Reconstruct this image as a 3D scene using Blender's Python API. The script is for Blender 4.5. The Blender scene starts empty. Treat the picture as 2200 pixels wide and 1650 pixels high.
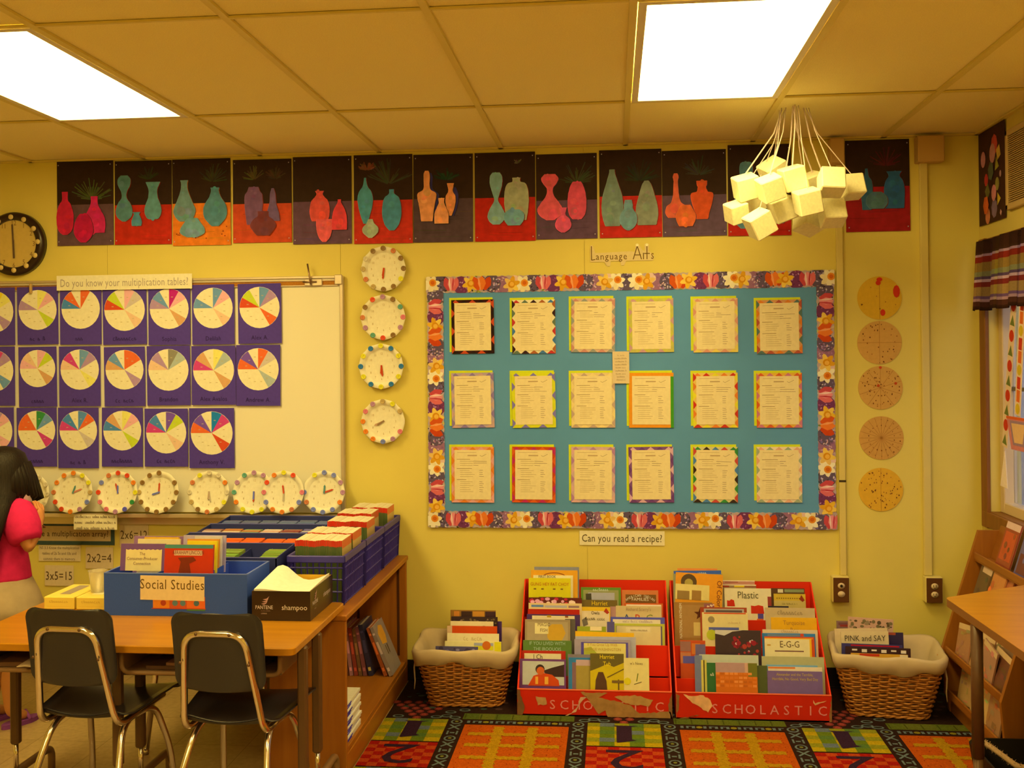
import bpy, math, random
from mathutils import Vector, Matrix, Euler
random.seed(7)
PI = math.pi
scene = bpy.context.scene
COL = scene.collection

# ------------------------------------------------------------------ camera
# world: x to the right along the back wall, wall at y = 0, room towards -y, z up
CAM_D, CAM_H, YAW, PITCH, ROLL, FPX, CY = 5.098, 1.60, -0.0969, 0.0057, -0.0097, 2233.9, 753.1
def cam_axes():
    f = Vector((math.sin(YAW)*math.cos(PITCH), math.cos(YAW)*math.cos(PITCH), math.sin(PITCH)))
    r = Vector((math.cos(YAW), -math.sin(YAW), 0)); u = r.cross(f)
    r2 = math.cos(ROLL)*r + math.sin(ROLL)*u; u2 = -math.sin(ROLL)*r + math.cos(ROLL)*u
    return r2, u2, f
AXR, AXU, AXF = cam_axes()
CAMPOS = Vector((0, -CAM_D, CAM_H))
cd = bpy.data.cameras.new('camera'); cam = bpy.data.objects.new('camera', cd); COL.objects.link(cam)
m = Matrix.Identity(4)
for i in range(3):
    m[i][0], m[i][1], m[i][2], m[i][3] = AXR[i], AXU[i], -AXF[i], CAMPOS[i]
cam.matrix_world = m
cd.sensor_width = 36; cd.lens = FPX/2200*36; cd.shift_y = (CY-825)/2200; cd.clip_start = .05; cd.clip_end = 60
scene.camera = cam

# ------------------------------------------------------------------ sky, view
world = bpy.data.worlds.new('sky'); scene.world = world; world.use_nodes = True
bg = world.node_tree.nodes['Background']
bg.inputs['Color'].default_value = (.86, .84, .92, 1); bg.inputs['Strength'].default_value = 2.2
vs = scene.view_settings
vs.view_transform = 'Standard'; vs.look = 'None'; vs.exposure = 0; vs.gamma = 1; vs.use_curve_mapping = False
LAMP_COLOR = (1, .735, .215); LAMP_POWER = 19.6       # the ceiling panels: warm tubes behind diffusers

# ------------------------------------------------------------------ measuring
def P(px, py, Y):
    """point seen at photo pixel (px, py) on the plane Y metres in front of the camera, parallel to the wall"""
    d = AXF + AXR*((px-1100)/FPX) - AXU*((py-CY)/FPX)
    return CAMPOS + d*(Y/d.y)
def PX(px, py, X):
    d = AXF + AXR*((px-1100)/FPX) - AXU*((py-CY)/FPX)
    return CAMPOS + d*(X/d.x)
def PZ(px, py, Z):
    d = AXF + AXR*((px-1100)/FPX) - AXU*((py-CY)/FPX)
    return CAMPOS + d*((Z-CAM_H)/d.z)
def yw(Y): return Y-CAM_D

# ------------------------------------------------------------------ colours
def lin(c):
    c = c/255.0
    return c/12.92 if c <= .04045 else ((c+.055)/1.055)**2.4
PAPER = (lin(238), lin(208), lin(116))
def A(r, g, b, k=1.0):
    """pigment of something that looks (r,g,b) under the yellow room light where white paper looks cream"""
    return tuple(max(.006, min(.95, lin(v)/w*.86*k)) for v, w in zip((r, g, b), PAPER))

# ------------------------------------------------------------------ materials
MATS = {}
def mat(name, color=(.8,.8,.8), rough=.6, metal=0, spec=.3, noise=0, nscale=20, bump=0, bscale=60, attr=False, vec=None,
        emit=None, estr=0, trans=0, alpha=1, coat=0, stretch=None):
    if name in MATS: return MATS[name]
    M = bpy.data.materials.new(name); M.use_nodes = True; nt = M.node_tree; b = nt.nodes['Principled BSDF']
    b.inputs['Roughness'].default_value = rough; b.inputs['Metallic'].default_value = metal
    b.inputs['Specular IOR Level'].default_value = spec; b.inputs['Coat Weight'].default_value = coat
    b.inputs['Transmission Weight'].default_value = trans; b.inputs['Alpha'].default_value = alpha
    src = None
    if attr:
        a = nt.nodes.new('ShaderNodeAttribute'); a.attribute_name = 'Col'; src = a.outputs['Color']
    else:
        r = nt.nodes.new('ShaderNodeRGB'); r.outputs[0].default_value = (*color, 1); src = r.outputs[0]
    tc = nt.nodes.new('ShaderNodeTexCoord'); mp = nt.nodes.new('ShaderNodeMapping')
    nt.links.new(tc.outputs['Object'], mp.inputs['Vector'])
    if stretch: mp.inputs['Scale'].default_value = stretch
    if noise:
        n = nt.nodes.new('ShaderNodeTexNoise'); n.inputs['Scale'].default_value = nscale; n.inputs['Detail'].default_value = 5
        nt.links.new(mp.outputs[0], n.inputs['Vector'])
        rm = nt.nodes.new('ShaderNodeMapRange'); rm.inputs[1].default_value = .25; rm.inputs[2].default_value = .75
        rm.inputs[3].default_value = 1-noise; rm.inputs[4].default_value = 1+noise
        nt.links.new(n.outputs['Fac'], rm.inputs[0])
        mx = nt.nodes.new('ShaderNodeVectorMath'); mx.operation = 'SCALE'
        nt.links.new(src, mx.inputs[0]); nt.links.new(rm.outputs[0], mx.inputs['Scale']); src = mx.outputs[0]
    nt.links.new(src, b.inputs['Base Color'])
    if bump:
        n2 = nt.nodes.new('ShaderNodeTexNoise'); n2.inputs['Scale'].default_value = bscale; n2.inputs['Detail'].default_value = 3
        nt.links.new(mp.outputs[0], n2.inputs['Vector'])
        bp = nt.nodes.new('ShaderNodeBump'); bp.inputs['Strength'].default_value = bump; bp.inputs['Distance'].default_value = .004
        nt.links.new(n2.outputs['Fac'], bp.inputs['Height']); nt.links.new(bp.outputs[0], b.inputs['Normal'])
    if emit:
        b.inputs['Emission Color'].default_value = (*emit, 1); b.inputs['Emission Strength'].default_value = estr
    MATS[name] = M
    return M
def wood(name, c1, c2, rough=.42, axis='X', scale=1.0):
    if name in MATS: return MATS[name]
    M = mat(name, c1, rough, spec=.35); nt = M.node_tree; b = nt.nodes['Principled BSDF']
    tc = nt.nodes.new('ShaderNodeTexCoord'); mp = nt.nodes.new('ShaderNodeMapping')
    s = {'X': (2, 26, 26), 'Y': (26, 2, 26), 'Z': (26, 26, 2)}[axis]
    mp.inputs['Scale'].default_value = tuple(v*scale for v in s)
    n = nt.nodes.new('ShaderNodeTexNoise'); n.inputs['Scale'].default_value = 1.6; n.inputs['Detail'].default_value = 7; n.inputs['Distortion'].default_value = .5
    cr = nt.nodes.new('ShaderNodeValToRGB'); cr.color_ramp.elements[0].position = .3; cr.color_ramp.elements[1].position = .72
    cr.color_ramp.elements[0].color = (*c2, 1); cr.color_ramp.elements[1].color = (*c1, 1)
    nt.links.new(tc.outputs['Object'], mp.inputs[0]); nt.links.new(mp.outputs[0], n.inputs['Vector'])
    nt.links.new(n.outputs['Fac'], cr.inputs[0]); nt.links.new(cr.outputs[0], b.inputs['Base Color'])
    return M
ART = mat('printed_paper', attr=True, rough=.75, spec=.15, noise=.05, nscale=60)
PAINT = mat('painted_paper', attr=True, rough=.7, spec=.2, noise=.22, nscale=28)
GLOSS = mat('glossy_print', attr=True, rough=.32, spec=.4, noise=.05, nscale=40)
CARPET = mat('carpet_pile', attr=True, rough=.95, spec=.05, noise=.28, nscale=150, bump=.5, bscale=400)
FABRIC = mat('striped_cloth', attr=True, rough=.9, spec=.05, noise=.1, nscale=120)

# ------------------------------------------------------------------ glyphs
def make_glyphs():
    chars = "ABCDEFGHIJKLMNOPQRSTUVWXYZabcdefghijklmnopqrstuvwxyz0123456789?=.,'-:+!"
    G = {}
    obs = []
    def txt(s):
        cu = bpy.data.curves.new('t', 'FONT'); cu.body = s; cu.size = 1; cu.resolution_u = 2
        o = bpy.data.objects.new('t', cu); COL.objects.link(o); return o
    for c in chars: obs.append((c, txt(c), txt('H'+c+'H')))
    hh = txt('HH')
    dg = bpy.context.evaluated_depsgraph_get(); dg.update()
    def mesh(o):
        me = bpy.data.meshes.new_from_object(o.evaluated_get(dg))
        v = [(x.co.x, x.co.y) for x in me.vertices]; f = [tuple(p.vertices) for p in me.polygons]
        bpy.data.meshes.remove(me); return v, f
    def wid(o):
        v, _ = mesh(o); xs = [a for a, b in v]; return max(xs)-min(xs), min(xs)
    w0, _ = wid(hh)
    for c, o, o2 in obs:
        v, f = mesh(o); w, _ = wid(o2); G[c] = (v, f, w-w0)
    G[' '] = ([], [], .28)
    for c, o, o2 in obs:
        for q in (o, o2): cu = q.data; bpy.data.objects.remove(q); bpy.data.curves.remove(cu)
    cu = hh.data; bpy.data.objects.remove(hh); bpy.data.curves.remove(cu)
    return G
GLYPH = make_glyphs()
def text_width(s, size, sx=1, track=0):
    if s[0:1] == '~': return int(s[1:])*.5*size*sx
    return sum((GLYPH.get(c, GLYPH['e'])[2]*sx+track)*size for c in s)

# ------------------------------------------------------------------ mesh building
class MB:
    """collects coloured faces; build() links them as ONE mesh object"""
    def __init__(s): s.v = []; s.f = []; s.c = []; s.sm = []; s.k = 0
    def add(s, vs, fs, col=None, smooth=False, M=None):
        o = len(s.v)
        for p in vs:
            p = Vector(p)
            s.v.append(M @ p if M else p)
        for f in fs:
            s.f.append(tuple(i+o for i in f)); s.c.append(col or (.8,.8,.8)); s.sm.append(smooth)
        return s
    def box(s, c, d, col=None, M=None, taper=None):
        hx, hy, hz = d[0]/2, d[1]/2, d[2]/2; tx, ty = taper or (1, 1)
        vs = []
        for z, kx, ky in ((-hz, tx, ty), (hz, 1, 1)):
            vs += [(c[0]-hx*kx, c[1]-hy*ky, c[2]+z), (c[0]+hx*kx, c[1]-hy*ky, c[2]+z), (c[0]+hx*kx, c[1]+hy*ky, c[2]+z), (c[0]-hx*kx, c[1]+hy*ky, c[2]+z)]
        return s.add(vs, [(3,2,1,0),(4,5,6,7),(0,1,5,4),(1,2,6,5),(2,3,7,6),(3,0,4,7)], col, False, M)
    def rbox(s, c, d, r=.004, col=None, M=None):
        """box with chamfered edges"""
        hx, hy, hz = d[0]/2, d[1]/2, d[2]/2; r = min(r, hx*.9, hy*.9, hz*.9)
        import itertools
        vs = []; idx = {}
        for sx in (-1,1):
            for sy in (-1,1):
                for sz in (-1,1):
                    for k in range(3):
                        p = [sx*(hx-r), sy*(hy-r), sz*(hz-r)]; p[k] = (sx*hx, sy*hy, sz*hz)[k]
                        idx[(sx,sy,sz,k)] = len(vs); vs.append((c[0]+p[0], c[1]+p[1], c[2]+p[2]))
        fs = []
        for k in range(3):
            a, b = (k+1)%3, (k+2)%3
            for sg in (-1,1):
                q = []
                for (u, w) in ((-1,-1),(1,-1),(1,1),(-1,1)):
                    t = [0,0,0]; t[k] = sg; t[a] = u; t[b] = w; q.append(idx[(*t, k)])
                fs.append(tuple(q if sg > 0 else q[::-1]))
        for k in range(3):
            a, b = (k+1)%3, (k+2)%3
            for u in (-1,1):
                for w in (-1,1):
                    t0 = [0,0,0]; t1 = [0,0,0]; t0[k] = -1; t1[k] = 1
                    for t in (t0, t1): t[a] = u; t[b] = w
                    q = [idx[(*t0,a)], idx[(*t1,a)], idx[(*t1,b)], idx[(*t0,b)]]
                    fs.append(tuple(q if u*w < 0 else q[::-1]))
        for sx in (-1,1):
            for sy in (-1,1):
                for sz in (-1,1):
                    q = [idx[(sx,sy,sz,k)] for k in range(3)]
                    fs.append(tuple(q if sx*sy*sz > 0 else q[::-1]))
        return s.add(vs, fs, col, False, M)
    def tube(s, pts, r, n=8, col=None, closed=False, smooth=True, M=None, caps=True):
        pts = [Vector(p) for p in pts]; k = len(pts); rs = r if isinstance(r, (list, tuple)) else [r]*k
        vs = []; up = None
        for i, p in enumerate(pts):
            a = pts[(i-1) % k] if (closed or i > 0) else p; b = pts[(i+1) % k] if (closed or i < k-1) else p
            t = (b-a); t = t.normalized() if t.length > 1e-9 else Vector((0,0,1))
            if up is None:
                up = Vector((0,0,1)) if abs(t.z) < .9 else Vector((1,0,0))
            x = t.cross(up); x = x.normalized() if x.length > 1e-6 else t.orthogonal().normalized()
            y = x.cross(t); up = y
            for j in range(n):
                an = 2*PI*j/n; vs.append(p + x*(math.cos(an)*rs[i]) + y*(math.sin(an)*rs[i]))
        fs = []
        for i in range(k if closed else k-1):
            for j in range(n):
                a = i*n+j; b = i*n+(j+1) % n; c2 = ((i+1) % k)*n+(j+1) % n; d = ((i+1) % k)*n+j
                fs.append((a, b, c2, d))
        if not closed and caps: fs += [tuple(range(n))[::-1], tuple((k-1)*n+j for j in range(n))]
        return s.add(vs, fs, col, smooth, M)
    def lathe(s, prof, n=24, col=None, smooth=True, M=None, capb=True, capt=True):
        """prof: (radius, z)"""
        vs = []; fs = []
        for r, z in prof:
            for j in range(n): vs.append((r*math.cos(2*PI*j/n), r*math.sin(2*PI*j/n), z))
        for i in range(len(prof)-1):
            for j in range(n): fs.append((i*n+j, i*n+(j+1) % n, (i+1)*n+(j+1) % n, (i+1)*n+j))
        if capb: fs.append(tuple(range(n))[::-1])
        if capt: fs.append(tuple((len(prof)-1)*n+j for j in range(n)))
        return s.add(vs, fs, col, smooth, M)
    def prism(s, poly, y0, y1, col=None, M=None):
        """poly in (x, z), extruded from y0 to y1"""
        n = len(poly)
        vs = [(x, y0, z) for x, z in poly] + [(x, y1, z) for x, z in poly]
        fs = [tuple(range(n)), tuple(range(n, 2*n))[::-1]] + [(i, i+n, (i+1) % n+n, (i+1) % n) for i in range(n)]
        return s.add(vs, fs, col, False, M)
    def loft(s, rings, col=None, smooth=True, capb=True, capt=True, M=None):
        n = len(rings[0]); vs = [p for r in rings for p in r]; fs = []
        for i in range(len(rings)-1):
            for j in range(n): fs.append((i*n+j, i*n+(j+1) % n, (i+1)*n+(j+1) % n, (i+1)*n+j))
        if capb: fs.append(tuple(range(n))[::-1])
        if capt: fs.append(tuple((len(rings)-1)*n+j for j in range(n)))
        return s.add(vs, fs, col, smooth, M)
    # ---- flat art, in the plane x right / z up, facing -y; layer raises it towards the viewer
    def poly(s, pts, col, layer=1, y=0, dl=.0005, M=None):
        s.k = (s.k+1) % 36; o = layer*dl+s.k*dl*.025          # every scrap lies a hair above the one before
        return s.add([(x, y-o, z) for x, z in pts], [tuple(range(len(pts)))], col, False, M)
    def rect(s, x0, z0, x1, z1, col, layer=1, **k):
        return s.poly([(x0,z0),(x1,z0),(x1,z1),(x0,z1)], col, layer, **k)
    def disc(s, cx, cz, r, col, layer=1, n=20, rz=None, a0=0, a1=2*PI, **k):
        rz = rz or r
        if a1-a0 < 2*PI-.01:
            pts = [(cx, cz)] + [(cx+r*math.sin(a0+(a1-a0)*i/n), cz+rz*math.cos(a0+(a1-a0)*i/n)) for i in range(n+1)]
        else: pts = [(cx+r*math.sin(2*PI*i/n), cz+rz*math.cos(2*PI*i/n)) for i in range(n)]
        return s.poly(pts, col, layer, **k)
    def line(s, x0, z0, x1, z1, w, col, layer=1, **k):
        d = Vector((x1-x0, z1-z0)); L = d.length or 1; nx, nz = -d.y/L*w/2, d.x/L*w/2
        return s.poly([(x0+nx,z0+nz),(x0-nx,z0-nz),(x1-nx,z1-nz),(x1+nx,z1+nz)], col, layer, **k)
    def text(s, t, x, z, size, col, layer=2, align='C', sx=1, track=0, rot=0, y=0, dl=.0005, M=None):
        if t[0:1] == '~':                    # writing too blurred to read: a line of small pen strokes
            n = int(t[1:]); r = random.Random(n+len(t)); wd = size*.085; st = .5*size*sx; x0 = {'C': -n/2*st, 'L': 0, 'R': -n*st}[align]
            cr, sr = math.cos(rot), math.sin(rot)
            R_ = lambda a, b: (x+a*cr-b*sr, z+a*sr+b*cr)
            for i in range(n):
                if i and r.random() < .14: continue
                h = size*r.choice((.42, .42, .46, .66)); a = x0+i*st; k = r.random()
                p = [(a, 0), (a+st*.1, h), (a+st*.45, h*.85), (a+st*.5, 0), (a+st*.8, h*.4)] if k < .6 else [(a+st*.6, h*.8), (a+st*.1, h*.6), (a+st*.1, h*.1), (a+st*.7, 0)]
                for q0, q1 in zip(p, p[1:]): s.line(*R_(*q0), *R_(*q1), wd, col, layer, y=y, dl=dl, M=M)
            return s
        w = text_width(t, size, sx, track); cx = {'C': -w/2, 'L': 0, 'R': -w}[align]
        cr, sr = math.cos(rot), math.sin(rot)
        for ch in t:
            v, f, adv = GLYPH.get(ch, GLYPH['e'])
            pts = [(cx+a*size*sx, b*size) for a, b in v]
            s.add([(x+a*cr-b*sr, y-layer*dl, z+a*sr+b*cr) for a, b in pts], f, col, False, M)
            cx += (adv*sx+track)*size
        return s
    def build(s, name, material, parent=None, loc=None, rot=None, kind=None, label=None):
        me = bpy.data.meshes.new(name); me.from_pydata([tuple(p) for p in s.v], [], s.f); me.materials.append(material)
        ca = me.color_attributes.new('Col', 'FLOAT_COLOR', 'CORNER')
        buf = []
        for p, c in zip(s.f, s.c): buf += [c[0], c[1], c[2], 1.0]*len(p)
        ca.data.foreach_set('color', buf)
        me.polygons.foreach_set('use_smooth', s.sm)
        me.update()
        o = bpy.data.objects.new(name, me); COL.objects.link(o)
        if parent: o.parent = parent
        if loc is not None: o.location = loc
        if rot is not None: o.rotation_euler = rot
        if kind: o['kind'] = kind
        if label: o['label'] = label
        return o
def tag(o, label, cat, group=None, kind=None):
    o['label'] = label; o['category'] = cat
    if group: o['group'] = group
    if kind: o['kind'] = kind
    return o
def thing(name, label, cat, loc=(0,0,0), rot=(0,0,0), group=None):
    o = bpy.data.objects.new(name, None); COL.objects.link(o); o.empty_display_size = .05
    o.location = loc; o.rotation_euler = rot
    return tag(o, label, cat, group)
def kids(o): return [c for c in bpy.data.objects if c.parent == o]
CH = {}
def copy_tree(o, parent=None, ch=None):
    c = o.copy(); COL.objects.link(c)
    if parent: c.parent = parent
    for k in list(o.children): copy_tree(k, c)
    return c
def arc(c, r, a0, a1, n, u, v):
    c, u, v = Vector(c), Vector(u), Vector(v)
    return [c + u*(r*math.cos(a0+(a1-a0)*i/n)) + v*(r*math.sin(a0+(a1-a0)*i/n)) for i in range(n+1)]
def round_path(pts, r, n=5):
    """polyline with rounded corners"""
    pts = [Vector(p) for p in pts]; out = [pts[0]]
    for i in range(1, len(pts)-1):
        p = pts[i]; a = (pts[i-1]-p); b = (pts[i+1]-p); k = min(r, a.length*.45, b.length*.45)
        a = p+a.normalized()*k; b = p+b.normalized()*k
        for j in range(n+1):
            t = j/n; out.append(a*((1-t)**2)+p*(2*t*(1-t))+b*(t*t))
    return out+[pts[-1]]
# ================================================================== room
H_CEIL = 2.628; X_R = 1.727; X_L = -4.6; Y_F = -8.4
WALLC = A(222, 184, 56)
def wall_material(name, color, seams=None):
    M = mat(name, color, .55, spec=.25, noise=.04, nscale=3); nt = M.node_tree; b = nt.nodes['Principled BSDF']
    tc = nt.nodes.new('ShaderNodeTexCoord'); mp = nt.nodes.new('ShaderNodeMapping'); mp.inputs['Scale'].default_value = (40, 40, 260)
    n = nt.nodes.new('ShaderNodeTexNoise'); n.inputs['Scale'].default_value = 2; n.inputs['Detail'].default_value = 4
    nt.links.new(tc.outputs['Object'], mp.inputs[0]); nt.links.new(mp.outputs[0], n.inputs['Vector'])
    bp = nt.nodes.new('ShaderNodeBump'); bp.inputs['Strength'].default_value = .08; bp.inputs['Distance'].default_value = .002
    nt.links.new(n.outputs['Fac'], bp.inputs['Height']); nt.links.new(bp.outputs[0], b.inputs['Normal'])
    return M
WALL = wall_material('vinyl_wall_panel', WALLC)
WALL2 = wall_material('vinyl_wall_right', A(216, 176, 56))
def struct(name, mb, m, parent=None): return mb.build(name, m, parent, kind='structure')
mb = MB()
# back wall built of 1.22 m panels with a hairline joint between them
xs = [X_L] + [x for x in [-.135+1.2192*k for k in range(-4, 1)] if X_L < x < X_R] + [X_R]
for a, b in zip(xs, xs[1:]): mb.box(((a+b)/2, .05, H_CEIL/2), (b-a-.0016, .1, H_CEIL))
mb.box(((X_L+X_R)/2+.06, .055, H_CEIL/2), (X_R-X_L+.16, .1, H_CEIL))
struct('wall_back', mb, WALL)
# window opening in the right wall
WY0, WY1, WZ0, WZ1 = -1.9, -.10, .86, 2.05
mb = MB(); t = .14
mb.box((X_R+t/2, (Y_F+WY0)/2, H_CEIL/2), (t, WY0-Y_F, H_CEIL)); mb.box((X_R+t/2, (WY1)/2, H_CEIL/2), (t, -WY1, H_CEIL))
mb.box((X_R+t/2, (WY0+WY1)/2, WZ0/2), (t, WY1-WY0, WZ0)); mb.box((X_R+t/2, (WY0+WY1)/2, (WZ1+H_CEIL)/2), (t, WY1-WY0, H_CEIL-WZ1))
struct('wall_right', mb, WALL2)
struct('wall_left', MB().box((X_L-.05, Y_F/2, H_CEIL/2), (.1, -Y_F, H_CEIL)), WALL)
struct('wall_front', MB().box(((X_L+X_R)/2, Y_F-.05, H_CEIL/2), (X_R-X_L, .1, H_CEIL)), WALL)
# floor of vinyl tiles
fm = mat('floor_tile', A(176, 132, 52), .35, spec=.4); nt = fm.node_tree
br = nt.nodes.new('ShaderNodeTexBrick'); br.offset = 0; br.inputs['Scale'].default_value = 1; br.inputs['Brick Width'].default_value = .3048; br.inputs['Row Height'].default_value = .3048
br.inputs['Mortar Size'].default_value = .0012; c = A(176, 132, 52)
br.inputs['Color1'].default_value = (*c, 1); br.inputs['Color2'].default_value = (*A(168, 125, 48), 1); br.inputs['Mortar'].default_value = (*A(110, 75, 25), 1)
tc = nt.nodes.new('ShaderNodeTexCoord'); nt.links.new(tc.outputs['Object'], br.inputs['Vector'])
nz = nt.nodes.new('ShaderNodeTexNoise'); nz.inputs['Scale'].default_value = 45; nz.inputs['Detail'].default_value = 6; nt.links.new(tc.outputs['Object'], nz.inputs['Vector'])
rm = nt.nodes.new('ShaderNodeMapRange'); rm.inputs[1].default_value = .3; rm.inputs[2].default_value = .7; rm.inputs[3].default_value = .86; rm.inputs[4].default_value = 1.1
nt.links.new(nz.outputs['Fac'], rm.inputs[0]); vm = nt.nodes.new('ShaderNodeVectorMath'); vm.operation = 'SCALE'
nt.links.new(br.outputs['Color'], vm.inputs[0]); nt.links.new(rm.outputs[0], vm.inputs['Scale']); nt.links.new(vm.outputs[0], nt.nodes['Principled BSDF'].inputs['Base Color'])
struct('floor', MB().box(((X_L+X_R)/2, Y_F/2, -.03), (X_R-X_L+.2, -Y_F+.2, .06)), fm)
# suspended ceiling: light fittings sit in holes of the tile grid
GX = -2.3686; GS = .6096; GY1 = -.856; GL = 1.2192
LIGHTS = []                                  # (column index, row start y)
for k in (-8, -4, 0, 4):
    for r in (0, 2, 4):
        LIGHTS.append((k, GY1 - r*GL))
ceil = mat('ceiling_tile', A(244, 202, 82), .9, spec=.1, noise=.07, nscale=240, bump=.35, bscale=300)
mb = MB(); rows = [0, GY1] + [GY1-GL*i for i in range(1, 7)]; rows = [y for y in rows if y > Y_F] + [Y_F]
cols = [X_L] + [GX+GS*i for i in range(-4, 8) if X_L < GX+GS*i < X_R] + [X_R]
for ya, yb in zip(rows, rows[1:]):
    for xa, xb in zip(cols, cols[1:]):
        if any(abs(GX+GS*k-xa) < .01 and abs(y0-ya) < .01 for k, y0 in LIGHTS): continue
        mb.box(((xa+xb)/2, (ya+yb)/2, H_CEIL+.02), (xb-xa, ya-yb, .03))
mb.box(((X_L+X_R)/2, Y_F/2, H_CEIL+.15), (X_R-X_L, -Y_F, .02))
ceiling = struct('ceiling', mb, ceil)
bar = mat('ceiling_grid_paint', A(222, 180, 58), .5)
mb = MB()
for x in cols[1:-1]: mb.box((x, Y_F/2, H_CEIL-.0005), (.024, -Y_F, .009))
for y in rows[1:-1]: mb.box(((X_L+X_R)/2, y, H_CEIL-.001), (X_R-X_L, .012, .007))
mb.box(((X_L+X_R)/2, -.011, H_CEIL-.001), (X_R-X_L, .022, .008)); mb.box((X_R-.011, Y_F/2, H_CEIL-.001), (.022, -Y_F, .008))
mb.build('grid_bars', bar, ceiling, kind='structure')
# troffer lights
glow = mat('light_diffuser', (.9,.9,.9), .6, emit=LAMP_COLOR, estr=LAMP_POWER)
fr = mat('light_frame', A(225, 190, 100), .4)
fb = MB(); w, l = GS-.03, GL-.02
for sx in (-1, 1): fb.box((sx*(w/2-.0125), 0, 0), (.025, l, .02))
for sy in (-1, 1): fb.box((0, sy*(l/2-.0125), 0), (w-.05, .025, .02))
pl = MB().box((0, 0, 0), (w-.052, l-.052, .008))
first = None
for k, y0 in LIGHTS:
    x = GX+GS*(k+.5)
    if x < X_L+.3: continue
    vis = y0 == GY1 and k in (0, 4)
    lab = {0: 'glowing rectangular ceiling light over the whiteboard', 4: 'glowing rectangular ceiling light beside the hanging paper cubes'}.get(k) if vis else 'ceiling light panel further back over the classroom'
    if first is None:
        first = thing('ceiling_light', lab, 'ceiling light', (x, y0-GL/2, H_CEIL+.004), group='ceiling light panels')
        fb.build('frame', fr, first); d = pl.build('diffuser', glow, first); d.location = (0, 0, .002)
        o = first
    else:
        o = copy_tree(first); o.location = (x, y0-GL/2, H_CEIL+.004)
    o['label'] = lab
# black rubber cove base
mb = MB(); blk = mat('rubber_base', A(34, 22, 10), .45)
mb.box(((X_L+X_R)/2, -.004, .05), (X_R-X_L, .008, .1)); mb.box(((X_L+X_R)/2, -.009, .006), (X_R-X_L, .018, .012))
struct('baseboard_back', mb, blk)
mb = MB().box((X_R-.004, Y_F/2, .05), (.008, -Y_F, .1)); struct('baseboard_right', mb, blk)
# neighbouring block outside the window
mb = MB()
for i in range(86): mb.box((X_R+3.2, -6+i*.28, 1.6), (.06, .25, 7))
mb.box((X_R+3.3, 6, 1.6), (.1, 25, 7))
struct('exterior_wall', mb, mat('grey_siding', (.13, .145, .18), .8, noise=.25, nscale=3))
struct('exterior_ground', MB().box((X_R+3.2, 6, -.4), (6, 26, .1)), mat('outdoor_ground', (.12, .13, .12), .9))
# ================================================================== things on the back wall
def wallrect(px0, py0, px1, py1, Y=5.088):
    a, b, c, d = P(px0, py0, Y), P(px1, py0, Y), P(px1, py1, Y), P(px0, py1, Y)
    x0, x1 = (a.x+d.x)/2, (b.x+c.x)/2; z0, z1 = (c.z+d.z)/2, (a.z+b.z)/2
    return (x0+x1)/2, (z0+z1)/2, x1-x0, z1-z0
def sheet(mb, w, h, col, t=.0012):
    mb.box((0, t/2, 0), (w, t, h), col)
BROWN = A(50, 28, 10)
def smooth_prof(pr, n=5):
    out = []
    for i in range(len(pr)-1):
        p0, p1, p2, p3 = pr[max(i-1, 0)], pr[i], pr[i+1], pr[min(i+2, len(pr)-1)]
        for j in range(n):
            t = j/n
            out.append(tuple(.5*(2*b+(c-a)*t+(2*a-5*b+4*c-d)*t*t+(3*b-a-3*c+d)*t**3) for a, b, c, d in zip(p0, p1, p2, p3)))
    return out+[pr[-1]]
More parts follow.
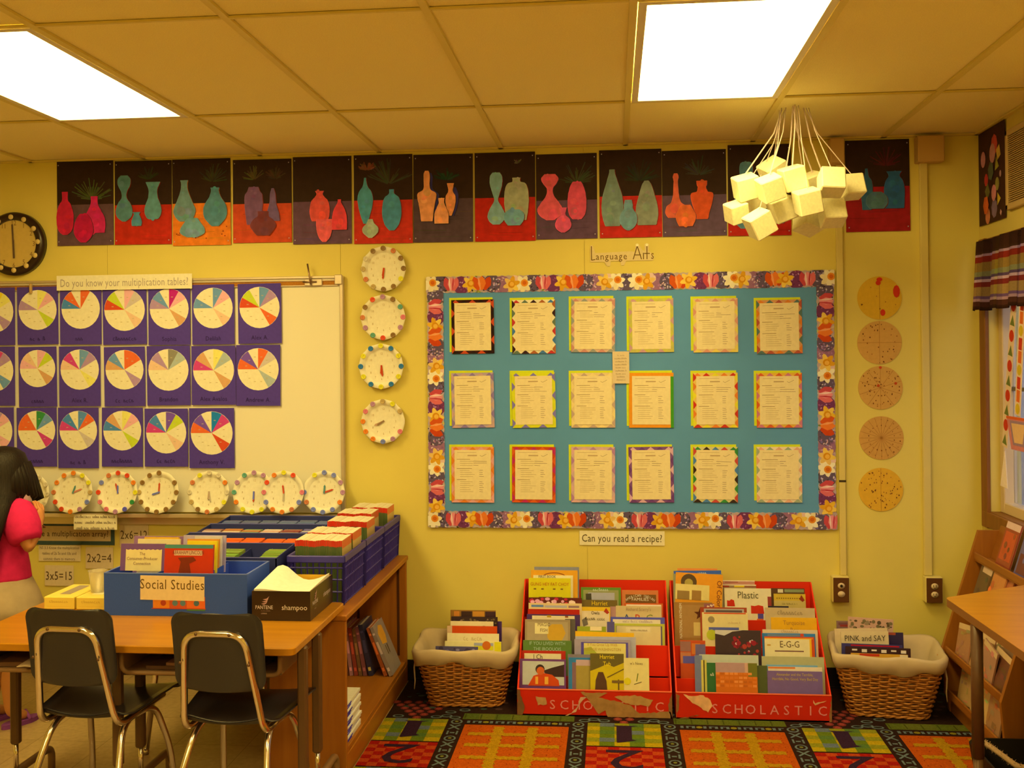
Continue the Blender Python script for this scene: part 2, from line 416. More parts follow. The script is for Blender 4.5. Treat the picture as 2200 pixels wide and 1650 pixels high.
# ---- painted vases
PT = [ # px box, zoom frame, table colour, horizon, vases[(cx, [(z,hw)], colour)], extras, label
 ((122,346,243,527),(75,95,725,1085),(98,64,46),605,[(170,[(450,33),(545,32),(600,65),(720,97),(850,92),(920,65),(955,25)],(200,30,42)),(510,[(512,38),(600,40),(680,75),(760,115),(860,125),(940,115)],(205,35,62)),(385,[(715,40),(770,80),(850,105),(930,110),(1000,80),(1050,30)],(188,20,45))],[(480,450,200,(72,74,22))],
  'vase painting with three crimson vases on a grey table'),
 ((246,345,368,525),(745,85,1420,1070),(188,36,10),605,[(860,[(255,40),(300,75),(370,70),(450,32),(520,30),(580,70),(660,98),(740,85),(795,20)],(88,124,88)),(1205,[(338,85),(375,70),(430,50),(520,55),(620,92),(700,97),(760,70),(775,40)],(98,138,98)),(1012,[(690,45),(715,30),(750,45),(800,60),(850,55)],(82,128,102))],[(1150,250,120,(46,46,14))],
  'vase painting with a ball-topped teal vase on a red table'),
 ((370,341,495,527),(1425,60,2115,1085),(226,112,16),585,[(1570,[(308,45),(350,35),(430,42),(560,90),(660,130),(740,110),(795,60)],(112,136,96)),(1935,[(405,50),(450,45),(520,70),(600,120),(680,140),(760,125),(820,80),(860,40)],(86,126,96)),(1665,[(760,60),(820,100),(880,140),(940,140),(985,60)],(112,146,106))],[(1900,250,170,(52,48,16)),'dots'],
  'vase painting with three green vases on an orange table'),
 ((500,342,626,521),(60,120,745,1105),(202,66,20),645,[(305,[(445,55),(500,75),(540,100),(650,105),(760,95),(890,80)],(122,76,76)),(530,[(465,12),(540,30),(650,40),(760,70),(850,80)],(116,82,84)),(415,[(735,60),(790,60),(830,110),(900,150),(960,120),(1020,70)],(116,50,36))],[(310,300,120,(74,60,16)),(560,300,110,(66,44,14))],
  'vase painting with dull purple vases on an orange-red table'),
 ((629,336,755,524),(765,90,1460,1120),(100,62,54),620,[(1085,[(495,52),(530,35),(560,50),(620,100),(720,118),(800,110),(850,90)],(222,76,46)),(1140,[(830,95),(900,95),(980,85),(1050,60),(1095,20)],(226,84,60)),(1320,[(600,18),(640,20),(700,55),(780,80),(880,88),(955,85)],(226,60,46))],[],
  'vase painting with coral gourds on a purple table, no plant'),
 ((760,332,886,523),(1480,65,2180,1120),(192,42,16),605,[(1618,[(335,10),(430,25),(500,70),(580,90),(680,80),(780,55),(880,20)],(80,140,112)),(1935,[(480,28),(530,30),(580,85),(680,110),(800,110),(900,80),(965,30)],(76,132,112)),(1680,[(830,25),(880,45),(930,90),(990,85),(1050,20)],(166,166,98))],[(1900,300,240,(58,54,20)),(1640,200,90,(112,62,26)),'stripes'],
  'vase painting with slim teal vases on a striped red table'),
 ((888,331,1016,520),(40,85,735,1105),(82,56,42),600,[(230,[(300,20),(350,35),(480,35),(540,100),(590,108),(700,85),(845,65)],(54,46,72)),(505,[(470,30),(560,60),(680,50),(800,12)],(54,46,72)),(200,[(275,20),(330,35),(480,35),(530,100),(580,108),(700,85),(860,65)],(230,142,62)),(478,[(425,40),(470,30),(520,25),(580,55),(680,50),(800,12)],(230,136,56)),(372,[(595,35),(650,30),(700,50),(780,80),(890,80)],(236,146,66))],[(430,320,130,(30,50,18)),'stripes'],
  'vase painting with orange vases casting painted blue shadows'),
 ((1020,327,1150,518),(750,70,1450,1090),(184,30,10),590,[(1000,[(300,40),(350,70),(440,68),(540,40),(620,20),(700,65),(790,100),(850,85),(895,40)],(130,156,112)),(1235,[(365,45),(410,45),(430,100),(500,130),(620,140),(740,130),(850,110)],(166,156,88)),(1205,[(730,60),(780,115),(850,110),(910,70)],(116,152,116))],[(1255,170,60,(92,70,34)),(1210,520,22,(60,40,10))],
  'vase painting with an hourglass vase and a spotted pale vase'),
 ((1152,330,1283,513),(1465,80,2165,1060),(94,60,54),615,[(1625,[(310,60),(360,98),(420,75),(480,32),(560,45),(650,110),(720,145),(790,115),(840,40)],(222,82,66)),(1935,[(405,45),(460,75),(560,100),(680,105),(780,90),(835,50)],(216,72,66)),(1775,[(700,40),(780,25),(830,70),(900,92),(950,70),(985,20)],(216,76,76))],[(1930,320,200,(56,52,20)),'stripes'],
  'vase painting with a wide-lipped pink vase on a purple table'),
 ((1288,321,1422,510),(120,145,1080,1480),(188,32,15),850,[(320,[(440,40),(500,45),(650,90),(850,150),(1020,165),(1180,150),(1300,110)],(122,132,84)),(850,[(625,30),(700,75),(850,120),(1000,160),(1150,170),(1295,140)],(136,132,78)),(565,[(910,50),(980,65),(1050,70),(1130,120),(1240,130),(1330,80),(1370,20)],(112,138,102))],[(740,500,260,(38,40,14))],
  'vase painting with tall cone-shaped sage vases on a red table'),
 ((1423,322,1561,507),(1085,150,2060,1470),(96,66,56),840,[(1295,[(500,25),(560,42),(620,30),(800,40),(940,70),(1000,140),(1100,165),(1180,120)],(216,92,42)),(1690,[(625,80),(690,75),(720,60),(790,80),(820,165),(950,155),(1100,110),(1210,85)],(212,76,22)),(1440,[(990,70),(1060,110),(1150,150),(1230,140),(1315,100)],(222,96,32))],[(1650,420,230,(52,48,22)),'stripes'],
  'vase painting with orange long-necked bottle and urn'),
 ((1564,310,1700,506),(1564,310,1700,506),(180,28,12),430,[(1604,[(347,8),(356,14),(400,14),(420,24),(470,26),(490,12)],(92,128,98)),(1664,[(380,10),(410,12),(440,26),(480,20)],(88,120,96))],[],
  'vase painting half hidden behind the hanging paper cubes'),
 ((1817,300,1955,497),(190,205,915,1250),(152,20,15),740,[(430,[(530,12),(620,25),(680,60),(800,65),(1000,50)],(52,88,80)),(740,[(570,85),(620,60),(690,100),(800,115),(990,105)],(46,88,92)),(540,[(800,50),(850,110),(930,120),(990,80)],(78,104,80))],[(650,420,170,(74,22,14)),'stripes'],
  'vase painting in dark teal on its own between two cable channels'),
]
for box, fr_, tab, hz, vases, extra, lab in PT:
    cx, cz, w, h = wallrect(*box); X0, Z0, X1, Z1 = fr_
    fx = lambda a: -w/2 + w*(a-X0)/(X1-X0); fz = lambda b: h/2 - h*(b-Z0)/(Z1-Z0)
    mb = MB(); sheet(mb, w, h, BROWN); tc_ = A(*tab)
    mb.rect(-w/2, -h/2, w/2, fz(hz), tc_, 1)
    rnd = random.Random(box[0])
    for k in range(9 if 'stripes' in extra else 4):
        z = -h/2 + (fz(hz)+h/2)*rnd.uniform(.06, .9); a = rnd.uniform(-w/2, 0); b = a+w*rnd.uniform(.3, .5)
        mb.line(a, z, b, z+rnd.uniform(-.006, .006), .0022, tuple(v*rnd.choice((.62, .75, 1.3)) for v in tc_), 2)
    for e in extra:
        if isinstance(e, tuple):
            ex, ez, er, ec = e
            for k in range(34 if er > 80 else 12):
                an = rnd.uniform(-1.5, 1.5); L = rnd.uniform(.5, 1.25)*er/(X1-X0)*w
                x0 = fx(ex); z0 = fz(ez)-er*.5/(Z1-Z0)*h
                q = tuple(v*rnd.uniform(.8, 1.6) for v in A(*ec))
                bx, bz = x0+math.sin(an)*L*1.0, z0+math.cos(an)*L*1.1
                mb.line(x0+(bx-x0)*.1, z0+(bz-z0)*.1, bx, bz, .0045, q, 2)
        elif e == 'dots':
            for k in range(16): mb.disc(rnd.uniform(-w*.45, w*.45), -h/2+rnd.uniform(.03, .11), .0035, A(130, 40, 8), 3, 8)
    for i, (vx, prof, vc) in enumerate(vases):
        prof = smooth_prof(prof)
        L = [(fx(vx-hw)+rnd.uniform(-.0006, .0006), fz(z)) for z, hw in prof]; R = [(fx(vx+hw)+rnd.uniform(-.0006, .0006), fz(z)) for z, hw in prof]
        col = A(*vc); pts = L+R[::-1]
        mb.poly([(x+.003, z-.002) for x, z in pts], tuple(v*.4 for v in tc_), 3+3*i)
        mb.poly([(x-.0016, z-.0008) for x, z in pts], tuple(min(.95, v*1.35+.02) for v in col), 4+3*i)
        mb.poly(pts, col, 5+3*i)
        for q in range(7):                    # watercolour blooms
            j = rnd.randrange(1, len(L)-1); xa, xb = L[j][0], R[j][0]; rr = (xb-xa)*rnd.uniform(.10, .22)
            if rr > .002: mb.disc(xa+(xb-xa)*rnd.uniform(.3, .7), L[j][1], rr, tuple(min(.95, v*rnd.uniform(.82, 1.25)) for v in col), 6+3*i, 9, rz=rr*rnd.uniform(.6, 1.3))
    for sx in (-1, 1):
        for sz in (-1, 1): mb.disc(sx*(w/2-.012), sz*(h/2-.02), .003, A(190, 160, 110), 15, 8)
    o = mb.build('vase_painting', PAINT, loc=(cx, -.0065, cz), rot=(0, rnd.uniform(-.006, .006), 0))
    tag(o, lab, 'painting', 'vase paintings in a row under the ceiling')

# ---- hand-lettered paper strips
def sign(name, box, text, size, label, cat='sign', col=(236,206,112), ink=(84,60,18), Y=5.088, lines=None, sx=.9, y=-.005, group=None, dz=-.35, border=None, track=.02):
    cx, cz, w, h = wallrect(*box, Y); mb = MB(); sheet(mb, w, h, A(*col))
    if border:
        bc, bw = border
        mb.rect(-w/2, h/2-bw, w/2, h/2, A(*bc), 1); mb.rect(-w/2, -h/2, w/2, -h/2+bw, A(*bc), 1)
        mb.rect(w/2-bw, -h/2, w/2, h/2, A(*bc), 1); mb.rect(-w/2, -h/2, -w/2+bw, h/2, A(*bc), 1)
    mx = max(text_width(t, size, sx, track) for t in (lines or [text]))
    if mx > w*.95: sx *= w*.95/mx; track *= w*.95/mx
    for i, t in enumerate(lines or [text]):
        n = len(lines or [1]); z = (n-1)/2*size*1.35 - i*size*1.35
        mb.text(t, 0, z+dz*size, size, A(*ink), 2, sx=sx, track=track)
    o = mb.build(name, ART, loc=(cx, y, cz)); tag(o, label, cat, group); return o
sign('paper_sign', (121,590,412,622), 'Do you know your multiplication tables?', .056, 'long hand-lettered paper strip clipped over the top rail of the whiteboard', ink=(170,142,84), y=-.045, Y=5.05, sx=.86)
sign('paper_sign', (1245,1141,1428,1172), 'Can you read a recipe?', .052, 'hand-lettered paper strip below the blue bulletin board', ink=(78,58,14), sx=.92)
# "Language Arts" cut out along the letters
cx, cz, w, h = wallrect(1268, 524, 1406, 572); mb = MB()
k = w/1.0
out = [(-.5,.16),(-.5,-.10),(-.28,-.10),(-.24,-.17),(-.19,-.17),(-.18,-.09),(-.03,-.09),(-.02,-.16),(.03,-.16),(.06,-.09),(.48,-.09),(.5,-.03),(.44,.04),(.41,.05),(.42,.17),(.35,.17),(.35,.06),(.31,.08),(.26,.17),(.21,.17),(.2,.05),(.12,.06),(-.42,.04),(-.46,.16)]
mb.prism([(x*k, z*k) for x, z in out], 0, .0012, A(224, 184, 84))
for (a, b, c, d) in [(-.48,.15,-.48,-.07),(-.48,-.07,-.42,-.06),(.17,-.07,.235,.14),(.235,.14,.30,-.07),(.19,0,.29,0),(.385,.14,.385,-.07),(.34,.02,.43,.02),(.33,.03,.33,-.07)]:
    mb.line(a*k, b*k, c*k, d*k, .0042, A(110, 74, 14), 2)
mb.text('anguage', -.415*k, -.065*k, .135*k/.72*.80, A(110, 74, 14), 2, align='L', sx=.88, track=.08)
mb.text('s', .47*k, -.065*k, .06, A(130, 90, 20), 2, sx=.7)
for x in (.235, .385): mb.disc(x*k, .155*k, .007, A(250, 220, 110), 3, 10)
o = mb.build('title_cutout', ART, loc=(cx, -.004, cz)); tag(o, 'cut-out paper words Language Arts above the bulletin board', 'sign')

# ---- wall clock with black rim
ck = P(30, 524, 5.07); R = .163
t = thing('wall_clock', 'round wall clock with a wide black rim and minute stickers', 'clock', (ck.x, 0, ck.z))
RX = Matrix.Rotation(PI/2, 4, 'X')
MB().lathe([(R, 0), (R, .03), (R-.012, .042), (R-.036, .042), (R-.042, .030)], 56, M=RX, capt=False).build('rim', mat('clock_rim', A(38, 16, 6), .3, spec=.5), t)
fb = MB(); fb.disc(0, 0, R-.03, A(206, 158, 46), 0, 48, y=-.03)
for i in range(12):
    an = 2*PI*(i+1)/12; fb.text(str(i+1), .108*math.sin(an), .108*math.cos(an)-.013, .036, A(120, 76, 14), 1, sx=.85, y=-.03)
fb.build('face', ART, t)
hd = mat('clock_hand', A(78, 42, 8), .5)
h1 = MB(); h1.line(0, -.02, -.006, .1, .010, (0,0,0), 2, y=-.032, dl=.001); h1.build('minute_hand', hd, t)
h1 = MB(); h1.line(0, .02, .004, -.075, .011, (0,0,0), 3, y=-.033, dl=.001); h1.build('hour_hand', hd, t)
for i in range(12):
    an = 2*PI*(i+.9)/12; b = MB().lathe([(.013, 0), (.013, .002)], 18, M=Matrix.Translation((.137*math.sin(an), -.0425, .137*math.cos(an))) @ RX)
    b.build('minute_sticker', mat('cream_sticker', A(226, 180, 70), .5), t)
MB().lathe([(R-.032, .0), (R-.09, .004), (.001, .006)], 40, M=Matrix.Translation((0, -.037, 0)) @ RX, capb=False).build('glass', mat('clock_glass', (1,1,1), .03, spec=.5, alpha=.06), t)

# ---- whiteboard
a = P(-330, 600, 5.07); wl = a.x; b = P(737, 592, 5.07); wr = b.x; wt = b.z; zt = P(400, 1106, 5.05).z
t = thing('whiteboard', 'white dry-erase board with aluminium frame and tray', 'whiteboard', ((wl+wr)/2, 0, zt))
hw = (wr-wl)/2; hh = wt-zt; alu = mat('aluminium', A(214, 176, 92), .35, metal=.6)
MB().box((0, -.012, hh/2), (2*hw-.02, .02, hh-.02)).build('board_surface', mat('whiteboard_enamel', A(236, 206, 114), .22, spec=.5), t)
f = MB()
for sx in (-1, 1): f.rbox((sx*(hw-.009), -.016, hh/2), (.018, .032, hh), .003)
f.rbox((0, -.016, hh-.006), (2*hw-.036, .032, .012), .002)
f.build('frame', alu, t)
r = MB(); r.rbox((0, -.02, hh-.022), (2*hw-.05, .022, .007), .002); r.rbox((0, -.02, hh-.048), (2*hw-.05, .022, .007), .002)
rl = r.build('map_rail', alu, t)
MB().box((0, -.0235, hh-.035), (2*hw-.05, .006, .019)).build('cork_strip', mat('cork', A(176, 104, 18), .9, noise=.2, nscale=200), rl)
MB().rbox((hw-.15, -.028, hh-.032), (.09, .02, .034), .003).build('rail_end_cap', alu, t); MB().rbox((hw-.022, -.034, hh-.02), (.04, .012, .05), .004).build('corner_cap', alu, t)
hx = P(662, 590, 5.05).x-(wl+wr)/2
k = MB(); k.tube([(hx+.012, -.045, hh-.045), (hx+.008, -.05, hh-.01), (hx-.004, -.045, hh+.06)], .0045, 8); k.tube([(hx-.03, -.04, hh-.03), (hx+.04, -.04, hh-.03)], .005, 8)
k.build('map_hook', mat('hook_metal', A(150, 110, 50), .3, metal=.8), t)
hx = P(65, 610, 5.05).x-(wl+wr)/2
MB().rbox((hx, -.0435, hh-.04), (.012, .016, .05), .003).build('rail_clip', mat('clip_plastic', A(190, 140, 50), .5), t)
tr = MB()
tr.rbox((0, -.05, -.004), (2*hw, .1, .008), .002); tr.rbox((0, -.098, .002), (2*hw, .006, .02), .002); tr.rbox((0, -.014, -.03), (2*hw, .02, .05), .003)
tr.build('marker_tray', alu, t)
TRAY_Z = zt
# ---- purple fraction cards
PK = {'y':(232,206,70),'Y':(240,196,20),'p':(234,160,110),'P':(206,62,84),'l':(196,194,30),'u':(176,130,110),'U':(120,78,110),'o':(228,98,30),'O':(232,178,96),'t':(78,124,130),'b':(110,140,144),'B':(92,130,160),
      'r':(212,72,24),'m':(188,32,76),'g':(60,130,44),'G':(172,170,110),'v':(140,124,70),'k':(206,176,110),'q':(214,150,66),'c':(36,118,124),'n':(0,0,0)}
CARDS = [ # px box, wedges at 0,30,120,270,300 degrees, name lettering
 ((-62,618,30,742),'YyuYO',''),((35,616,123,740),'yplu_','~6'),((127,613,216,740),'o__to','~4'),((219,613,313,740),'pkOrl','~9'),((317,613,407,741),'mpqub','Sophia'),((411,611,502,740),'bpOb_','Delilah'),((510,609,603,738),'buorl','Alex A.'),
 ((-62,745,30,872),'PubPu',''),((38,745,120,874),'plqpO','~5'),((125,744,214,873),'buyOP','Alex R.'),((222,745,310,873),'oouqb','~7'),((314,743,407,871),'vG_Ou','Brandon'),((410,743,505,870),'yGqPq','Alex Avalos'),((506,741,601,872),'okGoU','Andrew A.'),
 ((-62,876,28,1003),'uppPp',''),((34,876,120,1003),'gbPoo','~5'),((123,876,210,1006),'BokPt','~6'),((217,876,305,1003),'ypltq','~8'),((309,878,402,1003),'UlOPt','~7'),((405,877,502,1006),'cProU','Anthony V.'),
]
WHERE = ['top', 'middle', 'bottom']; ORD = ['first', 'second', 'third', 'fourth', 'fifth', 'sixth', 'seventh']
cnt = {0: 0, 1: 0, 2: 0}
for bx, wd, nm in CARDS:
    cx, cz, w, h = wallrect(*bx, 5.055); mb = MB(); sheet(mb, w, h, A(82, 56, 92))
    R = w*.465; zc = h*.5-R-.016
    mb.disc(0, zc, R, A(236, 206, 112), 1, 28)
    for ch, a0 in zip(wd, (0, 30, 120, 270, 300)):
        if ch != '_': mb.disc(0, zc, R*.985, A(*PK[ch]), 2, 5, a0=math.radians(a0), a1=math.radians(a0+30))
    for i in range(12):
        an = math.radians(15+30*i); mb.line(.6*R*math.sin(an)-.005, zc+.6*R*math.cos(an), .6*R*math.sin(an)+.005, zc+.6*R*math.cos(an), .003, A(196, 164, 80), 3)
    if nm: mb.text(nm, 0, -h/2+.02, .031, A(50, 30, 52), 2, sx=.9, track=.02)
    row = 0 if bx[1] < 700 else (1 if bx[1] < 830 else 2); cnt[row] += 1
    o = mb.build('fraction_card', ART, loc=(cx, -.034, cz), rot=(0, random.uniform(-.008, .008), 0))
    tag(o, f'purple fraction card, {ORD[cnt[row]-1]} from the left edge in the {WHERE[row]} row', 'card', 'purple fraction cards on the whiteboard')

# ---- paper plate clocks
pm = mat('paper_plate', A(238, 208, 114), .7, spec=.15)
BT = {'y':(226,200,20),'o':(232,120,20),'r':(222,66,18),'g':(92,146,80),'t':(40,108,110),'b':(120,120,140),'B':(92,84,140),'p':(222,110,80),'m':(180,120,100),'w':(214,184,100),'n':(140,96,30),'k':(190,150,60),'G':(50,128,40),'O':(206,110,40)}
bmesh_ = {}
def button(c, parent, x, z, an, s=1):
    if c not in bmesh_:
        col = A(*BT[c]); b = MB().lathe([(.0135, 0), (.0135, .0035), (.0115, .005), (.009, .004)], 16, M=RX, col=col)
        for q in (-1, 1): b.disc(q*.0035, 0, .0018, tuple(v*.4 for v in col), 0, 8, y=-.0046)
        o = b.build('button', GLOSS, parent); bmesh_[c] = o.data
    else:
        o = bpy.data.objects.new('button', bmesh_[c]); COL.objects.link(o); o.parent = parent
    o.location = (x, -.0175*s, z); o.rotation_euler = (0, an, 0)
plate_data = {}
def plate_clock(px, py, r, btns, hour, minute, label, lean=0, Y=5.06, hc=((200,70,20),(200,70,20)), group=None, face=1):
    c = P(px, py, Y); R = r*Y/FPX*1.0
    t = thing('plate_clock', label, 'clock', tuple(c), (-lean, 0, 0), group)
    if 'plate' not in plate_data:
        mb = MB(); n = 64; ring = []
        for q, (rr, z) in enumerate([(1, .014), (.985, .0165), (.83, .0135), (.76, .003), (.7, .0012)]):
            row = []
            for j in range(n):
                kk = 1+ (.02*abs(math.cos(j*PI*12/n)) - .012 if q < 2 else 0)
                row.append((rr*kk*math.cos(2*PI*j/n), -z-(.0012*math.sin(j*PI*24/n) if q == 2 else 0), rr*kk*math.sin(2*PI*j/n)))
            ring.append(row)
        sc = [[(x*.117, y, z*.117) for x, y, z in rw] for rw in ring]
        mb.loft(sc, A(238, 208, 114), True, False, True)
        bk = [[(x, y+.0012, z) for x, y, z in rw] for rw in sc]; mb.loft(bk, A(220, 186, 96), True, False, True)
        for i in range(12):
            an = 2*PI*(i+1)/12; mb.text(str(i+1), .066*math.sin(an), .066*math.cos(an)-.006, .017, A(178, 138, 60), 4, sx=.8)
        plate_data['plate'] = mb.build('plate', ART, t)
    else:
        o = plate_data['plate'].copy(); COL.objects.link(o); o.parent = t
    s = R/.117; t.scale = (s, s, s)
    for i in range(12):
        if i >= len(btns) or btns[i] == '_': continue
        an = 2*PI*i/12; button(btns[i], t, .107*math.sin(an), .107*math.cos(an), an)
    if hour is not None:
        for nm, ang, L, col, y in (('minute_hand', minute/60*360, .056, hc[1], -.006), ('hour_hand', hour/12*360, .042, hc[0], -.008)):
            an = math.radians(ang); mb = MB(); cc = A(*col); wd_ = .0045
            mb.poly([(-wd_, -.006), (wd_, -.006), (wd_*.8, L*.75), (wd_*1.4, L*.75), (0, L), (-wd_*1.4, L*.75), (-wd_*.8, L*.75)], cc, 0)
            mb.prism([(-wd_, -.006), (wd_, -.006), (wd_, L*.75), (0, L), (-wd_, L*.75)], .0002, .0012, cc)
            mb.build(nm, ART, t, loc=(0, y, 0), rot=(0, an, 0))
    return t
G1 = 'paper plate clocks pinned in a column'; G2 = 'paper plate clocks leaning in the whiteboard tray'
plate_clock(825, 578, 49, 'nOnnynnkOkwn', 6.3, 31, 'paper plate clock at the top of the column, with mixed brown pattern buttons', Y=5.085, group=G1)
plate_clock(824, 682, 49, 'mngpmnrgmOnr', None, 0, 'paper plate clock without hands, second in the column', Y=5.085, group=G1)
plate_clock(820, 787, 49, 'yt'*6, 6.1, 29, 'paper plate clock with alternating teal and lime buttons', Y=5.085, group=G1)
plate_clock(824, 905, 48, 'kyk_pmbooopm', 7.9, 41, 'paper plate clock at the bottom of the column with buttons shading yellow to orange', Y=5.085, group=G1, hc=((150,110,50),(190,140,70)))
LN = .17
def tray_clock(px, btns, h, mnt, label, hc, Y=5.0):
    py = 1058 if px > 100 else 1062
    plate_clock(px, py, 47, btns, h, mnt, label, lean=LN, Y=Y, hc=hc, group=G2)
TL = (112,126,130); RD = (200,74,24); GN = (90,130,80); BL = (110,110,140); SL=(196,166,90)
tray_clock(66, 'bwwwwwwwmmmb', 11, 57, 'paper plate clock in the tray with pale buttons, beside the girl', (TL, TL))
tray_clock(158, 'oyykbmoPrOoo'.replace('P','r'), 12.6, 11.5, 'paper plate clock in the tray ringed with orange, yellow and pink buttons', (GN, (206,120,60)), Y=5.005)
tray_clock(254, 'rroyGBmpprbO', 11.9, 57, 'paper plate clock in the tray with rainbow buttons and red hand at noon', (BL, RD))
tray_clock(342, 'n_nnnnnnnknn', 8.4, 0, 'paper plate clock in the tray ringed with striped brown candy-like buttons', (BL, RD), Y=5.005)
tray_clock(450, 'wwowykOnkwOy', 6.1, 28, 'paper plate clock in the tray with pale yellow buttons, fifth along', ((190,150,80), SL))
tray_clock(546, 'mmOooyyyogmg', 6, 30, 'paper plate clock in the tray with mauve, green and orange buttons', (BL, RD), Y=5.005)
tray_clock(610, 'yr_pbOoobpro', 11.7, 30, 'paper plate clock in the tray with red and yellow buttons on top', (RD, SL), Y=4.985)
tray_clock(697, 'bbmmobbbOb_y', 12.1, 12, 'paper plate clock at the end of the tray by the wall with lilac buttons', (GN, RD), Y=5.0)

# ---- notes pinned under the whiteboard
sign('multiplication_chart', (52,1122,245,1171), '', .043, 'teal-bordered strip about a multiplication array under the whiteboard', 'sign', col=(200,160,76), border=((66,78,48),.02), lines=['make a multiplication array?'], ink=(80,54,20), sx=.82)
sign('multiplication_note', (256,1122,318,1176), '2x6=12', .062, 'note reading 2x6=12 behind the fraction bins', 'note', col=(212,172,86), sx=.8, ink=(90,62,24), group='times-table notes under the whiteboard')
sign('multiplication_note', (183,1176,242,1222), '2x2=4', .062, 'note reading 2x2=4 above the tissue boxes', 'note', col=(214,174,88), sx=.8, ink=(90,62,24), group='times-table notes under the whiteboard')
sign('multiplication_note', (95,1215,157,1259), '3x5=15', .062, 'note reading 3x5=15 beside the girl\'s shorts', 'note', col=(220,180,92), sx=.8, ink=(90,62,24), group='times-table notes under the whiteboard')
sign('standards_note', (158,1106,251,1138), '', .021, 'small typed note hanging from the marker tray', 'note', col=(238,206,108), lines=['~30', '~31', '~29'], ink=(130,100,50), y=-.106, Y=4.99)
sign('standards_note', (82,1172,172,1206), '', .021, 'small typed note below the multiplication strip, left of 2x2=4', 'note', col=(226,188,98), lines=['NS 3.3 Know the multiplication', 'tables of 2s 5s and 10s and', 'commit them to memory.'], ink=(110,80,40))

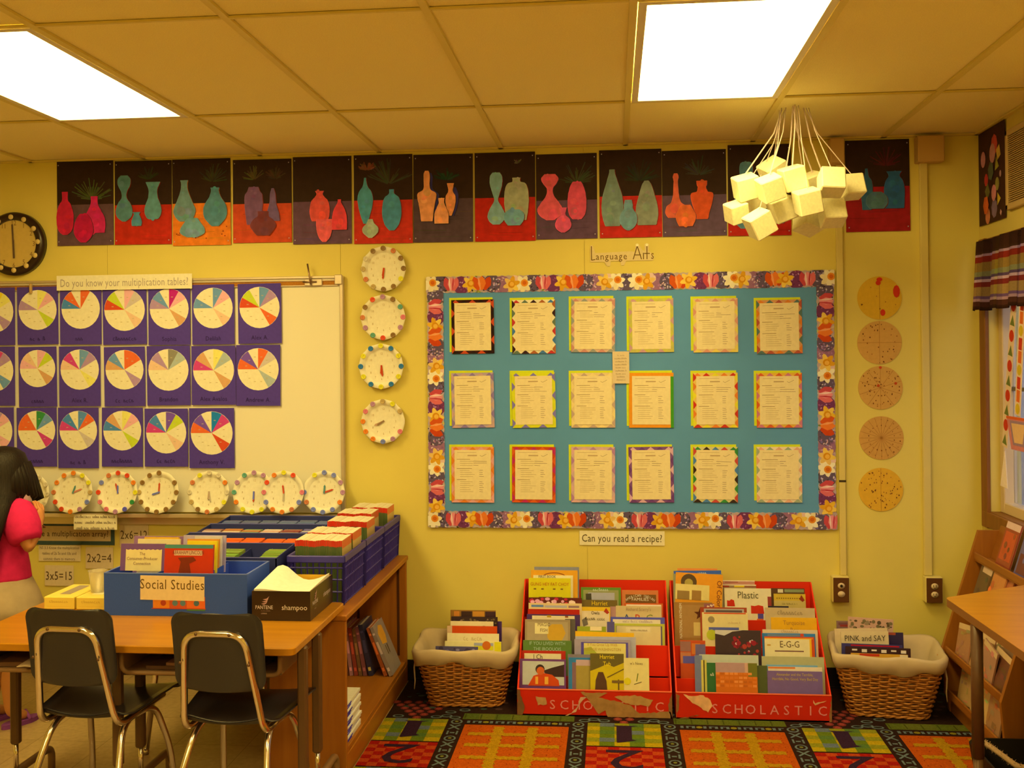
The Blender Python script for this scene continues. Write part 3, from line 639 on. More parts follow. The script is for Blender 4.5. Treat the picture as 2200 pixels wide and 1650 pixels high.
# ---- bulletin board
a = wallrect(951, 620, 1760, 1103, 5.085); cx, cz, w, h = a
t = thing('bulletin_board', 'large bulletin board of blue paper inside a flowered border', 'bulletin board', (cx, 0, cz))
MB().box((0, -.007, 0), (w+.06, .010, h+.06)).build('backing_paper', mat('blue_backing_paper', A(92, 136, 144), .75, spec=.15, noise=.05, nscale=4, bump=.3, bscale=5), t)
SEQ = ['white','grey','tulipp','mag','daff','tulipo','grey','mauve','daff2']
def border(name, L, wd, up, seed, loc):
    """printed paper strip crowded with spring flowers"""
    rnd = random.Random(seed); mb = MB(); q = .53
    if up == 'h': T = lambda a, b: (a, b)
    else: T = lambda a, b: (b, -a)
    cl = lambda a, b: (max(-L/2, min(L/2, a)), max(-wd*q, min(wd*q, b)))
    def pg(pts, c, ly): mb.poly([T(*cl(a, b)) for a, b in pts], A(*c), ly, y=-.0015, dl=.00035)
    def blob(a, b, r, c, ly, n=9, el=1, an=0):
        ca, sa = math.cos(an), math.sin(an)
        pg([(a+r*math.cos(2*PI*i/n)*ca-r*el*math.sin(2*PI*i/n)*sa, b+r*math.cos(2*PI*i/n)*sa+r*el*math.sin(2*PI*i/n)*ca) for i in range(n)], c, ly)
    def petal(a, b, an, l, w, c, ly):
        d, e = math.cos(an), math.sin(an); pg([(a+d*l*t-e*w*k, b+e*l*t+d*w*k) for t, k in ((.05, .25), (.5, .95), (.85, .6), (1.02, 0), (.85, -.6), (.5, -.95), (.05, -.25))], c, ly)
    n = 2*int(L/.03); edge = [(-L/2+L*i/n, wd*.5+(.003 if i % 2 else -.001)) for i in range(n+1)]
    pts = [T(a, b) for a, b in edge]+[T(a, -b) for a, b in edge[::-1]]
    mb.prism(pts, -.0015, 0, A(186, 150, 100))
    for i in range(int(L/.016)):
        a = rnd.uniform(-L/2, L/2); b = rnd.uniform(-.46, .46)*wd
        petal(a, b, rnd.uniform(0, 6.3), rnd.uniform(.012, .026), .005, rnd.choice([(150,140,30),(64,50,18),(118,118,34),(92,70,34),(190,176,60),(206,170,90)]), 1)
    m = max(1, round(L/.0505)); s = L/m
    for i in range(m):
        a0 = -L/2+s*(i+.5); k = SEQ[(i+seed) % 9] if (seed or a0 < 0) else SEQ[(m-1-i) % 9]; b0 = rnd.uniform(-.06, .06)*wd; S = wd*.56
        if k == 'white':
            for j in range(7): petal(a0, b0, j*.9+.2, S*1.05, S*.34, rnd.choice([(238,208,118),(232,198,104),(240,212,130)]), 4)
            blob(a0+.2*S, b0+.15*S, S*.42, (222,128,20), 6, 11); blob(a0+.2*S, b0+.15*S, S*.24, (206,92,14), 7, 8)
        elif k in ('daff', 'daff2'):
            c = (228,166,28) if k == 'daff' else (226,172,60)
            if k == 'daff2':
                for j in range(3): petal(a0+.5*S, b0-.2*S+j*.3*S, 1.2+j*.4, S*.9, S*.3, (226,176,110), 4)
            for j in range(6): petal(a0-.1*S, b0, j*1.047+.3, S*1.0, S*.3, rnd.choice([c, (218,146,18), (234,182,50)]), 5)
            blob(a0-.1*S, b0, S*.40, (210,130,12), 6, 12); blob(a0-.06*S, b0+.05*S, S*.26, (232,164,40), 7, 9)
        elif k == 'tulipo':
            for j, (dx, an, c) in enumerate(((-.35, 1.9, (206,78,14)), (.3, 1.2, (196,62,12)), (0, 1.57, (226,112,26)), (-.12, 1.75, (234,146,60)))): petal(a0+dx*S, b0-.8*S, an, S*1.65, S*(.5 if j < 3 else .12), c, 5)
        elif k == 'tulipp':
            for j, (dx, an, c) in enumerate(((-.3, 1.8, (196,66,48)), (.3, 1.35, (214,96,66)), (0, 1.57, (226,130,92)), (-.1, 1.66, (240,190,140)), (.14, 1.5, (186,52,44)))): petal(a0+dx*S, b0-.8*S, an, S*1.6, S*(.42 if j < 3 else .10), c, 5)
        else:
            base, fl = {'grey': ((96,74,64),[(176,146,124),(74,54,44),(206,176,124),(120,96,100),(150,116,112),(60,42,34)]), 'mag': ((112,48,60),[(156,80,86),(138,58,76),(186,126,114),(98,38,52),(120,52,72)]), 'mauve': ((150,96,84),[(194,142,106),(138,82,84),(210,166,116),(166,106,100)])}[k]
            blob(a0, b0, S*1.02, base, 2, 12)
            for j in range(26):
                an = rnd.uniform(0, 6.3); x, y_ = a0+rnd.uniform(-.95, .95)*S, b0+rnd.uniform(-.9, .9)*S
                petal(x, y_, an, S*rnd.uniform(.18, .34), S*.09, rnd.choice(fl), 3)
    return mb.build(name, ART, t, loc=loc)
bw = .078
border('flower_border', w+2*bw, bw, 'h', 0, (0, -.0125, h/2+bw/2-.006))
border('flower_border', w+2*bw, bw, 'h', 9, (0, -.0125, -h/2-bw/2+.006))
border('flower_border', h, bw, 'v', 1, (-w/2-bw/2+.006, -.0135, 0))
border('flower_border', h, bw, 'v', 19, (w/2+bw/2-.006, -.0135, 0))
# ---- recipe sheets
SH = [ # columns by row: (ground, [triangle colours], how it looks)
 [((60,20,10),[(200,70,20),(40,20,10)],'red and black zigzag'),((236,206,112),[(190,50,30),(100,110,60),(60,30,20),(170,90,30),(70,110,110)],'white border with dark coloured triangles'),((214,166,96),[(200,130,80),(150,140,90)],'faded peach'),((200,180,50),[(196,140,100),(190,170,60)],'lime and dusty pink'),((222,176,90),[(214,140,80),(226,190,60)],'pale orange and pink'),((210,140,60),[(220,120,30),(90,110,70),(180,80,40)],'orange right edge and green left edge')],
 [((180,148,110),[(140,110,110),(200,150,100)],'faded lilac'),((214,200,20),[(130,110,120),(214,200,20)],'bright yellow with lilac triangles'),((226,186,90),[(236,196,90),(190,150,90)],'barely coloured cream'),((232,140,20),[(232,140,20)],'solid orange with one green side'),((226,176,60),[(226,120,30),(200,50,20),(230,200,30)],'yellow to red flame'),((226,168,40),[(214,90,30),(200,110,90)],'amber sides and a pink foot')],
 [((228,140,70),[(224,120,30),(226,150,100)],'salmon and orange'),((200,70,16),[(190,40,60),(220,90,20)],'red-orange scalloped'),((206,160,110),[(180,120,110),(220,160,110)],'dusty pink'),((130,78,90),[(220,160,120),(110,60,84)],'purple and pink zigzag'),((214,190,90),[(60,130,40),(60,40,20),(80,120,130),(200,70,40)],'white border with green and dark triangles'),((236,200,116),[(226,160,90),(160,160,90)],'pale border sitting low on its backing')]]
CX = [967,1097,1224,1348,1486,1622]; RY = [640,797,956]; WD = [95,97,98,100,100,102]
for r in range(3):
    for c in range(6):
        gcol, tri, look = SH[r][c]; x0 = CX[c]; y0 = RY[r]-(3 if c in (2,3,4) and r == 0 else 0); w0 = WD[c]
        cx, cz, w, h = wallrect(x0, y0, x0+w0, y0+122+(r*2), 5.08)
        rnd = random.Random(r*10+c); col = ['far-left', 'second', 'third', 'fourth', 'fifth', 'far-right'][c]
        t = thing('recipe_sheet', f'recipe worksheet with {look} edging, {WHERE[r]} row', 'worksheet', (cx, -.0135, cz), group='recipe worksheets on the blue board')
        mb = MB(); mb.box((-.006, .0005, .008), (w-.004, .001, h-.012), A(206, 200, 20)); mb.build('lime_backing', ART, t)
        mb = MB(); q = rnd.uniform(-.004, .006); W2, H2 = w*.96, h*.95
        mb.box((0, 0, 0), (W2, .0012, H2), A(*gcol)); b = .018
        n = 5
        for sd in range(4):
            L = W2 if sd < 2 else H2; n = 5 if sd < 2 else 6
            for i in range(n):
                tc2 = A(*tri[(i+sd) % len(tri)]); a0 = -L/2+L*i/n; a1 = a0+L/n; am = (a0+a1)/2
                if sd == 0: pts = [(a0, H2/2-b), (a1, H2/2-b), (am, H2/2)]
                if sd == 1: pts = [(a0, -H2/2), (a1, -H2/2), (am, -H2/2+b)]
                if sd == 2: pts = [(-W2/2, a0), (-W2/2+b, am), (-W2/2, a1)]
                if sd == 3: pts = [(W2/2, a0), (W2/2, a1), (W2/2-b, am)]
                mb.poly(pts, tc2, 2, y=-.0006)
        if r == 1 and c == 3: mb.rect(W2/2-b*.8, -H2/2, W2/2, H2/2-b, A(70, 140, 20), 3, y=-.0006)
        ww, hh_ = W2-2*b*.85, H2-2*b*.85
        mb.rect(-ww/2, -hh_/2, ww/2, hh_/2, A(234, 198, 100), 4, y=-.0006)
        INK = A(176, 138, 62); z = hh_/2-.012
        mb.line(-ww*.42, z, ww*.1, z, .0016, INK, 5, y=-.0006); z -= .014
        mb.rect(-ww*.14, z-.004, ww*.12, z+.002, A(190, 150, 72), 5, y=-.0006); mb.line(ww*.25, z-.006, ww*.38, z+.006, .0014, A(140, 110, 50), 5, y=-.0006); mb.line(ww*.25, z-.006, ww*.2, z, .0014, A(140, 110, 50), 5, y=-.0006)
        z -= .02
        for i in range(16):
            if i in (4, 9): z -= .006
            hd_ = i in (0, 4, 9)
            x = -ww*.44 + (0 if hd_ else .016); mb.line(x, z, x+ww*rnd.uniform(.25, .42), z, .0022 if hd_ else .0015, A(150, 112, 44) if hd_ else INK, 5, y=-.0006)
            if not hd_:
                xr = ww*(.02 if i < 4 else .18); mb.line(xr, z+.001, xr+ww*rnd.uniform(.08, .4 if i < 4 else .14), z+rnd.uniform(-.001, .002), .0018, A(146, 112, 60), 5, y=-.0006)
            z -= .0098
        mb.build('worksheet', ART, t, loc=(.003, -.003, -.002), rot=(0, rnd.uniform(-.012, .012), 0))
sign('recipe_note', (1316,755,1352,824), '', .011, 'small pale note overlapping the sheets in the middle of the blue board', 'note', col=(220,182,96), lines=['~7','~12','~11','~12','~10','~11','~10','~8','~9'], ink=(160,124,60), y=-.021, Y=5.07)

# ---- round paper fraction circles
PZC = [((1890,640),[],(216,158,24),'yellow paper circle with red patches and one centre line, topmost of five'),((1890,736),[],(206,146,46),'pale paper circle quartered by pencil lines'),((1892,833),[],(206,146,46),'paper circle crowded with brown flecks, middle of five'),((1894,941),[],(204,142,44),'paper circle with a starburst of thin slices'),((1893,1052),[],(220,156,26),'yellow paper circle speckled with brown dots, lowest of five')]
for i, ((px, py), _, col, lab) in enumerate(PZC):
    c = P(px, py, 5.09); rnd = random.Random(i+50); R = .103; mb = MB()
    mb.lathe([(R, 0), (R, .0015)], 48, A(*col), False, M=RX)
    nl = [2, 4, 10, 20, 2][i]
    for k in range(nl):
        an = 2*PI*k/nl; mb.line(0, 0, R*.98*math.sin(an), R*.98*math.cos(an), .0014, A(156, 96, 26), 2, y=-.0015)
    for k in range([8, 34, 60, 30, 64][i]):
        an = rnd.uniform(0, 2*PI); rr = R*math.sqrt(rnd.uniform(.02, .9)); s = rnd.uniform(.0018, .0036)
        if i == 3: an = 2*PI*k/18; rr = R*(.58 if k < 18 else .85)
        x, z = rr*math.sin(an), rr*math.cos(an); mb.poly([(x-s, z), (x, z-s*1.4), (x+s, z), (x, z+s*1.4)], A(*rnd.choice([(120,62,14),(150,90,24),(96,50,14)])), 3, y=-.0015)
    if i == 0:
        for x, z, a, b in [(0,.088,.014,.01),(-.006,.072,.012,.012),(.078,.03,.016,.03),(.014,-.07,.012,.016)]: mb.disc(x, z, a, A(204, 50, 14), 4, 10, rz=b, y=-.0015)
    if i == 2:
        for x, z in [(0, .096), (.07, .02), (-.01, .01)]: mb.disc(x, z, .007, A(196, 70, 20), 4, 8, y=-.0015)
    o = mb.build('fraction_circle', ART, loc=(c.x, -.003, c.z)); tag(o, lab, 'paper circle', 'paper fraction circles between the cable channels')

# ---- cable channels with boxes
cpl = mat('channel_plastic', A(216, 178, 64), .45); bpl = mat('box_plastic', A(196, 142, 50), .5); opl = mat('outlet_plate', A(96, 52, 12), .35); ivory = mat('ivory_plastic', A(214, 172, 84), .4)
def raceway(px0, px1, top, out, blank, label):
    x0, x1 = P(px0, 700, 5.07).x, P(px1, 700, 5.07).x; xm = (x0+x1)/2; oc = P(out[0], out[1], 5.06)
    t = thing('cable_channel', label, 'cable channel', (xm, 0, oc.z))
    ob = .067
    zt_ = P(top[0], top[3], 5.03).z-oc.z
    MB().rbox((0, -.011, (zt_+ob)/2), (x1-x0, .022, zt_-ob+.01), .003).build('channel', cpl, t)
    a, b = P(top[0], top[1], 5.03), P(top[2], top[3], 5.03)
    MB().rbox(((a.x+b.x)/2-xm, -.035, min((a.z+b.z)/2, H_CEIL-.005-(a.z-b.z)/2)-oc.z), (b.x-a.x, .07, a.z-b.z), .004).build('junction_box', bpl, t)
    dx = oc.x-xm
    if blank: MB().box((0, -.0225, P(1807, 1034, 5.07).z-oc.z), (x1-x0+.002, .0012, .010)).build('clip_strap', mat('dark_strap', A(60, 40, 10), .5), t)
    bx = MB().rbox((dx, -.024, 0), (.080, .048, .122), .004).build('outlet_box', cpl, t)
    MB().rbox((dx, -.0505, -.001), (.072, .006, .116), .002).build('cover_plate', opl, bx)
    for s in (-1, 1):
        q = MB(); q.lathe([(.0165, 0), (.0165, .003)], 20, M=Matrix.Translation((dx, -.0535, s*.0195)) @ RX @ Matrix.Diagonal((1, .85, 1, 1)))
        so = q.build('socket', ivory, bx)
        d = MB()
        if blank and s > 0: d.lathe([(.007, 0), (.007, .001)], 12, M=Matrix.Translation((dx, -.0566, s*.0195)) @ RX)
        elif not blank:
            for k in (-1, 1): d.box((dx+k*.006, -.0568, s*.0195+.002), (.0022, .001, .008))
            d.box((dx, -.0568, s*.0195-.008), (.004, .001, .004))
        if d.v: d.build('slots', mat('dark_slot', (.02,.012,.006), .6), so)
raceway(1800, 1814, (1784,296,1815,350), (1806,1266), True, 'cable channel with a brown outlet, left of the paper circles')
raceway(1981, 1998, (1972,291,2030,346), (2006,1267), False, 'cable channel with a brown outlet, right of the paper circles')
# ================================================================== tables, bookcase and boxes on the left
TOPW = wood('table_laminate', A(188, 114, 8), A(172, 102, 6), .3, 'X', .7)
OAK = wood('bookcase_oak', A(176, 100, 14), A(160, 86, 10), .38, 'Y', .7)
OAKV = wood('bookcase_oak_upright', A(172, 96, 14), A(154, 82, 10), .38, 'Z', .7)
CHROME = mat('chrome_tube', A(225, 190, 110), .16, metal=1)
BROWNP = mat('brown_painted_steel', A(96, 60, 20), .4, spec=.4)
TZ = .65
tx0, tx1, ty0, ty1 = -2.245, -1.05, yw(3.325), yw(3.97)
def rounded_slab(mb, x0, x1, y0, y1, z0, z1, r, n=6, col=None):
    pts = []
    for cx, cy, a in ((x1-r, y1-r, 0), (x0+r, y1-r, PI/2), (x0+r, y0+r, PI), (x1-r, y0+r, 1.5*PI)):
        pts += [(cx+r*math.cos(a+PI/2*i/n), cy+r*math.sin(a+PI/2*i/n)) for i in range(n+1)]
    k = len(pts); e = .003
    cxm, cym = (x0+x1)/2, (y0+y1)/2
    def ring(z, s): return [(cxm+(x-cxm)*(1-s/(x1-x0)*2), cym+(y-cym)*(1-s/(y1-y0)*2), z) for x, y in pts]
    mb.loft([ring(z0, e), ring(z0+e, 0), ring(z1-e, 0), ring(z1, e)], col, False)
t = thing('student_table', 'two-seat student table with open book trays and the social studies box on it', 'table', ((tx0+tx1)/2, (ty0+ty1)/2, 0))
ox, oy = (tx0+tx1)/2, (ty0+ty1)/2
mb = MB(); rounded_slab(mb, tx0-ox, tx1-ox, ty0-oy, ty1-oy, TZ-.026, TZ, .02); mb.build('tabletop', TOPW, t)
trm = mat('tray_steel', A(134, 90, 34), .45, spec=.4)
for a, b in ((-2.19, -1.765), (-1.665, -1.115)):
    q = MB(); z0 = .545; q.box(((a+b)/2-ox, -.05, z0), (b-a, .42, .006)); q.box(((a+b)/2-ox, .16, (z0+TZ-.03)/2), (b-a, .006, TZ-.03-z0))
    for x in (a, b): q.box((x-ox, -.05, (z0+TZ-.03)/2), (.006, .42, TZ-.03-z0))
    q.tube(round_path([(a-ox, -.27, TZ-.03), (a-ox, -.27, z0), (b-ox, -.27, z0), (b-ox, -.27, TZ-.03)], .03), .008, 8)
    q.build('book_tray', trm, t)
for lx in (-2.19, -1.715, -1.06):
    q = MB(); s = MB()
    for yy in (yw(3.45)-oy, yw(3.62)-oy):
        q.rbox((lx-ox, yy, (.2+TZ-.026)/2), (.032, .032, TZ-.026-.2), .006)
        s.tube([(lx-ox, yy, .1), (lx-ox, yy, .21)], .009, 10)
    lg = q.build('leg', BROWNP, t); s.build('leg_rod', CHROME, lg)
    f = MB(); ya, yb = yw(3.27)-oy, yw(3.86)-oy
    f.tube(round_path([(lx-ox, ya, .012), (lx-ox, ya, .1), (lx-ox, yb, .1), (lx-ox, yb, .012)], .05), .014, 10)
    fb_ = f.build('foot_bar', trm, t)
    g = MB()
    for yy in (ya, yb): g.lathe([(.0155, 0), (.0155, .012)], 12, M=Matrix.Translation((lx-ox, yy, 0)))
    g.build('foot_cap', mat('foot_cap', A(90, 50, 20), .5), fb_)
# papers and workbooks in the trays
PAPERM = mat('plain_paper', A(234, 202, 112), .8)
def loose(name, x, y, z, w, d, h, col, label, cat='papers', rz=0, bend=0):
    mb = MB(); n = 8
    for k in range(1):
        top = []; 
        vs = []; fs = []
        for i in range(n+1):
            u = -w/2+w*i/n
            for v in (-d/2, d/2):
                zz = bend*math.sin(i*1.3+v*9)*.5 + (bend if v < 0 else 0)*math.cos(i*.8)
                vs.append((u, v, zz)); vs.append((u, v, zz+h))
        for i in range(n):
            a = i*4; b = a+4
            fs += [(a, b, b+2, a+2), (a+1, a+3, b+3, b+1), (a, a+1, b+1, b), (a+2, b+2, b+3, a+3)]
        fs += [(0, 2, 3, 1), (n*4, n*4+1, n*4+3, n*4+2)]
        mb.add(vs, fs, A(*col))
    o = mb.build(name, ART, loc=(x, y, z), rot=(0, 0, rz)); tag(o, label, cat, 'papers and books kept in the table trays')
loose('workbook', -2.0, yw(3.56), .550, .26, .3, .014, (120, 76, 30), 'dark workbook in the left table tray behind the left chair', 'workbook', .1)
loose('paper_sheet', -1.90, yw(3.42), .572, .22, .2, .002, (176, 136, 64), 'crumpled sheet sticking out of the left table tray', 'paper', .1, .006)
loose('workbook', -1.39, yw(3.56), .550, .40, .32, .012, (100, 62, 24), 'wide dark folder lying in the right table tray', 'workbook')
loose('workbook', -1.36, yw(3.54), .564, .3, .3, .010, (140, 90, 40), 'brown workbook on the folder in the right table tray', 'workbook', -.06)
loose('paper_sheet', -1.24, yw(3.42), .575, .09, .13, .002, (206, 156, 14), 'yellow paper corner hanging from the right table tray', 'paper', .2, -.008)

# ---- bookcase end-on to the wall, open to the right
BZ = .622; bx0, bx1, by0, by1 = -1.325, -1.025, yw(3.885), -.03
t = thing('bookcase', 'low oak bookcase standing end-on to the wall, open towards the rug', 'bookcase', ((bx0+bx1)/2, (by0+by1)/2, 0))
ox, oy = (bx0+bx1)/2, (by0+by1)/2; L = by1-by0; W = bx1-bx0
MB().rbox((0, 0, BZ-.012), (W+.012, L+.012, .024), .004).build('top_panel', OAK, t)
for s in (-1, 1): MB().rbox((0, s*(L/2-.011), (BZ-.024)/2), (W, .022, BZ-.024), .003).build('side_panel', OAKV, t)
MB().box((-W/2+.005, 0, (BZ-.024)/2), (.01, L-.044, BZ-.026)).build('back_panel', OAKV, t)
SHZ = .105
MB().rbox((.005, 0, SHZ-.01), (W-.02, L-.045, .02), .002).build('bottom_shelf', OAK, t)
MB().rbox((W/2-.01, 0, (SHZ-.02)/2), (.018, L-.045, SHZ-.022), .002).build('kick_board', OAK, t)
q = MB()
for yy in (-L/2+.035, L/2-.035):
    for xx in (W/2-.04, -W/2+.06): q.box((xx, (-1 if yy > 0 else 1)*-.0 + (L/2-.0235 if yy > 0 else -L/2+.0235), (BZ+SHZ)/2), (.012, .003, BZ-SHZ-.06))
q.build('shelf_track', mat('dark_track', A(78, 36, 6), .5), t)
# leaning hardbacks on the bottom shelf
BK = [((112,60,30),.20,'slim brown hardback, first in the leaning row on the low shelf'),((170,110,80),.215,'dusty pink hardback leaning second on the low shelf'),((150,60,30),.21,'reddish hardback leaning third on the low shelf'),((120,80,34),.205,'olive brown hardback leaning fourth on the low shelf'),((128,70,50),.215,'maroon-brown hardback leaning fifth on the low shelf'),((50,44,46),.225,'dark navy hardback with a yellow spine foot on the low shelf'),((160,76,24),.22,'orange-spined hardback leaning under the grey book'),((150,124,80),.225,'grey picture book with an orange patch, last in the leaning row')]
for i, (c, h, lab) in enumerate(BK):
    th = (.017, .017, .018, .016, .018, .022, .017, .019)[i]; w = .185; h *= 1.08; mb = MB(); cc = A(*c); b_ = .0016
    mb.box((-th/2+b_/2, 0, h/2), (b_, w, h), cc); mb.box((th/2-b_/2, 0, h/2), (b_, w, h), cc); mb.box((0, -w/2+b_/2, h/2), (th-2*b_, b_, h), cc)
    for p, q in ((.10, .17), (.45, .70), (.84, .88)):
        col = A(*((200, 170, 60) if i == 5 and p < .12 else tuple(min(255, v*1.45) for v in c)))
        mb.rect(-th*.3, h*p, th*.3, h*q, col, 1, y=-w/2)
    if i == 7:
        x = th/2+.0008
        mb.add([(x, u*w, v*h) for u, v in [(-.3,.60),(.1,.55),(.22,.7),(.2,.9),(-.1,.95),(-.34,.82)]], [tuple(range(6))], A(226, 150, 30))
        for u in (-.16, .0): mb.add([(x, u*w, .36*h), (x, u*w+.012, .36*h), (x, u*w+.012, .54*h), (x, u*w, .54*h)], [(0,1,2,3)], A(96, 64, 30))
    o = mb.build('hardback_book', GLOSS)
    MB().box((0, .001, h/2), (th-2*b_-.0002, w-.006, h-.006), A(226, 190, 104)).build('pages', ART, o)
    tag(o, lab, 'book', 'hardbacks leaning on the low oak shelf')
    lean = [.10,.12,.14,.15,.17,.21,.36,.40][i]; xb = [-1.262,-1.240,-1.217,-1.196,-1.174,-1.146,-1.076,-1.050][i]
    o.location = (xb, yw(4.80)+w/2, SHZ+.0005+th/2*math.sin(lean)); o.rotation_euler = (0, -lean, 0)
# stack of blue and white workbooks
for i in range(13):
    mb = MB(); w, d, h = .19, .24, .0115
    mb.box((0, 0, h/2), (w, d, h-.001), A(236, 206, 120)); mb.box((0, 0, h-.0007), (w+.002, d+.002, .0012), A(236, 208, 128) if i < 12 else A(236, 208, 124)); mb.box((0, 0, .0008), (w+.002, d+.002, .0012), A(64, 52, 110))
    mb.box((0, -d/2, h/2), (w, .002, h*.6), A(70, 56, 116))
    mb.box((w/2, 0, h/2), (.002, d, h*.9), A(236, 208, 120) )
    mb.box((w/2+.0008, -d*.3, h*.35), (.001, d*.4, h*.5), A(70, 56, 116))
    o = mb.build('workbook', ART, loc=(bx1-.112+.004*math.sin(i*2.1), by0+.165+.003*math.cos(i*1.7), SHZ+.0005+i*h), rot=(0, 0, .02*math.sin(i*1.3)))
    tag(o, 'white and blue workbook in the stack on the low oak shelf' if i < 12 else 'topmost pale workbook of the stack on the low oak shelf', 'workbook', 'stack of workbooks on the low oak shelf')

# ---- second table carrying the fraction bins
t2 = thing('back_table', 'low table against the wall carrying the dark blue divided bins', 'table', (-1.65, yw(4.53), 0))
mb = MB(); rounded_slab(mb, -.31, .31, -.52, .52, BZ-.026, BZ, .02); mb.build('tabletop', TOPW, t2)
for sx in (-1, 1):
    for sy in (-1, 1):
        q = MB(); q.tube([(sx*.2, sy*.4, BZ-.026), (sx*.255, sy*.46, .02)], .012, 10); lg = q.build('leg', CHROME, t2)
        MB().lathe([(.014, 0), (.016, .012), (.01, .026)], 12, M=Matrix.Translation((sx*.257, sy*.462, 0))).build('foot_cap', CHROME, lg)
SW = Matrix(((0,1,0,0),(1,0,0,0),(0,0,1,0),(0,0,0,1)))   # swaps x and y
# ---- divided bins with task cards
NAVY = mat('navy_corrugated', A(54, 54, 66), .5, spec=.3, noise=.05); NAVYL = mat('navy_edge', A(100, 92, 104), .5)
cardcols = [[(112,112,96)]*6, [(170,110,60),(190,120,40),(150,140,60),(216,180,110),(160,110,60),(130,110,100)], [(226,96,22)]*6, [(130,140,36)]*6]
rowname = ['rear', 'second', 'third', 'front']
bh = .205; dep = .240
for r in range(4):
    y1 = yw(4.978)-r*(dep+.006); y0 = y1-dep; w = .56
    t = thing('divided_bin', f'dark blue six-cell bin of task cards, {rowname[r]} of the four bins', 'bin', (-1.612, (y0+y1)/2, BZ), group='dark blue divided bins')
    q = MB(); d = .004
    q.box((0, 0, .002), (w, dep, .004)); 
    q.box((0, dep/2-d/2, bh/2), (w, d, bh)); 
    fh = bh-.015
    q.box((0, -dep/2+d/2, fh/2), (w, d, fh))
    for s in (-1, 1): q.prism([(-dep/2, 0), (dep/2, 0), (dep/2, bh), (-dep/2, fh)], s*(w/2-d/2)-d/2, s*(w/2-d/2)+d/2, M=SW)
    q.build('bin_body', NAVY, t)
    e = MB(); e.box((0, -dep/2+d/2, fh+.001), (w, d+.002, .003)); e.box((0, dep/2-d/2, bh+.001), (w, d+.002, .003)); e.build('rim', NAVYL, t)
    for k in range(1, 6):
        x = -w/2+w*k/6
        MB().prism([(-dep/2+d, .004), (dep/2-d, .004), (dep/2-d, bh-.02), (-dep/2+d, fh-.02)], x-.0015, x+.0015, M=SW).build('divider', NAVY, t)
    for k in range(6):
        if r == 3 and k == 4: continue
        x = -w/2+w*(k+.5)/6; c = cardcols[r][k]; rnd = random.Random(r*6+k); q = MB(); n = 9
        for j in range(n):
            yy = -dep/2+.022+j*(dep-.07)/n; hh = .176+rnd.uniform(-.002, .003)+.012*j/n
            cc = tuple(v*rnd.uniform(.86, 1.1) for v in A(*(c if not (r == 1 and j % 3 == 0) else rnd.choice([(200,110,40),(220,190,120),(150,60,40)]))))
            q.box((0, yy, hh/2), (w/6-.010, (dep-.07)/n*.98, hh), cc)
        o = q.build('task_card_bundle', ART, loc=(-1.612+x, (y0+y1)/2, BZ+.005))
        tag(o, f'{["grey","assorted","orange","green"][r]} task cards filling the {ORD[k]} cell of the {rowname[r]} bin', 'cards', 'task cards in the divided bins')
# ---- crates of readers on the bookcase
CRM = mat('crate_plastic', A(58, 44, 84), .4, spec=.4)
def crate(cx, cy, w, d, h, label, dup_of=None):
    if dup_of:
        t = copy_tree(dup_of); t.location = (cx, cy, BZ+.0005); t['label'] = label; return t
    t = thing('book_crate', label, 'crate', (cx, cy, BZ+.0005), group='purple-blue lattice crates')
    q = MB(); k = .93
    def edge(side, u, z):
        f = k+(1-k)*z/h
        return {'f': (u*w/2*f, -d/2*f, z), 'b': (u*w/2*f, d/2*f, z), 'l': (-w/2*f, u*d/2*f, z), 'r': (w/2*f, u*d/2*f, z)}[side]
    for sd in 'fblr':
        n = 9 if sd in 'fb' else 14
        for i in range(n+1):
            u = -1+2*i/n; q.tube([edge(sd, u, 0), edge(sd, u, h)], .0032 if 0 < i < n else .006, 4, smooth=False)
        for z in (.004, h*.27, h*.52, h*.76): q.tube([edge(sd, -1, z), edge(sd, 1, z)], .004, 4, smooth=False)
    q.build('lattice', CRM, t)
    rm_ = MB(); f = .006
    pts = [(-w/2, -d/2, h), (w/2, -d/2, h), (w/2, d/2, h), (-w/2, d/2, h)]
    for a, b in zip(pts, pts[1:]+pts[:1]):
        va, vb = Vector(a), Vector(b); c = (va+vb)/2; L = (vb-va).length
        rm_.rbox((c.x, c.y, h-.012), (L+.012 if abs(va.y-vb.y) < 1e-6 else .012, .012 if abs(va.y-vb.y) < 1e-6 else L+.012, .028), .003)
    rm_.build('rim', CRM, t)
    b = MB(); 
    b.box((0, 0, .003), (w*k, d*k, .006)); b.build('bottom', CRM, t)
    return t
cw, cdp, chh = .225, .345, .195; cxm = -1.178
c1 = crate(cxm, yw(4.195), cw, cdp, chh, 'lattice crate of green readers nearest the camera')
crate(cxm, yw(4.195)+.358, cw, cdp, chh, 'middle lattice crate on the oak bookcase', c1)
crate(cxm, yw(4.195)+.716, cw, cdp, chh, 'lattice crate nearest the wall on the oak bookcase', c1)
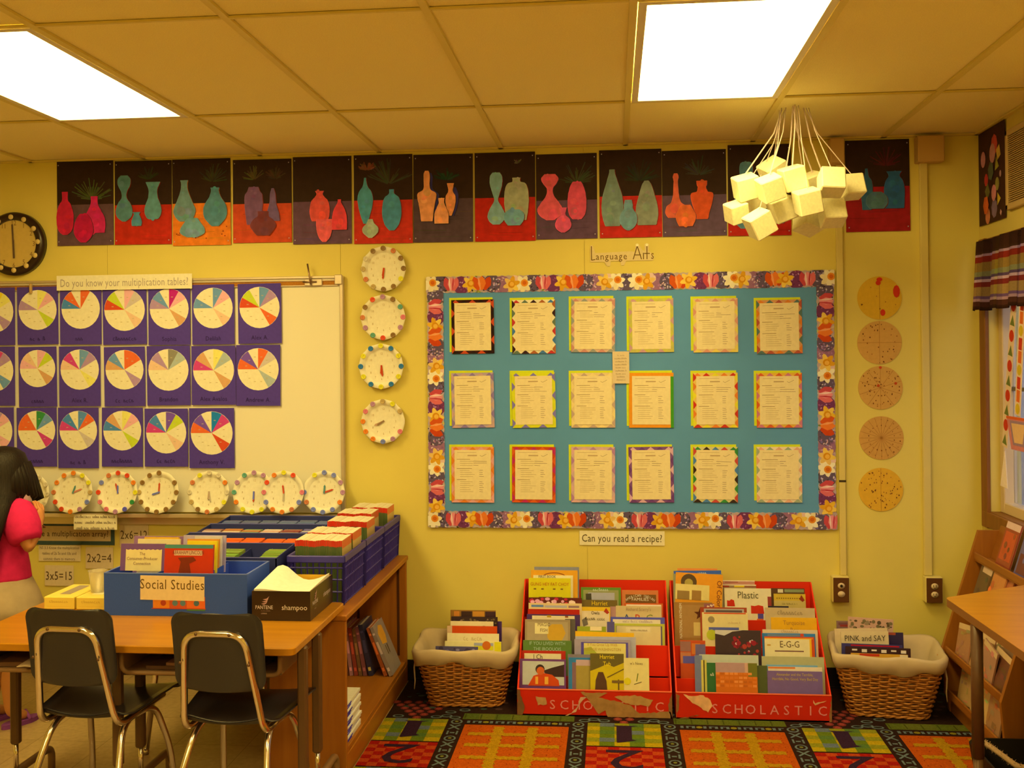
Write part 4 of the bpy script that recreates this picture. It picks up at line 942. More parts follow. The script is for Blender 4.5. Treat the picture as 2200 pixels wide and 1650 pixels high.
# readers: thin, red at the head of the spine, standing with spines to the room
rd = MB(); th = .0064; d_, h_ = .15, .243
rd.box((0, 0, h_/2), (th*.9, d_, h_), A(222, 186, 98)); rd.box((0, -d_/2-.0004, h_*.45), (th*.96, .0014, h_*.90), A(84, 92, 30)); rd.box((0, -d_/2-.0004, h_*.95), (th*.96, .0014, h_*.098), A(208, 44, 12))
rd.box((th*.5, 0, h_*.5), (.0006, d_, h_), A(206, 160, 60)); rd.box((th*.52, 0, h_*.93), (.0006, d_*.98, h_*.13), A(222, 90, 30)); rd.box((th*.53, 0, h_*.45), (.0006, d_*.5, h_*.4), A(190, 140, 40))
reader = None
def readers(n, x0, y, z, group, label, dx=.0066, yj=.002):
    global reader
    for i in range(n):
        if reader is None:
            reader = rd.build('reader_book', GLOSS); o = reader
            MB().box((0, .001, h_+.0004), (th*.7, d_-.006, .0012), A(236, 204, 110)).build('pages', ART, o)
        else:
            o = copy_tree(reader)
        o.location = (x0+i*dx, y+yj*math.sin(i*.9), z+.002*math.sin(i*.45)+.0006*math.cos(i*1.9)); o.rotation_euler = (0, .004*math.sin(i), 0)
        tag(o, label, 'book', group)
cz0 = BZ+.007
readers(29, cxm-.094, yw(4.140), cz0, 'front stack of green readers', 'thin green reader with a red spine head in the front row of the nearest crate')
readers(29, cxm-.090, yw(4.295), cz0+.004, 'second stack of green readers', 'thin green reader in the second row, at the back of the nearest crate')
readers(27, cxm-.085, yw(4.58), cz0+.006, 'stack of readers in the middle crate', 'thin green reader standing in the middle crate')
readers(24, cxm-.090, yw(4.77), cz0+.012, 'stack of readers at the back of the middle crate', 'thin reader with only its pale top edge showing behind the middle row')
readers(26, cxm-.070, yw(4.96), cz0+.012, 'stack of readers in the crate by the wall', 'thin green reader in the crate nearest the wall')
o = MB(); o.rbox((0, 0, 0), (.09, .06, .022), .004, A(212, 46, 20)); o.box((.05, 0, .002), (.05, .05, .02), A(230, 190, 110))
o = o.build('card_pack', GLOSS, loc=(cxm-.13+.03, yw(4.47), BZ+.205)); tag(o, 'small red and white card pack lying across the crates', 'card pack')

# ---- social studies box
BLUE = mat('blue_cardboard', A(58, 80, 108), .6, spec=.2, noise=.05, nscale=200); BLUEL = mat('blue_card_edge', A(104, 112, 116), .6)
sx0, sx1, sy0, sy1, sh = -1.898, -1.348, yw(3.715), yw(3.965), .156
t = thing('social_studies_box', 'blue cardboard box lettered Social Studies on the table', 'box', ((sx0+sx1)/2, (sy0+sy1)/2, TZ+.0005)); w, d = sx1-sx0, sy1-sy0
q = MB(); b = .005
q.box((0, 0, .003), (w-2*b, d-2*b, .005)); q.box((0, -d/2+b/2, sh/2), (w, b, sh)); q.box((0, d/2-b/2, sh/2), (w, b, sh))
for s in (-1, 1): q.box((s*(w/2-b/2), 0, sh/2), (b, d-2*b, sh-.001))
q.build('box_body', BLUE, t)
for x in (-w/2+w*.345, -w/2+w*.70): MB().box((x, 0, sh/2-.002), (.004, d-.01, sh-.006)).build('divider', BLUE, t)
e = MB()
for s in (-1, 1): e.box((0, s*(d/2-b/2), sh+.001), (w, b+.001, .0025)); e.box((s*(w/2-b/2), 0, sh+.001), (b+.001, d, .0025))
e.build('rim_tape', BLUEL, t)
lb = MB(); lw, lh = .246, .090
lb.box((0, 0, 0), (lw, .0012, lh), A(232, 188, 92)); lb.text('Social Studies', 0, -.004, .052, A(108, 74, 20), 2, sx=.80, track=.03)
lb.build('label_card', ART, t, loc=(-.010, -d/2-.0016, sh-.052), rot=(0, .012, 0))
pb = MB()
for x0, x1, c in ((-.085, -.022, (222,120,20)), (-.022, .045, (200,80,26)), (.045, .115, (226,100,24))): pb.rect(x0, -.014, x1, .03, A(*c), 1)
for x, c in ((-.045, (170,60,20)), (.0, (96,116,80)), (.03, (96,116,80)), (.082, (84,104,72))): pb.disc(x, .006, .011, A(*c), 2, 10)
pb.rect(.045, -.022, .115, -.014, A(80, 110, 40), 1); pb.rect(-.09, -.016, .118, -.013, A(190, 60, 20), 1)
pb.build('printed_picture', ART, t, loc=(0, -d/2-.0006, sh-.113))
# books in clear bags
def bagged(px0, px1, py, Y, h, col, label, top=None, title=None, lean=.12, th=.012, art=None, cat='book'):
    a, b = P(px0, py, Y), P(px1, py, Y); w = b.x-a.x; mb = MB()
    mb.box((0, 0, -h/2), (w, th, h), A(*col))
    if top: mb.rect(-w/2, -h*.16, w/2, 0, A(*top), 1, y=-th/2)
    if art: art(mb, w, h, th)
    o = mb.build('book', GLOSS, loc=((a.x+b.x)/2, a.y, (a.z+b.z)/2), rot=(-lean, 0, 0)); tag(o, label, cat, 'books and folders in the social studies box'); return o
def art1(mb, w, h, th):
    y = -th/2
    pts = [(-w*.38, -h)]+[(-w*.38, -h*.24)]+[(-w*.38+w*.82*i/16, -h*(.2+(.03 if i % 2 else 0))) for i in range(17)]+[(w*.44, -h)]
    mb.poly(pts, A(232, 196, 90), 2, y=y)
    for i, s in enumerate(['The', 'Consumer-Producer', 'Connection']): mb.text(s, 0, -h*.42-i*.018, .016, A(130, 84, 50), 4, sx=.9, y=y)
def art2(mb, w, h, th):
    y = -th/2; mb.rect(-w*.5, -h*.13, w*.5, 0, A(76, 130, 80), 1, y=y); mb.rect(-w*.3, -h*.38, w*.28, -h*.2, A(226, 170, 90), 2, y=y)
    mb.text('ABRAHAM LINCOLN', -w*.01, -h*.34, .020, A(120, 50, 20), 3, sx=.66, y=y)
    mb.poly([(-w*.2, -h), (-w*.16, -h*.6), (-w*.22, -h*.46), (.1*w, -h*.43), (.16*w, -h*.55), (.02*w, -h*.66), (.06*w, -h)], A(128, 40, 10), 2, y=y)
bagged(290, 442, 1152, 3.93, .14, (150, 100, 92), 'mauve folder at the back left of the social studies box')
bagged(312, 385, 1154, 3.90, .14, (226, 160, 20), 'yellow-edged book behind the cream consumer booklet')
bagged(298, 388, 1158, 3.875, .14, (236, 200, 96), 'cream booklet sheets behind the scalloped booklet')
bagged(262, 356, 1168, 3.775, .10, (120, 74, 84), 'bagged booklet with a scalloped cream cover, left in the social studies box', art=art1)
bagged(396, 486, 1150, 3.93, .14, (190, 160, 120), 'pale lilac folder at the back of the middle cell')
bagged(420, 478, 1152, 3.91, .14, (216, 190, 140), 'white folder at the back of the middle cell')
bagged(404, 472, 1158, 3.87, .13, (228, 140, 24), 'orange-topped booklet in the middle cell')
bagged(404, 468, 1162, 3.835, .12, (240, 200, 20), 'bright yellow booklet behind the red biography')
bagged(356, 460, 1170, 3.775, .105, (204, 48, 10), 'red biography book with a cream title band in the social studies box', art=art2)

# ---- shampoo carton with paper
sx0, sx1, sy0, sy1, sh = -1.315, -1.098, yw(3.672), yw(3.972), .107
CARTON = mat('black_carton', A(50, 30, 10), .28, spec=.5); KRAFT = mat('kraft_inside', A(222, 156, 22), .6)
t = thing('shampoo_carton', 'black shampoo carton cut open and filled with paper', 'carton', ((sx0+sx1)/2, (sy0+sy1)/2, TZ+.0005)); w, d = sx1-sx0, sy1-sy0
q = MB(); b = .003
q.box((0, -d/2+b/2, sh/2), (w, b, sh)); q.box((0, d/2-b/2, sh/2), (w, b, sh)); q.box((0, 0, .002), (w-2*b, d-2*b, .004))
for s in (-1, 1): q.box((s*(w/2-b/2), 0, sh/2), (b, d-2*b, sh))
q.build('carton_walls', CARTON, t)
q = MB(); q.box((0, d/2-b-.0008, sh*.55), (w-2*b, .001, sh*.88))
for s in (-1, 1): q.box((s*(w/2-b-.0008), 0, sh*.55), (.001, d-2*b, sh*.88))
q.build('carton_lining', KRAFT, t)
def logo(mb, x, z, s, y, M=None):
    c = A(226, 190, 120)
    mb.text('PANTENE', x, z, .019*s, c, 2, sx=.8, y=y, M=M); mb.text('~12', x+.006*s, z-.008*s, .0065*s, A(150,110,60), 2, sx=.9, y=y, M=M); mb.text('~5', x, z-.018*s, .010*s, A(180,140,80), 2, sx=.9, y=y, M=M)
    for k in range(3):
        zz = z+.019*s+k*.008*s; o_ = x+(.002+k*.003)*s
        mb.poly([(o_-.013*s, zz), (o_+.002*s, zz+.003*s), (o_+.012*s, zz+.012*s), (o_+.006*s, zz+.001*s), (o_-.002*s, zz-.003*s)], A(196, 140, 90), 2, y=y, M=M)
pr = MB(); logo(pr, -w*.29, .042, 1.0, -d/2); pr.text('shampoo', w*.23, .040, .026, A(232, 198, 120), 2, sx=1.0, y=-d/2)
MR = Matrix.Rotation(PI/2, 4, 'Z')
logo(pr, -d*.30, .050, 1.05, -w/2, MR); pr.text('shampoo', d*.22, .050, .026, A(220, 184, 120), 2, sx=1.0, y=-w/2, M=MR)
pr.build('carton_print', ART, t)
n = 10; vs = []; fs = []
for i in range(n+1):
    for j in range(n+1):
        u, v = i/n, j/n; x = -w/2+.006+(w-.012)*u; y = -d/2+.006+(d-.03)*v
        z = sh-.012 + .010*(1-v) + .055*math.exp(-((u-.12)/.28)**2)*(.15+v*.85) + .022*(u**4)*v - .012*math.sin(PI*u)*v
        vs.append((x, y, z))
for i in range(n):
    for j in range(n): a = i*(n+1)+j; fs.append((a, a+n+1, a+n+2, a+1))
k = len(vs); base = [(x, y, .006) for x, y, z in vs]
ps = MB().add(vs, fs, A(238, 210, 124), True)
bnd = [i*(n+1) for i in range(n+1)]+[n*(n+1)+j for j in range(1, n+1)]+[i*(n+1)+n for i in range(n-1, -1, -1)]+[j for j in range(n-1, 0, -1)]
ps.add([vs[i] for i in bnd]+[base[i] for i in bnd], [(i, (i+1) % len(bnd), (i+1) % len(bnd)+len(bnd), i+len(bnd)) for i in range(len(bnd))], A(232, 200, 110))
o = ps.build('paper_stack', ART, loc=((sx0+sx1)/2, (sy0+sy1)/2, TZ+.001)); tag(o, 'curling stack of white paper in the black shampoo carton', 'paper stack')

# ---- two tissue-type cartons and a plastic cup
YEL = mat('yellow_carton', attr=True, rough=.45, spec=.3)
for i, (a, b) in enumerate(((93, 160), (162, 229))):
    p0, p1 = P(a, 1299, 3.79), P(b, 1300, 3.79); w = p1.x-p0.x-.004; d, h = .22, .048; mb = MB()
    mb.rbox((0, 0, h/2), (w, d, h), .003, A(236, 190, 50)); mb.rect(-w*.4, .012, w*.4, .0125, A(206,150,30), 1, y=-d/2); mb.text('~9', 0, .026, .014, A(196, 146, 40), 2, y=-d/2, sx=1.2)
    for z in (h+.0006,):
        mb.add([(-w*.18, -d*.3, z), (w*.18, -d*.3, z), (w*.18, d*.4, z), (-w*.18, d*.4, z)], [(0,1,2,3)], A(160, 128, 66) if i == 0 else A(238, 204, 96))
    o = mb.build('yellow_carton', YEL, loc=((p0.x+p1.x)/2, yw(3.79)+d/2, TZ+.0005)); tag(o, ['flat yellow carton with a slot window, further from the blue box', 'flat yellow carton touching the blue box, with a cup on it'][i], 'carton', 'flat yellow cartons on the table')
PLAST = mat('clear_plastic', (.95,.9,.8), .12, spec=.5, trans=.75, alpha=.75)
c = P(210, 1243, 3.88)
mb = MB(); mb.lathe([(.0, .002), (.024, .0), (.035, .082), (.0365, .083), (.034, .081), (.0228, .004), (0, .004)], 24, capb=False, capt=False)
o = mb.build('plastic_cup', PLAST, loc=(c.x, yw(3.88), TZ+.0495)); tag(o, 'clear plastic cup upside up on the right yellow carton', 'cup')

# ---- school chairs
SEATP = mat('dark_shell_plastic', A(44, 36, 22), .3, spec=.5, noise=.06, nscale=300)
def chair(loc, rz, label):
    t = thing('school_chair', label, 'chair', loc, (0, 0, rz), group='school chairs at the student table')
    # local: faces +y, rear at -y ; seat .40 high
    def shell(name, prof, th=.007, wfun=None, n=14, curve=0, axis='seat'):
        rows = []
        for k, (y, z) in enumerate(prof):
            u = k/(len(prof)-1); hw = wfun(u); row = []
            for i in range(n+1):
                s = -1+2*i/n
                row.append(Vector((hw*s, y+(curve*(1-s*s) if axis == 'back' else 0), z+(curve*(s*s) if axis == 'seat' else 0))))
            rows.append(row)
        vs = [p for r in rows for p in r]; N = len(vs); m_ = n+1; fs = []
        off = []
        for k, r in enumerate(rows):
            for i, p in enumerate(r):
                a = rows[min(k+1, len(rows)-1)][i]-rows[max(k-1, 0)][i]; b = r[min(i+1, n)]-r[max(i-1, 0)]
                nn = a.cross(b).normalized(); off.append(p+nn*th)
        for k in range(len(rows)-1):
            for i in range(n):
                q = (k*m_+i, k*m_+i+1, (k+1)*m_+i+1, (k+1)*m_+i); fs.append(q); fs.append(tuple(x+N for x in q[::-1]))
        bd = [i for i in range(m_)]+[k*m_+n for k in range(1, len(rows))]+[(len(rows)-1)*m_+i for i in range(n-1, -1, -1)]+[k*m_ for k in range(len(rows)-2, 0, -1)]
        fs += [(bd[i], bd[(i+1) % len(bd)], bd[(i+1) % len(bd)]+N, bd[i]+N) for i in range(len(bd))]
        return MB().add(vs+off, fs, None, True).build(name, SEATP, t)
    def rounded(prof, wf, r):
        pts = [Vector((0, y, z)) for y, z in prof]; Ls = [0]
        for p, q in zip(pts, pts[1:]): Ls.append(Ls[-1]+(q-p).length)
        T = Ls[-1]; ss = [r*k for k in (0, .04, .13, .3, .55, .8)]+[r+(T-2*r)*i/8 for i in range(9)]; ss = ss+[T-x for x in ss[:6][::-1]]
        out = []; ws = []
        for x in ss:
            k = max(i for i in range(len(Ls)-1) if Ls[i] <= x+1e-9); f = (x-Ls[k])/(Ls[k+1]-Ls[k]); p = pts[k].lerp(pts[k+1], f); out.append((p.y, p.z))
            d = min(x, T-x); c = r-math.sqrt(max(0, r*r-(r-min(d, r))**2)); ws.append(wf(x/T)-c)
        return out, ws
    pr, ws = rounded([(-.155, .398), (-.15, .391), (-.12, .388), (-.05, .392), (.05, .402), (.13, .404), (.18, .398), (.21, .384), (.218, .37)], lambda u: .165+.03*min(1, u*1.6), .045)
    shell('seat', pr, wfun=lambda u, ws=ws: ws[min(len(ws)-1, round(u*(len(ws)-1)))], curve=.016)
    pr, ws = rounded([(-.185, .505), (-.188, .515), (-.192, .56), (-.2, .62), (-.21, .68), (-.222, .735), (-.228, .755)], lambda u: .152, .042)
    shell('backrest', pr, wfun=lambda u, ws=ws: ws[min(len(ws)-1, round(u*(len(ws)-1)))], curve=-.028, axis='back')
    # back frame: an upside-down U behind the backrest, bending forward under the seat
    q = MB()
    pts = round_path([(-.13, .16, .372), (-.135, -.165, .368), (-.098, -.238, .692), (.098, -.238, .692), (.135, -.165, .368), (.13, .16, .372)], .055, 7)
    q.tube(pts, .0112, 12); fr_ = q.build('back_frame', CHROME, t)
    for x, z in ((-.055, .692), (.055, .692), (-.113, .6), (.113, .6)):
        yy = -.24 if z > .65 else -.2295
        MB().lathe([(.0055, 0), (.0045, .003)], 10, M=Matrix.Translation((x, yy-.008, z)) @ RX).build('rivet', mat('rivet', A(120, 84, 40), .3, metal=.9), fr_)
    for s in (-1, 1):
        for kind, path in (('rear', [(s*.118, .06, .366), (s*.124, -.11, .356), (s*.15, -.19, .19), (s*.16, -.215, .012)]), ('front', [(s*.118, -.03, .36), (s*.124, .11, .352), (s*.15, .17, .19), (s*.16, .19, .012)])):
            g = MB(); g.tube(round_path(path, .06, 6), .0112, 12); lg = g.build('leg', CHROME, t)
            e = path[-1]; MB().lathe([(.0125, 0), (.0145, .008), (.012, .02)], 12, M=Matrix.Translation((e[0], e[1], 0))).build('foot_cap', CHROME, lg)
    return t
ch1 = chair((P(128, 1400, 3.25).x+.035, yw(3.485), 0), 0, 'dark plastic school chair with chrome frame, left of the two')
ch2 = copy_tree(ch1); ch2.location = (P(453, 1400, 3.25).x+.035, yw(3.455), 0); ch2['label'] = 'dark plastic school chair with chrome frame, right of the two'
ch1.rotation_euler = (0, 0, -.06); ch2.rotation_euler = (0, 0, -.05)

for c_ in (ch1, ch2): c_.scale = (1.02, 1.0, 1.045)
# ================================================================== girl drinking at the whiteboard
SKIN = mat('skin', A(196, 118, 40), .5, spec=.3)
def skinned(name, verts, edges, radii, material, parent, sub=2, root=0):
    me = bpy.data.meshes.new(name); me.from_pydata([tuple(v) for v in verts], edges, []); me.materials.append(material)
    o = bpy.data.objects.new(name, me); COL.objects.link(o); o.parent = parent
    md = o.modifiers.new('skin', 'SKIN'); md.use_smooth_shade = True
    for i, r in enumerate(radii):
        sv = me.skin_vertices[0].data[i]; rr = r if isinstance(r, tuple) else (r, r); sv.radius = rr; sv.use_root = (i == root)
    s = o.modifiers.new('sub', 'SUBSURF'); s.levels = sub; s.render_levels = sub
    return o
gp = P(12, 1542, 4.36); GA = math.radians(66)          # she faces the board, turned to the right
g = thing('person', 'girl with long dark hair, pink T-shirt and khaki shorts, drinking from a cup', 'person', (gp.x-.01, yw(4.36), 0), (0, 0, GA-PI/2))
# local: faces +y, her right is +x
V = []; E_ = []; Rr = []
def J(p, r, frm=None):
    V.append(p); Rr.append(r); i = len(V)-1
    if frm is not None: E_.append((frm, i))
    return i
pel = J((0, 0, .60), (.105, .08)); wst = J((0, .0, .70), (.088, .068), pel); chs = J((0, .005, .84), (.098, .075), wst); nk0 = J((0, .0, .955), (.06, .05), chs)
nk = J((0, .012, 1.005), .036, nk0); hd0 = J((0, .025, 1.06), (.066, .072), nk); hd1 = J((0, .03, 1.13), (.076, .086), hd0); hd2 = J((0, .022, 1.185), (.06, .066), hd1)
def arm(s, el, wr):
    sh = J((s*.115, 0, .935), .042, nk0); a = J(tuple(el), .031, sh); w = J(tuple(wr), .021, a); return w
GM = (Matrix.Translation(g.location) @ Matrix.Rotation(GA-PI/2, 4, 'Z')).inverted()
EL, WR, CU = GM @ P(63, 1184, 4.28), GM @ P(85, 1118, 4.36), GM @ P(60, 1082, 4.37)
w1 = arm(1, tuple(EL), tuple(WR)); w2 = arm(-1, (-.17, -.02, .73), (-.16, .11, .62))
def hand(w, base, fw, up, side, s):
    base, fw, up, side = Vector(base), Vector(fw).normalized(), Vector(up).normalized(), Vector(side).normalized()
    pm_ = J(tuple(base+fw*.03), (.024, .013), w)
    for k in range(4):
        o = side*((k-1.5)*.0125); L = (.042, .048, .045, .036)[k]
        a = J(tuple(base+fw*.052+o), .0072, pm_); b = J(tuple(base+fw*(.052+L*.5)+o+up*.012), .0066, a); J(tuple(base+fw*(.052+L*.75)+o+up*.032), .0058, b)
    a = J(tuple(base+fw*.018-side*.024), .008, pm_); J(tuple(base+fw*.045-side*.036+up*.014), .0068, a)
hand(w1, tuple(WR), (-.12, .1, .98), (-.9, .1, -.2), (0, 1, -.3), 1); hand(w2, (-.16, .11, .62), (0, .3, -.95), (1, 0, 0), (0, 1, 0), -1)
for s in (-1, 1):
    h = J((s*.06, 0, .54), .068, pel); k = J((s*.062, .012, .30), .043, h); c = J((s*.064, -.008, .20), .044, k); a = J((s*.066, -.01, .06), .025, c); J((s*.07, .07, .028), .022, a)
body = skinned('body', V, E_, Rr, SKIN, g, 2, 0)
# face, on the far side from the camera
fc = MB()
fc.lathe([(.001, .012), (.008, .006), (.012, -.006), (.001, -.01)], 10, M=Matrix.Translation((0, .117, 1.10)))
fc.build('nose', SKIN, g)
for s in (-1, 1):
    e = MB(); e.lathe([(.0001, .006), (.006, .003), (.007, 0), (.006, -.003), (.0001, -.006)], 12, A(60, 34, 14), M=Matrix.Translation((s*.03, .104, 1.122))); e.build('eye', ART, g)
    e = MB(); e.lathe([(.0001, .02), (.008, .012), (.010, 0), (.007, -.014), (.0001, -.018)], 12, M=Matrix.Translation((s*.077, .02, 1.105))); e.build('ear', SKIN, g)
e = MB(); e.rbox((0, .108, 1.066), (.032, .008, .008), .003, A(170, 70, 40)); e.build('mouth', ART, g)
def ell(cx, cy, z, rx, ry, n=28, wob=0, seed=0):
    rnd = random.Random(seed); ph = rnd.uniform(0, 6)
    return [(cx+(rx+wob*math.sin(j*7+ph))*math.cos(2*PI*j/n), cy+(ry+wob*math.cos(j*5+ph))*math.sin(2*PI*j/n), z) for j in range(n)]
# T-shirt with puffed sleeves
PINK = mat('pink_jersey', A(212, 36, 52), .85, spec=.1, noise=.12, nscale=30, bump=.6, bscale=26)
mb = MB(); mb.loft([ell(0, 0, z, rx, ry, 28, wb, i) for i, (z, rx, ry, wb) in enumerate([(.635, .134, .108, .004), (.66, .136, .11, .004), (.70, .126, .102, .003), (.76, .118, .096, .002), (.84, .126, .1, .001), (.90, .132, .095, 0), (.945, .118, .078, 0), (.975, .07, .06, 0), (.992, .052, .052, 0)])], None, True, True, False)
mb.build('shirt_body', PINK, g)
for s, el in ((1, tuple(EL)), (-1, (-.17, -.02, .73))):
    a = Vector((s*.085, 0, .965)); b = Vector((s*.115, 0, .935)); d = (Vector(el)-b).normalized(); u = d.orthogonal().normalized(); v = d.cross(u)
    rings = []
    for k, (tt, r) in enumerate([(-.06, .03), (-.035, .058), (.01, .074), (.06, .078), (.11, .070), (.13, .058)]):
        c = b+d*tt; rings.append([tuple(c+u*(r*math.cos(2*PI*j/18))+v*(r*math.sin(2*PI*j/18))) for j in range(18)])
    MB().loft(rings, None, True, True, True).build('sleeve', PINK, g)
# khaki shorts
KH = mat('khaki_cotton', A(178, 140, 66), .9, spec=.1, noise=.14, nscale=14, bump=.8, bscale=18)
mb = MB(); mb.loft([ell(0, 0, z, rx, ry, 28, wb, i+9) for i, (z, rx, ry, wb) in enumerate([(.48, .185, .165, .008), (.53, .183, .160, .007), (.58, .168, .145, .004), (.645, .138, .112, .001), (.655, .125, .1, 0)])], None, True, True, True)
sh_ = mb.build('shorts', KH, g)
for s in (-1, 1): MB().loft([ell(s*.075, 0, z, r, r*1.12, 18, .004, 3) for z, r in [(.36, .112), (.44, .106), (.52, .095)]], None, True, True, True).build('trouser_leg', KH, g)
# hair: a cap that falls down the back and over the cheek
HAIR = mat('dark_hair', A(26, 11, 3), .5, spec=.25, noise=.3, nscale=16, bump=.5, bscale=30, stretch=(6, 6, .6))
mb = MB(); n = 32; rings = []
for i, (z, rx, ry, cy, w) in enumerate([(.655, .07, .03, -.135, .008), (.70, .10, .04, -.138, .008), (.80, .115, .05, -.13, .007), (.90, .122, .062, -.105, .006), (.98, .112, .075, -.07, .005), (1.04, .110, .105, -.02, .004), (1.10, .106, .110, -.004, .003), (1.15, .1, .108, .004, .003), (1.19, .082, .09, .008, .002), (1.215, .05, .055, .008, .001), (1.225, .012, .014, .008, 0)]):
    rings.append(ell(.012 if z < 1 else 0, cy, z, rx*(1.12 if z < 1 else 1), ry, n, w, i))
mb.loft(rings, None, True, True, True); hr = mb.build('hair', HAIR, g)
for k in range(9):                     # locks hanging beside the face
    a = -.35+k*.16; x = .09*math.cos(a); y = .02+.10*math.sin(a)
    q = MB(); q.tube([(x*.9, y*.9, 1.15), (x*1.12, y*1.1, 1.08), (x*1.18, y*1.15+.004*k, 1.03-.006*k), (x*1.08, y*1.1, .985-.01*(k % 3))], [.016, .02, .015, .002], 8); q.build('hair_lock', HAIR, hr)
# sandals
for s in (-1, 1):
    q = MB(); q.loft([[(s*.068+.036*math.cos(2*PI*j/18)*(1 if math.sin(2*PI*j/18) > 0 else .85), .035+.09*math.sin(2*PI*j/18), z) for j in range(18)] for z in (.0005, .02)], A(130, 60, 80), False)
    q.tube([(s*.068-.034, .06, .02), (s*.068, .06, .052), (s*.068+.034, .06, .02)], .008, 8, A(150, 70, 90)); q.build('shoe', ART, g)
# wristband
MB().tube(arc(tuple(WR+Vector((0, 0, -.022))), .024, 0, 2*PI, 16, (1, 0, 0), (0, .85, -.5)), .003, 6).build('wristband', mat('band', A(120, 60, 20), .5), g)
# cup in her hand
W = P(60, 1093, 4.38)
mb = MB(); mb.lathe([(0, .002), (.026, 0), (.037, .075), (.038, .078), (.035, .076), (.025, .004), (0, .004)], 22, capb=False, capt=False)
o = mb.build('drinking_cup', mat('frosted_cup', A(232, 190, 130), .3, spec=.4, alpha=.8), loc=tuple(W), rot=(.25, -.3, 0)); tag(o, 'pale translucent cup held to the girl\'s mouth', 'cup')
# ================================================================== rug
RZ = .009
def FL(mb, pts, col, layer=1):
    mb.k = (mb.k+1) % 36; k = RZ+.0006*layer+.00001*mb.k
    return mb.add([(x, y, k) for x, y in pts], [tuple(range(len(pts)))], tuple(v*.62 for v in col))
def FR(mb, x0, y0, x1, y1, col, layer=1): return FL(mb, [(x0,y0),(x1,y0),(x1,y1),(x0,y1)], col, layer)
DK = A(54, 30, 12); OR = A(216, 88, 8); ORY = A(206, 140, 8); GR = A(120, 128, 18); YE = A(214, 164, 10); BG = A(120, 122, 84); RE = A(190, 30, 8); RO = A(216, 74, 14); PUR = A(66, 36, 34); SW_ = A(126, 128, 80); OLV = A(132, 126, 22); GRN = A(104, 124, 30)
mb = MB(); rx0, rx1, ry0, ry1 = -1.018, X_R-.06, -3.0, -.03
mb.box(((rx0+rx1)/2, (ry0+ry1)/2, RZ/2), (rx1-rx0, ry1-ry0, RZ), tuple(v*.7 for v in DK))
rnd = random.Random(5)
# columns between the dark bands: number cells and orange cells alternate
edges = [(-1.08,-.735,'n'),(-.655,-.205,'o'),(-.125,.185,'n'),(.265,.70,'o'),(.78,1.085,'n'),(1.165,1.60,'o')]
def seg(y): return y
def number_col(x0, x1, k0):
    y = -.575; k = k0
    W_ = x1-x0
    for i in range(9):
        h = .262; y0, y1 = y-h, y
        if i % 2 == 0:
            FR(mb, x0, y0, x1, y1, YE, 1)
            n = 5
            for c in (1, 3):
                FR(mb, x0+W_*c/n-W_*.03, y0, x0+W_*(c+1)/n-W_*.03, y1, GR, 2)
            for r in range(1, 6, 2): FR(mb, x0, y0+h*r/6, x1, y0+h*(r+1)/6, A(168, 150, 18), 2)
            for c in (1, 3):
                for r in range(1, 6, 2): FR(mb, x0+W_*c/n-W_*.03, y0+h*r/6, x0+W_*(c+1)/n-W_*.03, y0+h*(r+1)/6, BG if (r+c) % 4 else GRN, 3)
            cx = (x0+x1)/2; b = .032
            FL(mb, [(cx-b*1.5, y1-.03), (cx-b, y1-.042), (cx-b, y0+.05), (cx-b*.9, y0+.035), (cx, y0+.045), (cx+b*1.6, y0+.062), (cx+b, y0+.075), (cx+b, y1-.042), (cx+b*1.9, y1-.03)], PUR, 4)
        else:
            FR(mb, x0, y0, x1, y1, RO, 1); n, m_ = 7, 7
            for c in range(n):
                for r in range(m_):
                    if (c+r) % 2 == 0: FR(mb, x0+W_*c/n, y0+h*r/m_, x0+W_*(c+1)/n, y0+h*(r+1)/m_, RE, 2)
            v, f, adv = GLYPH['2']; s = .30
            xs = [a for a, b in v]; ys = [b for a, b in v]; cx, cy = (min(xs)+max(xs))/2, (min(ys)+max(ys))/2
            mb.add([((x0+x1)/2-(a-cx)*s*1.15, (y0+y1)/2-(b-cy)*s*.95, RZ+.0024) for a, b in v], f, tuple(v*.62 for v in PUR))
        y -= h+.012
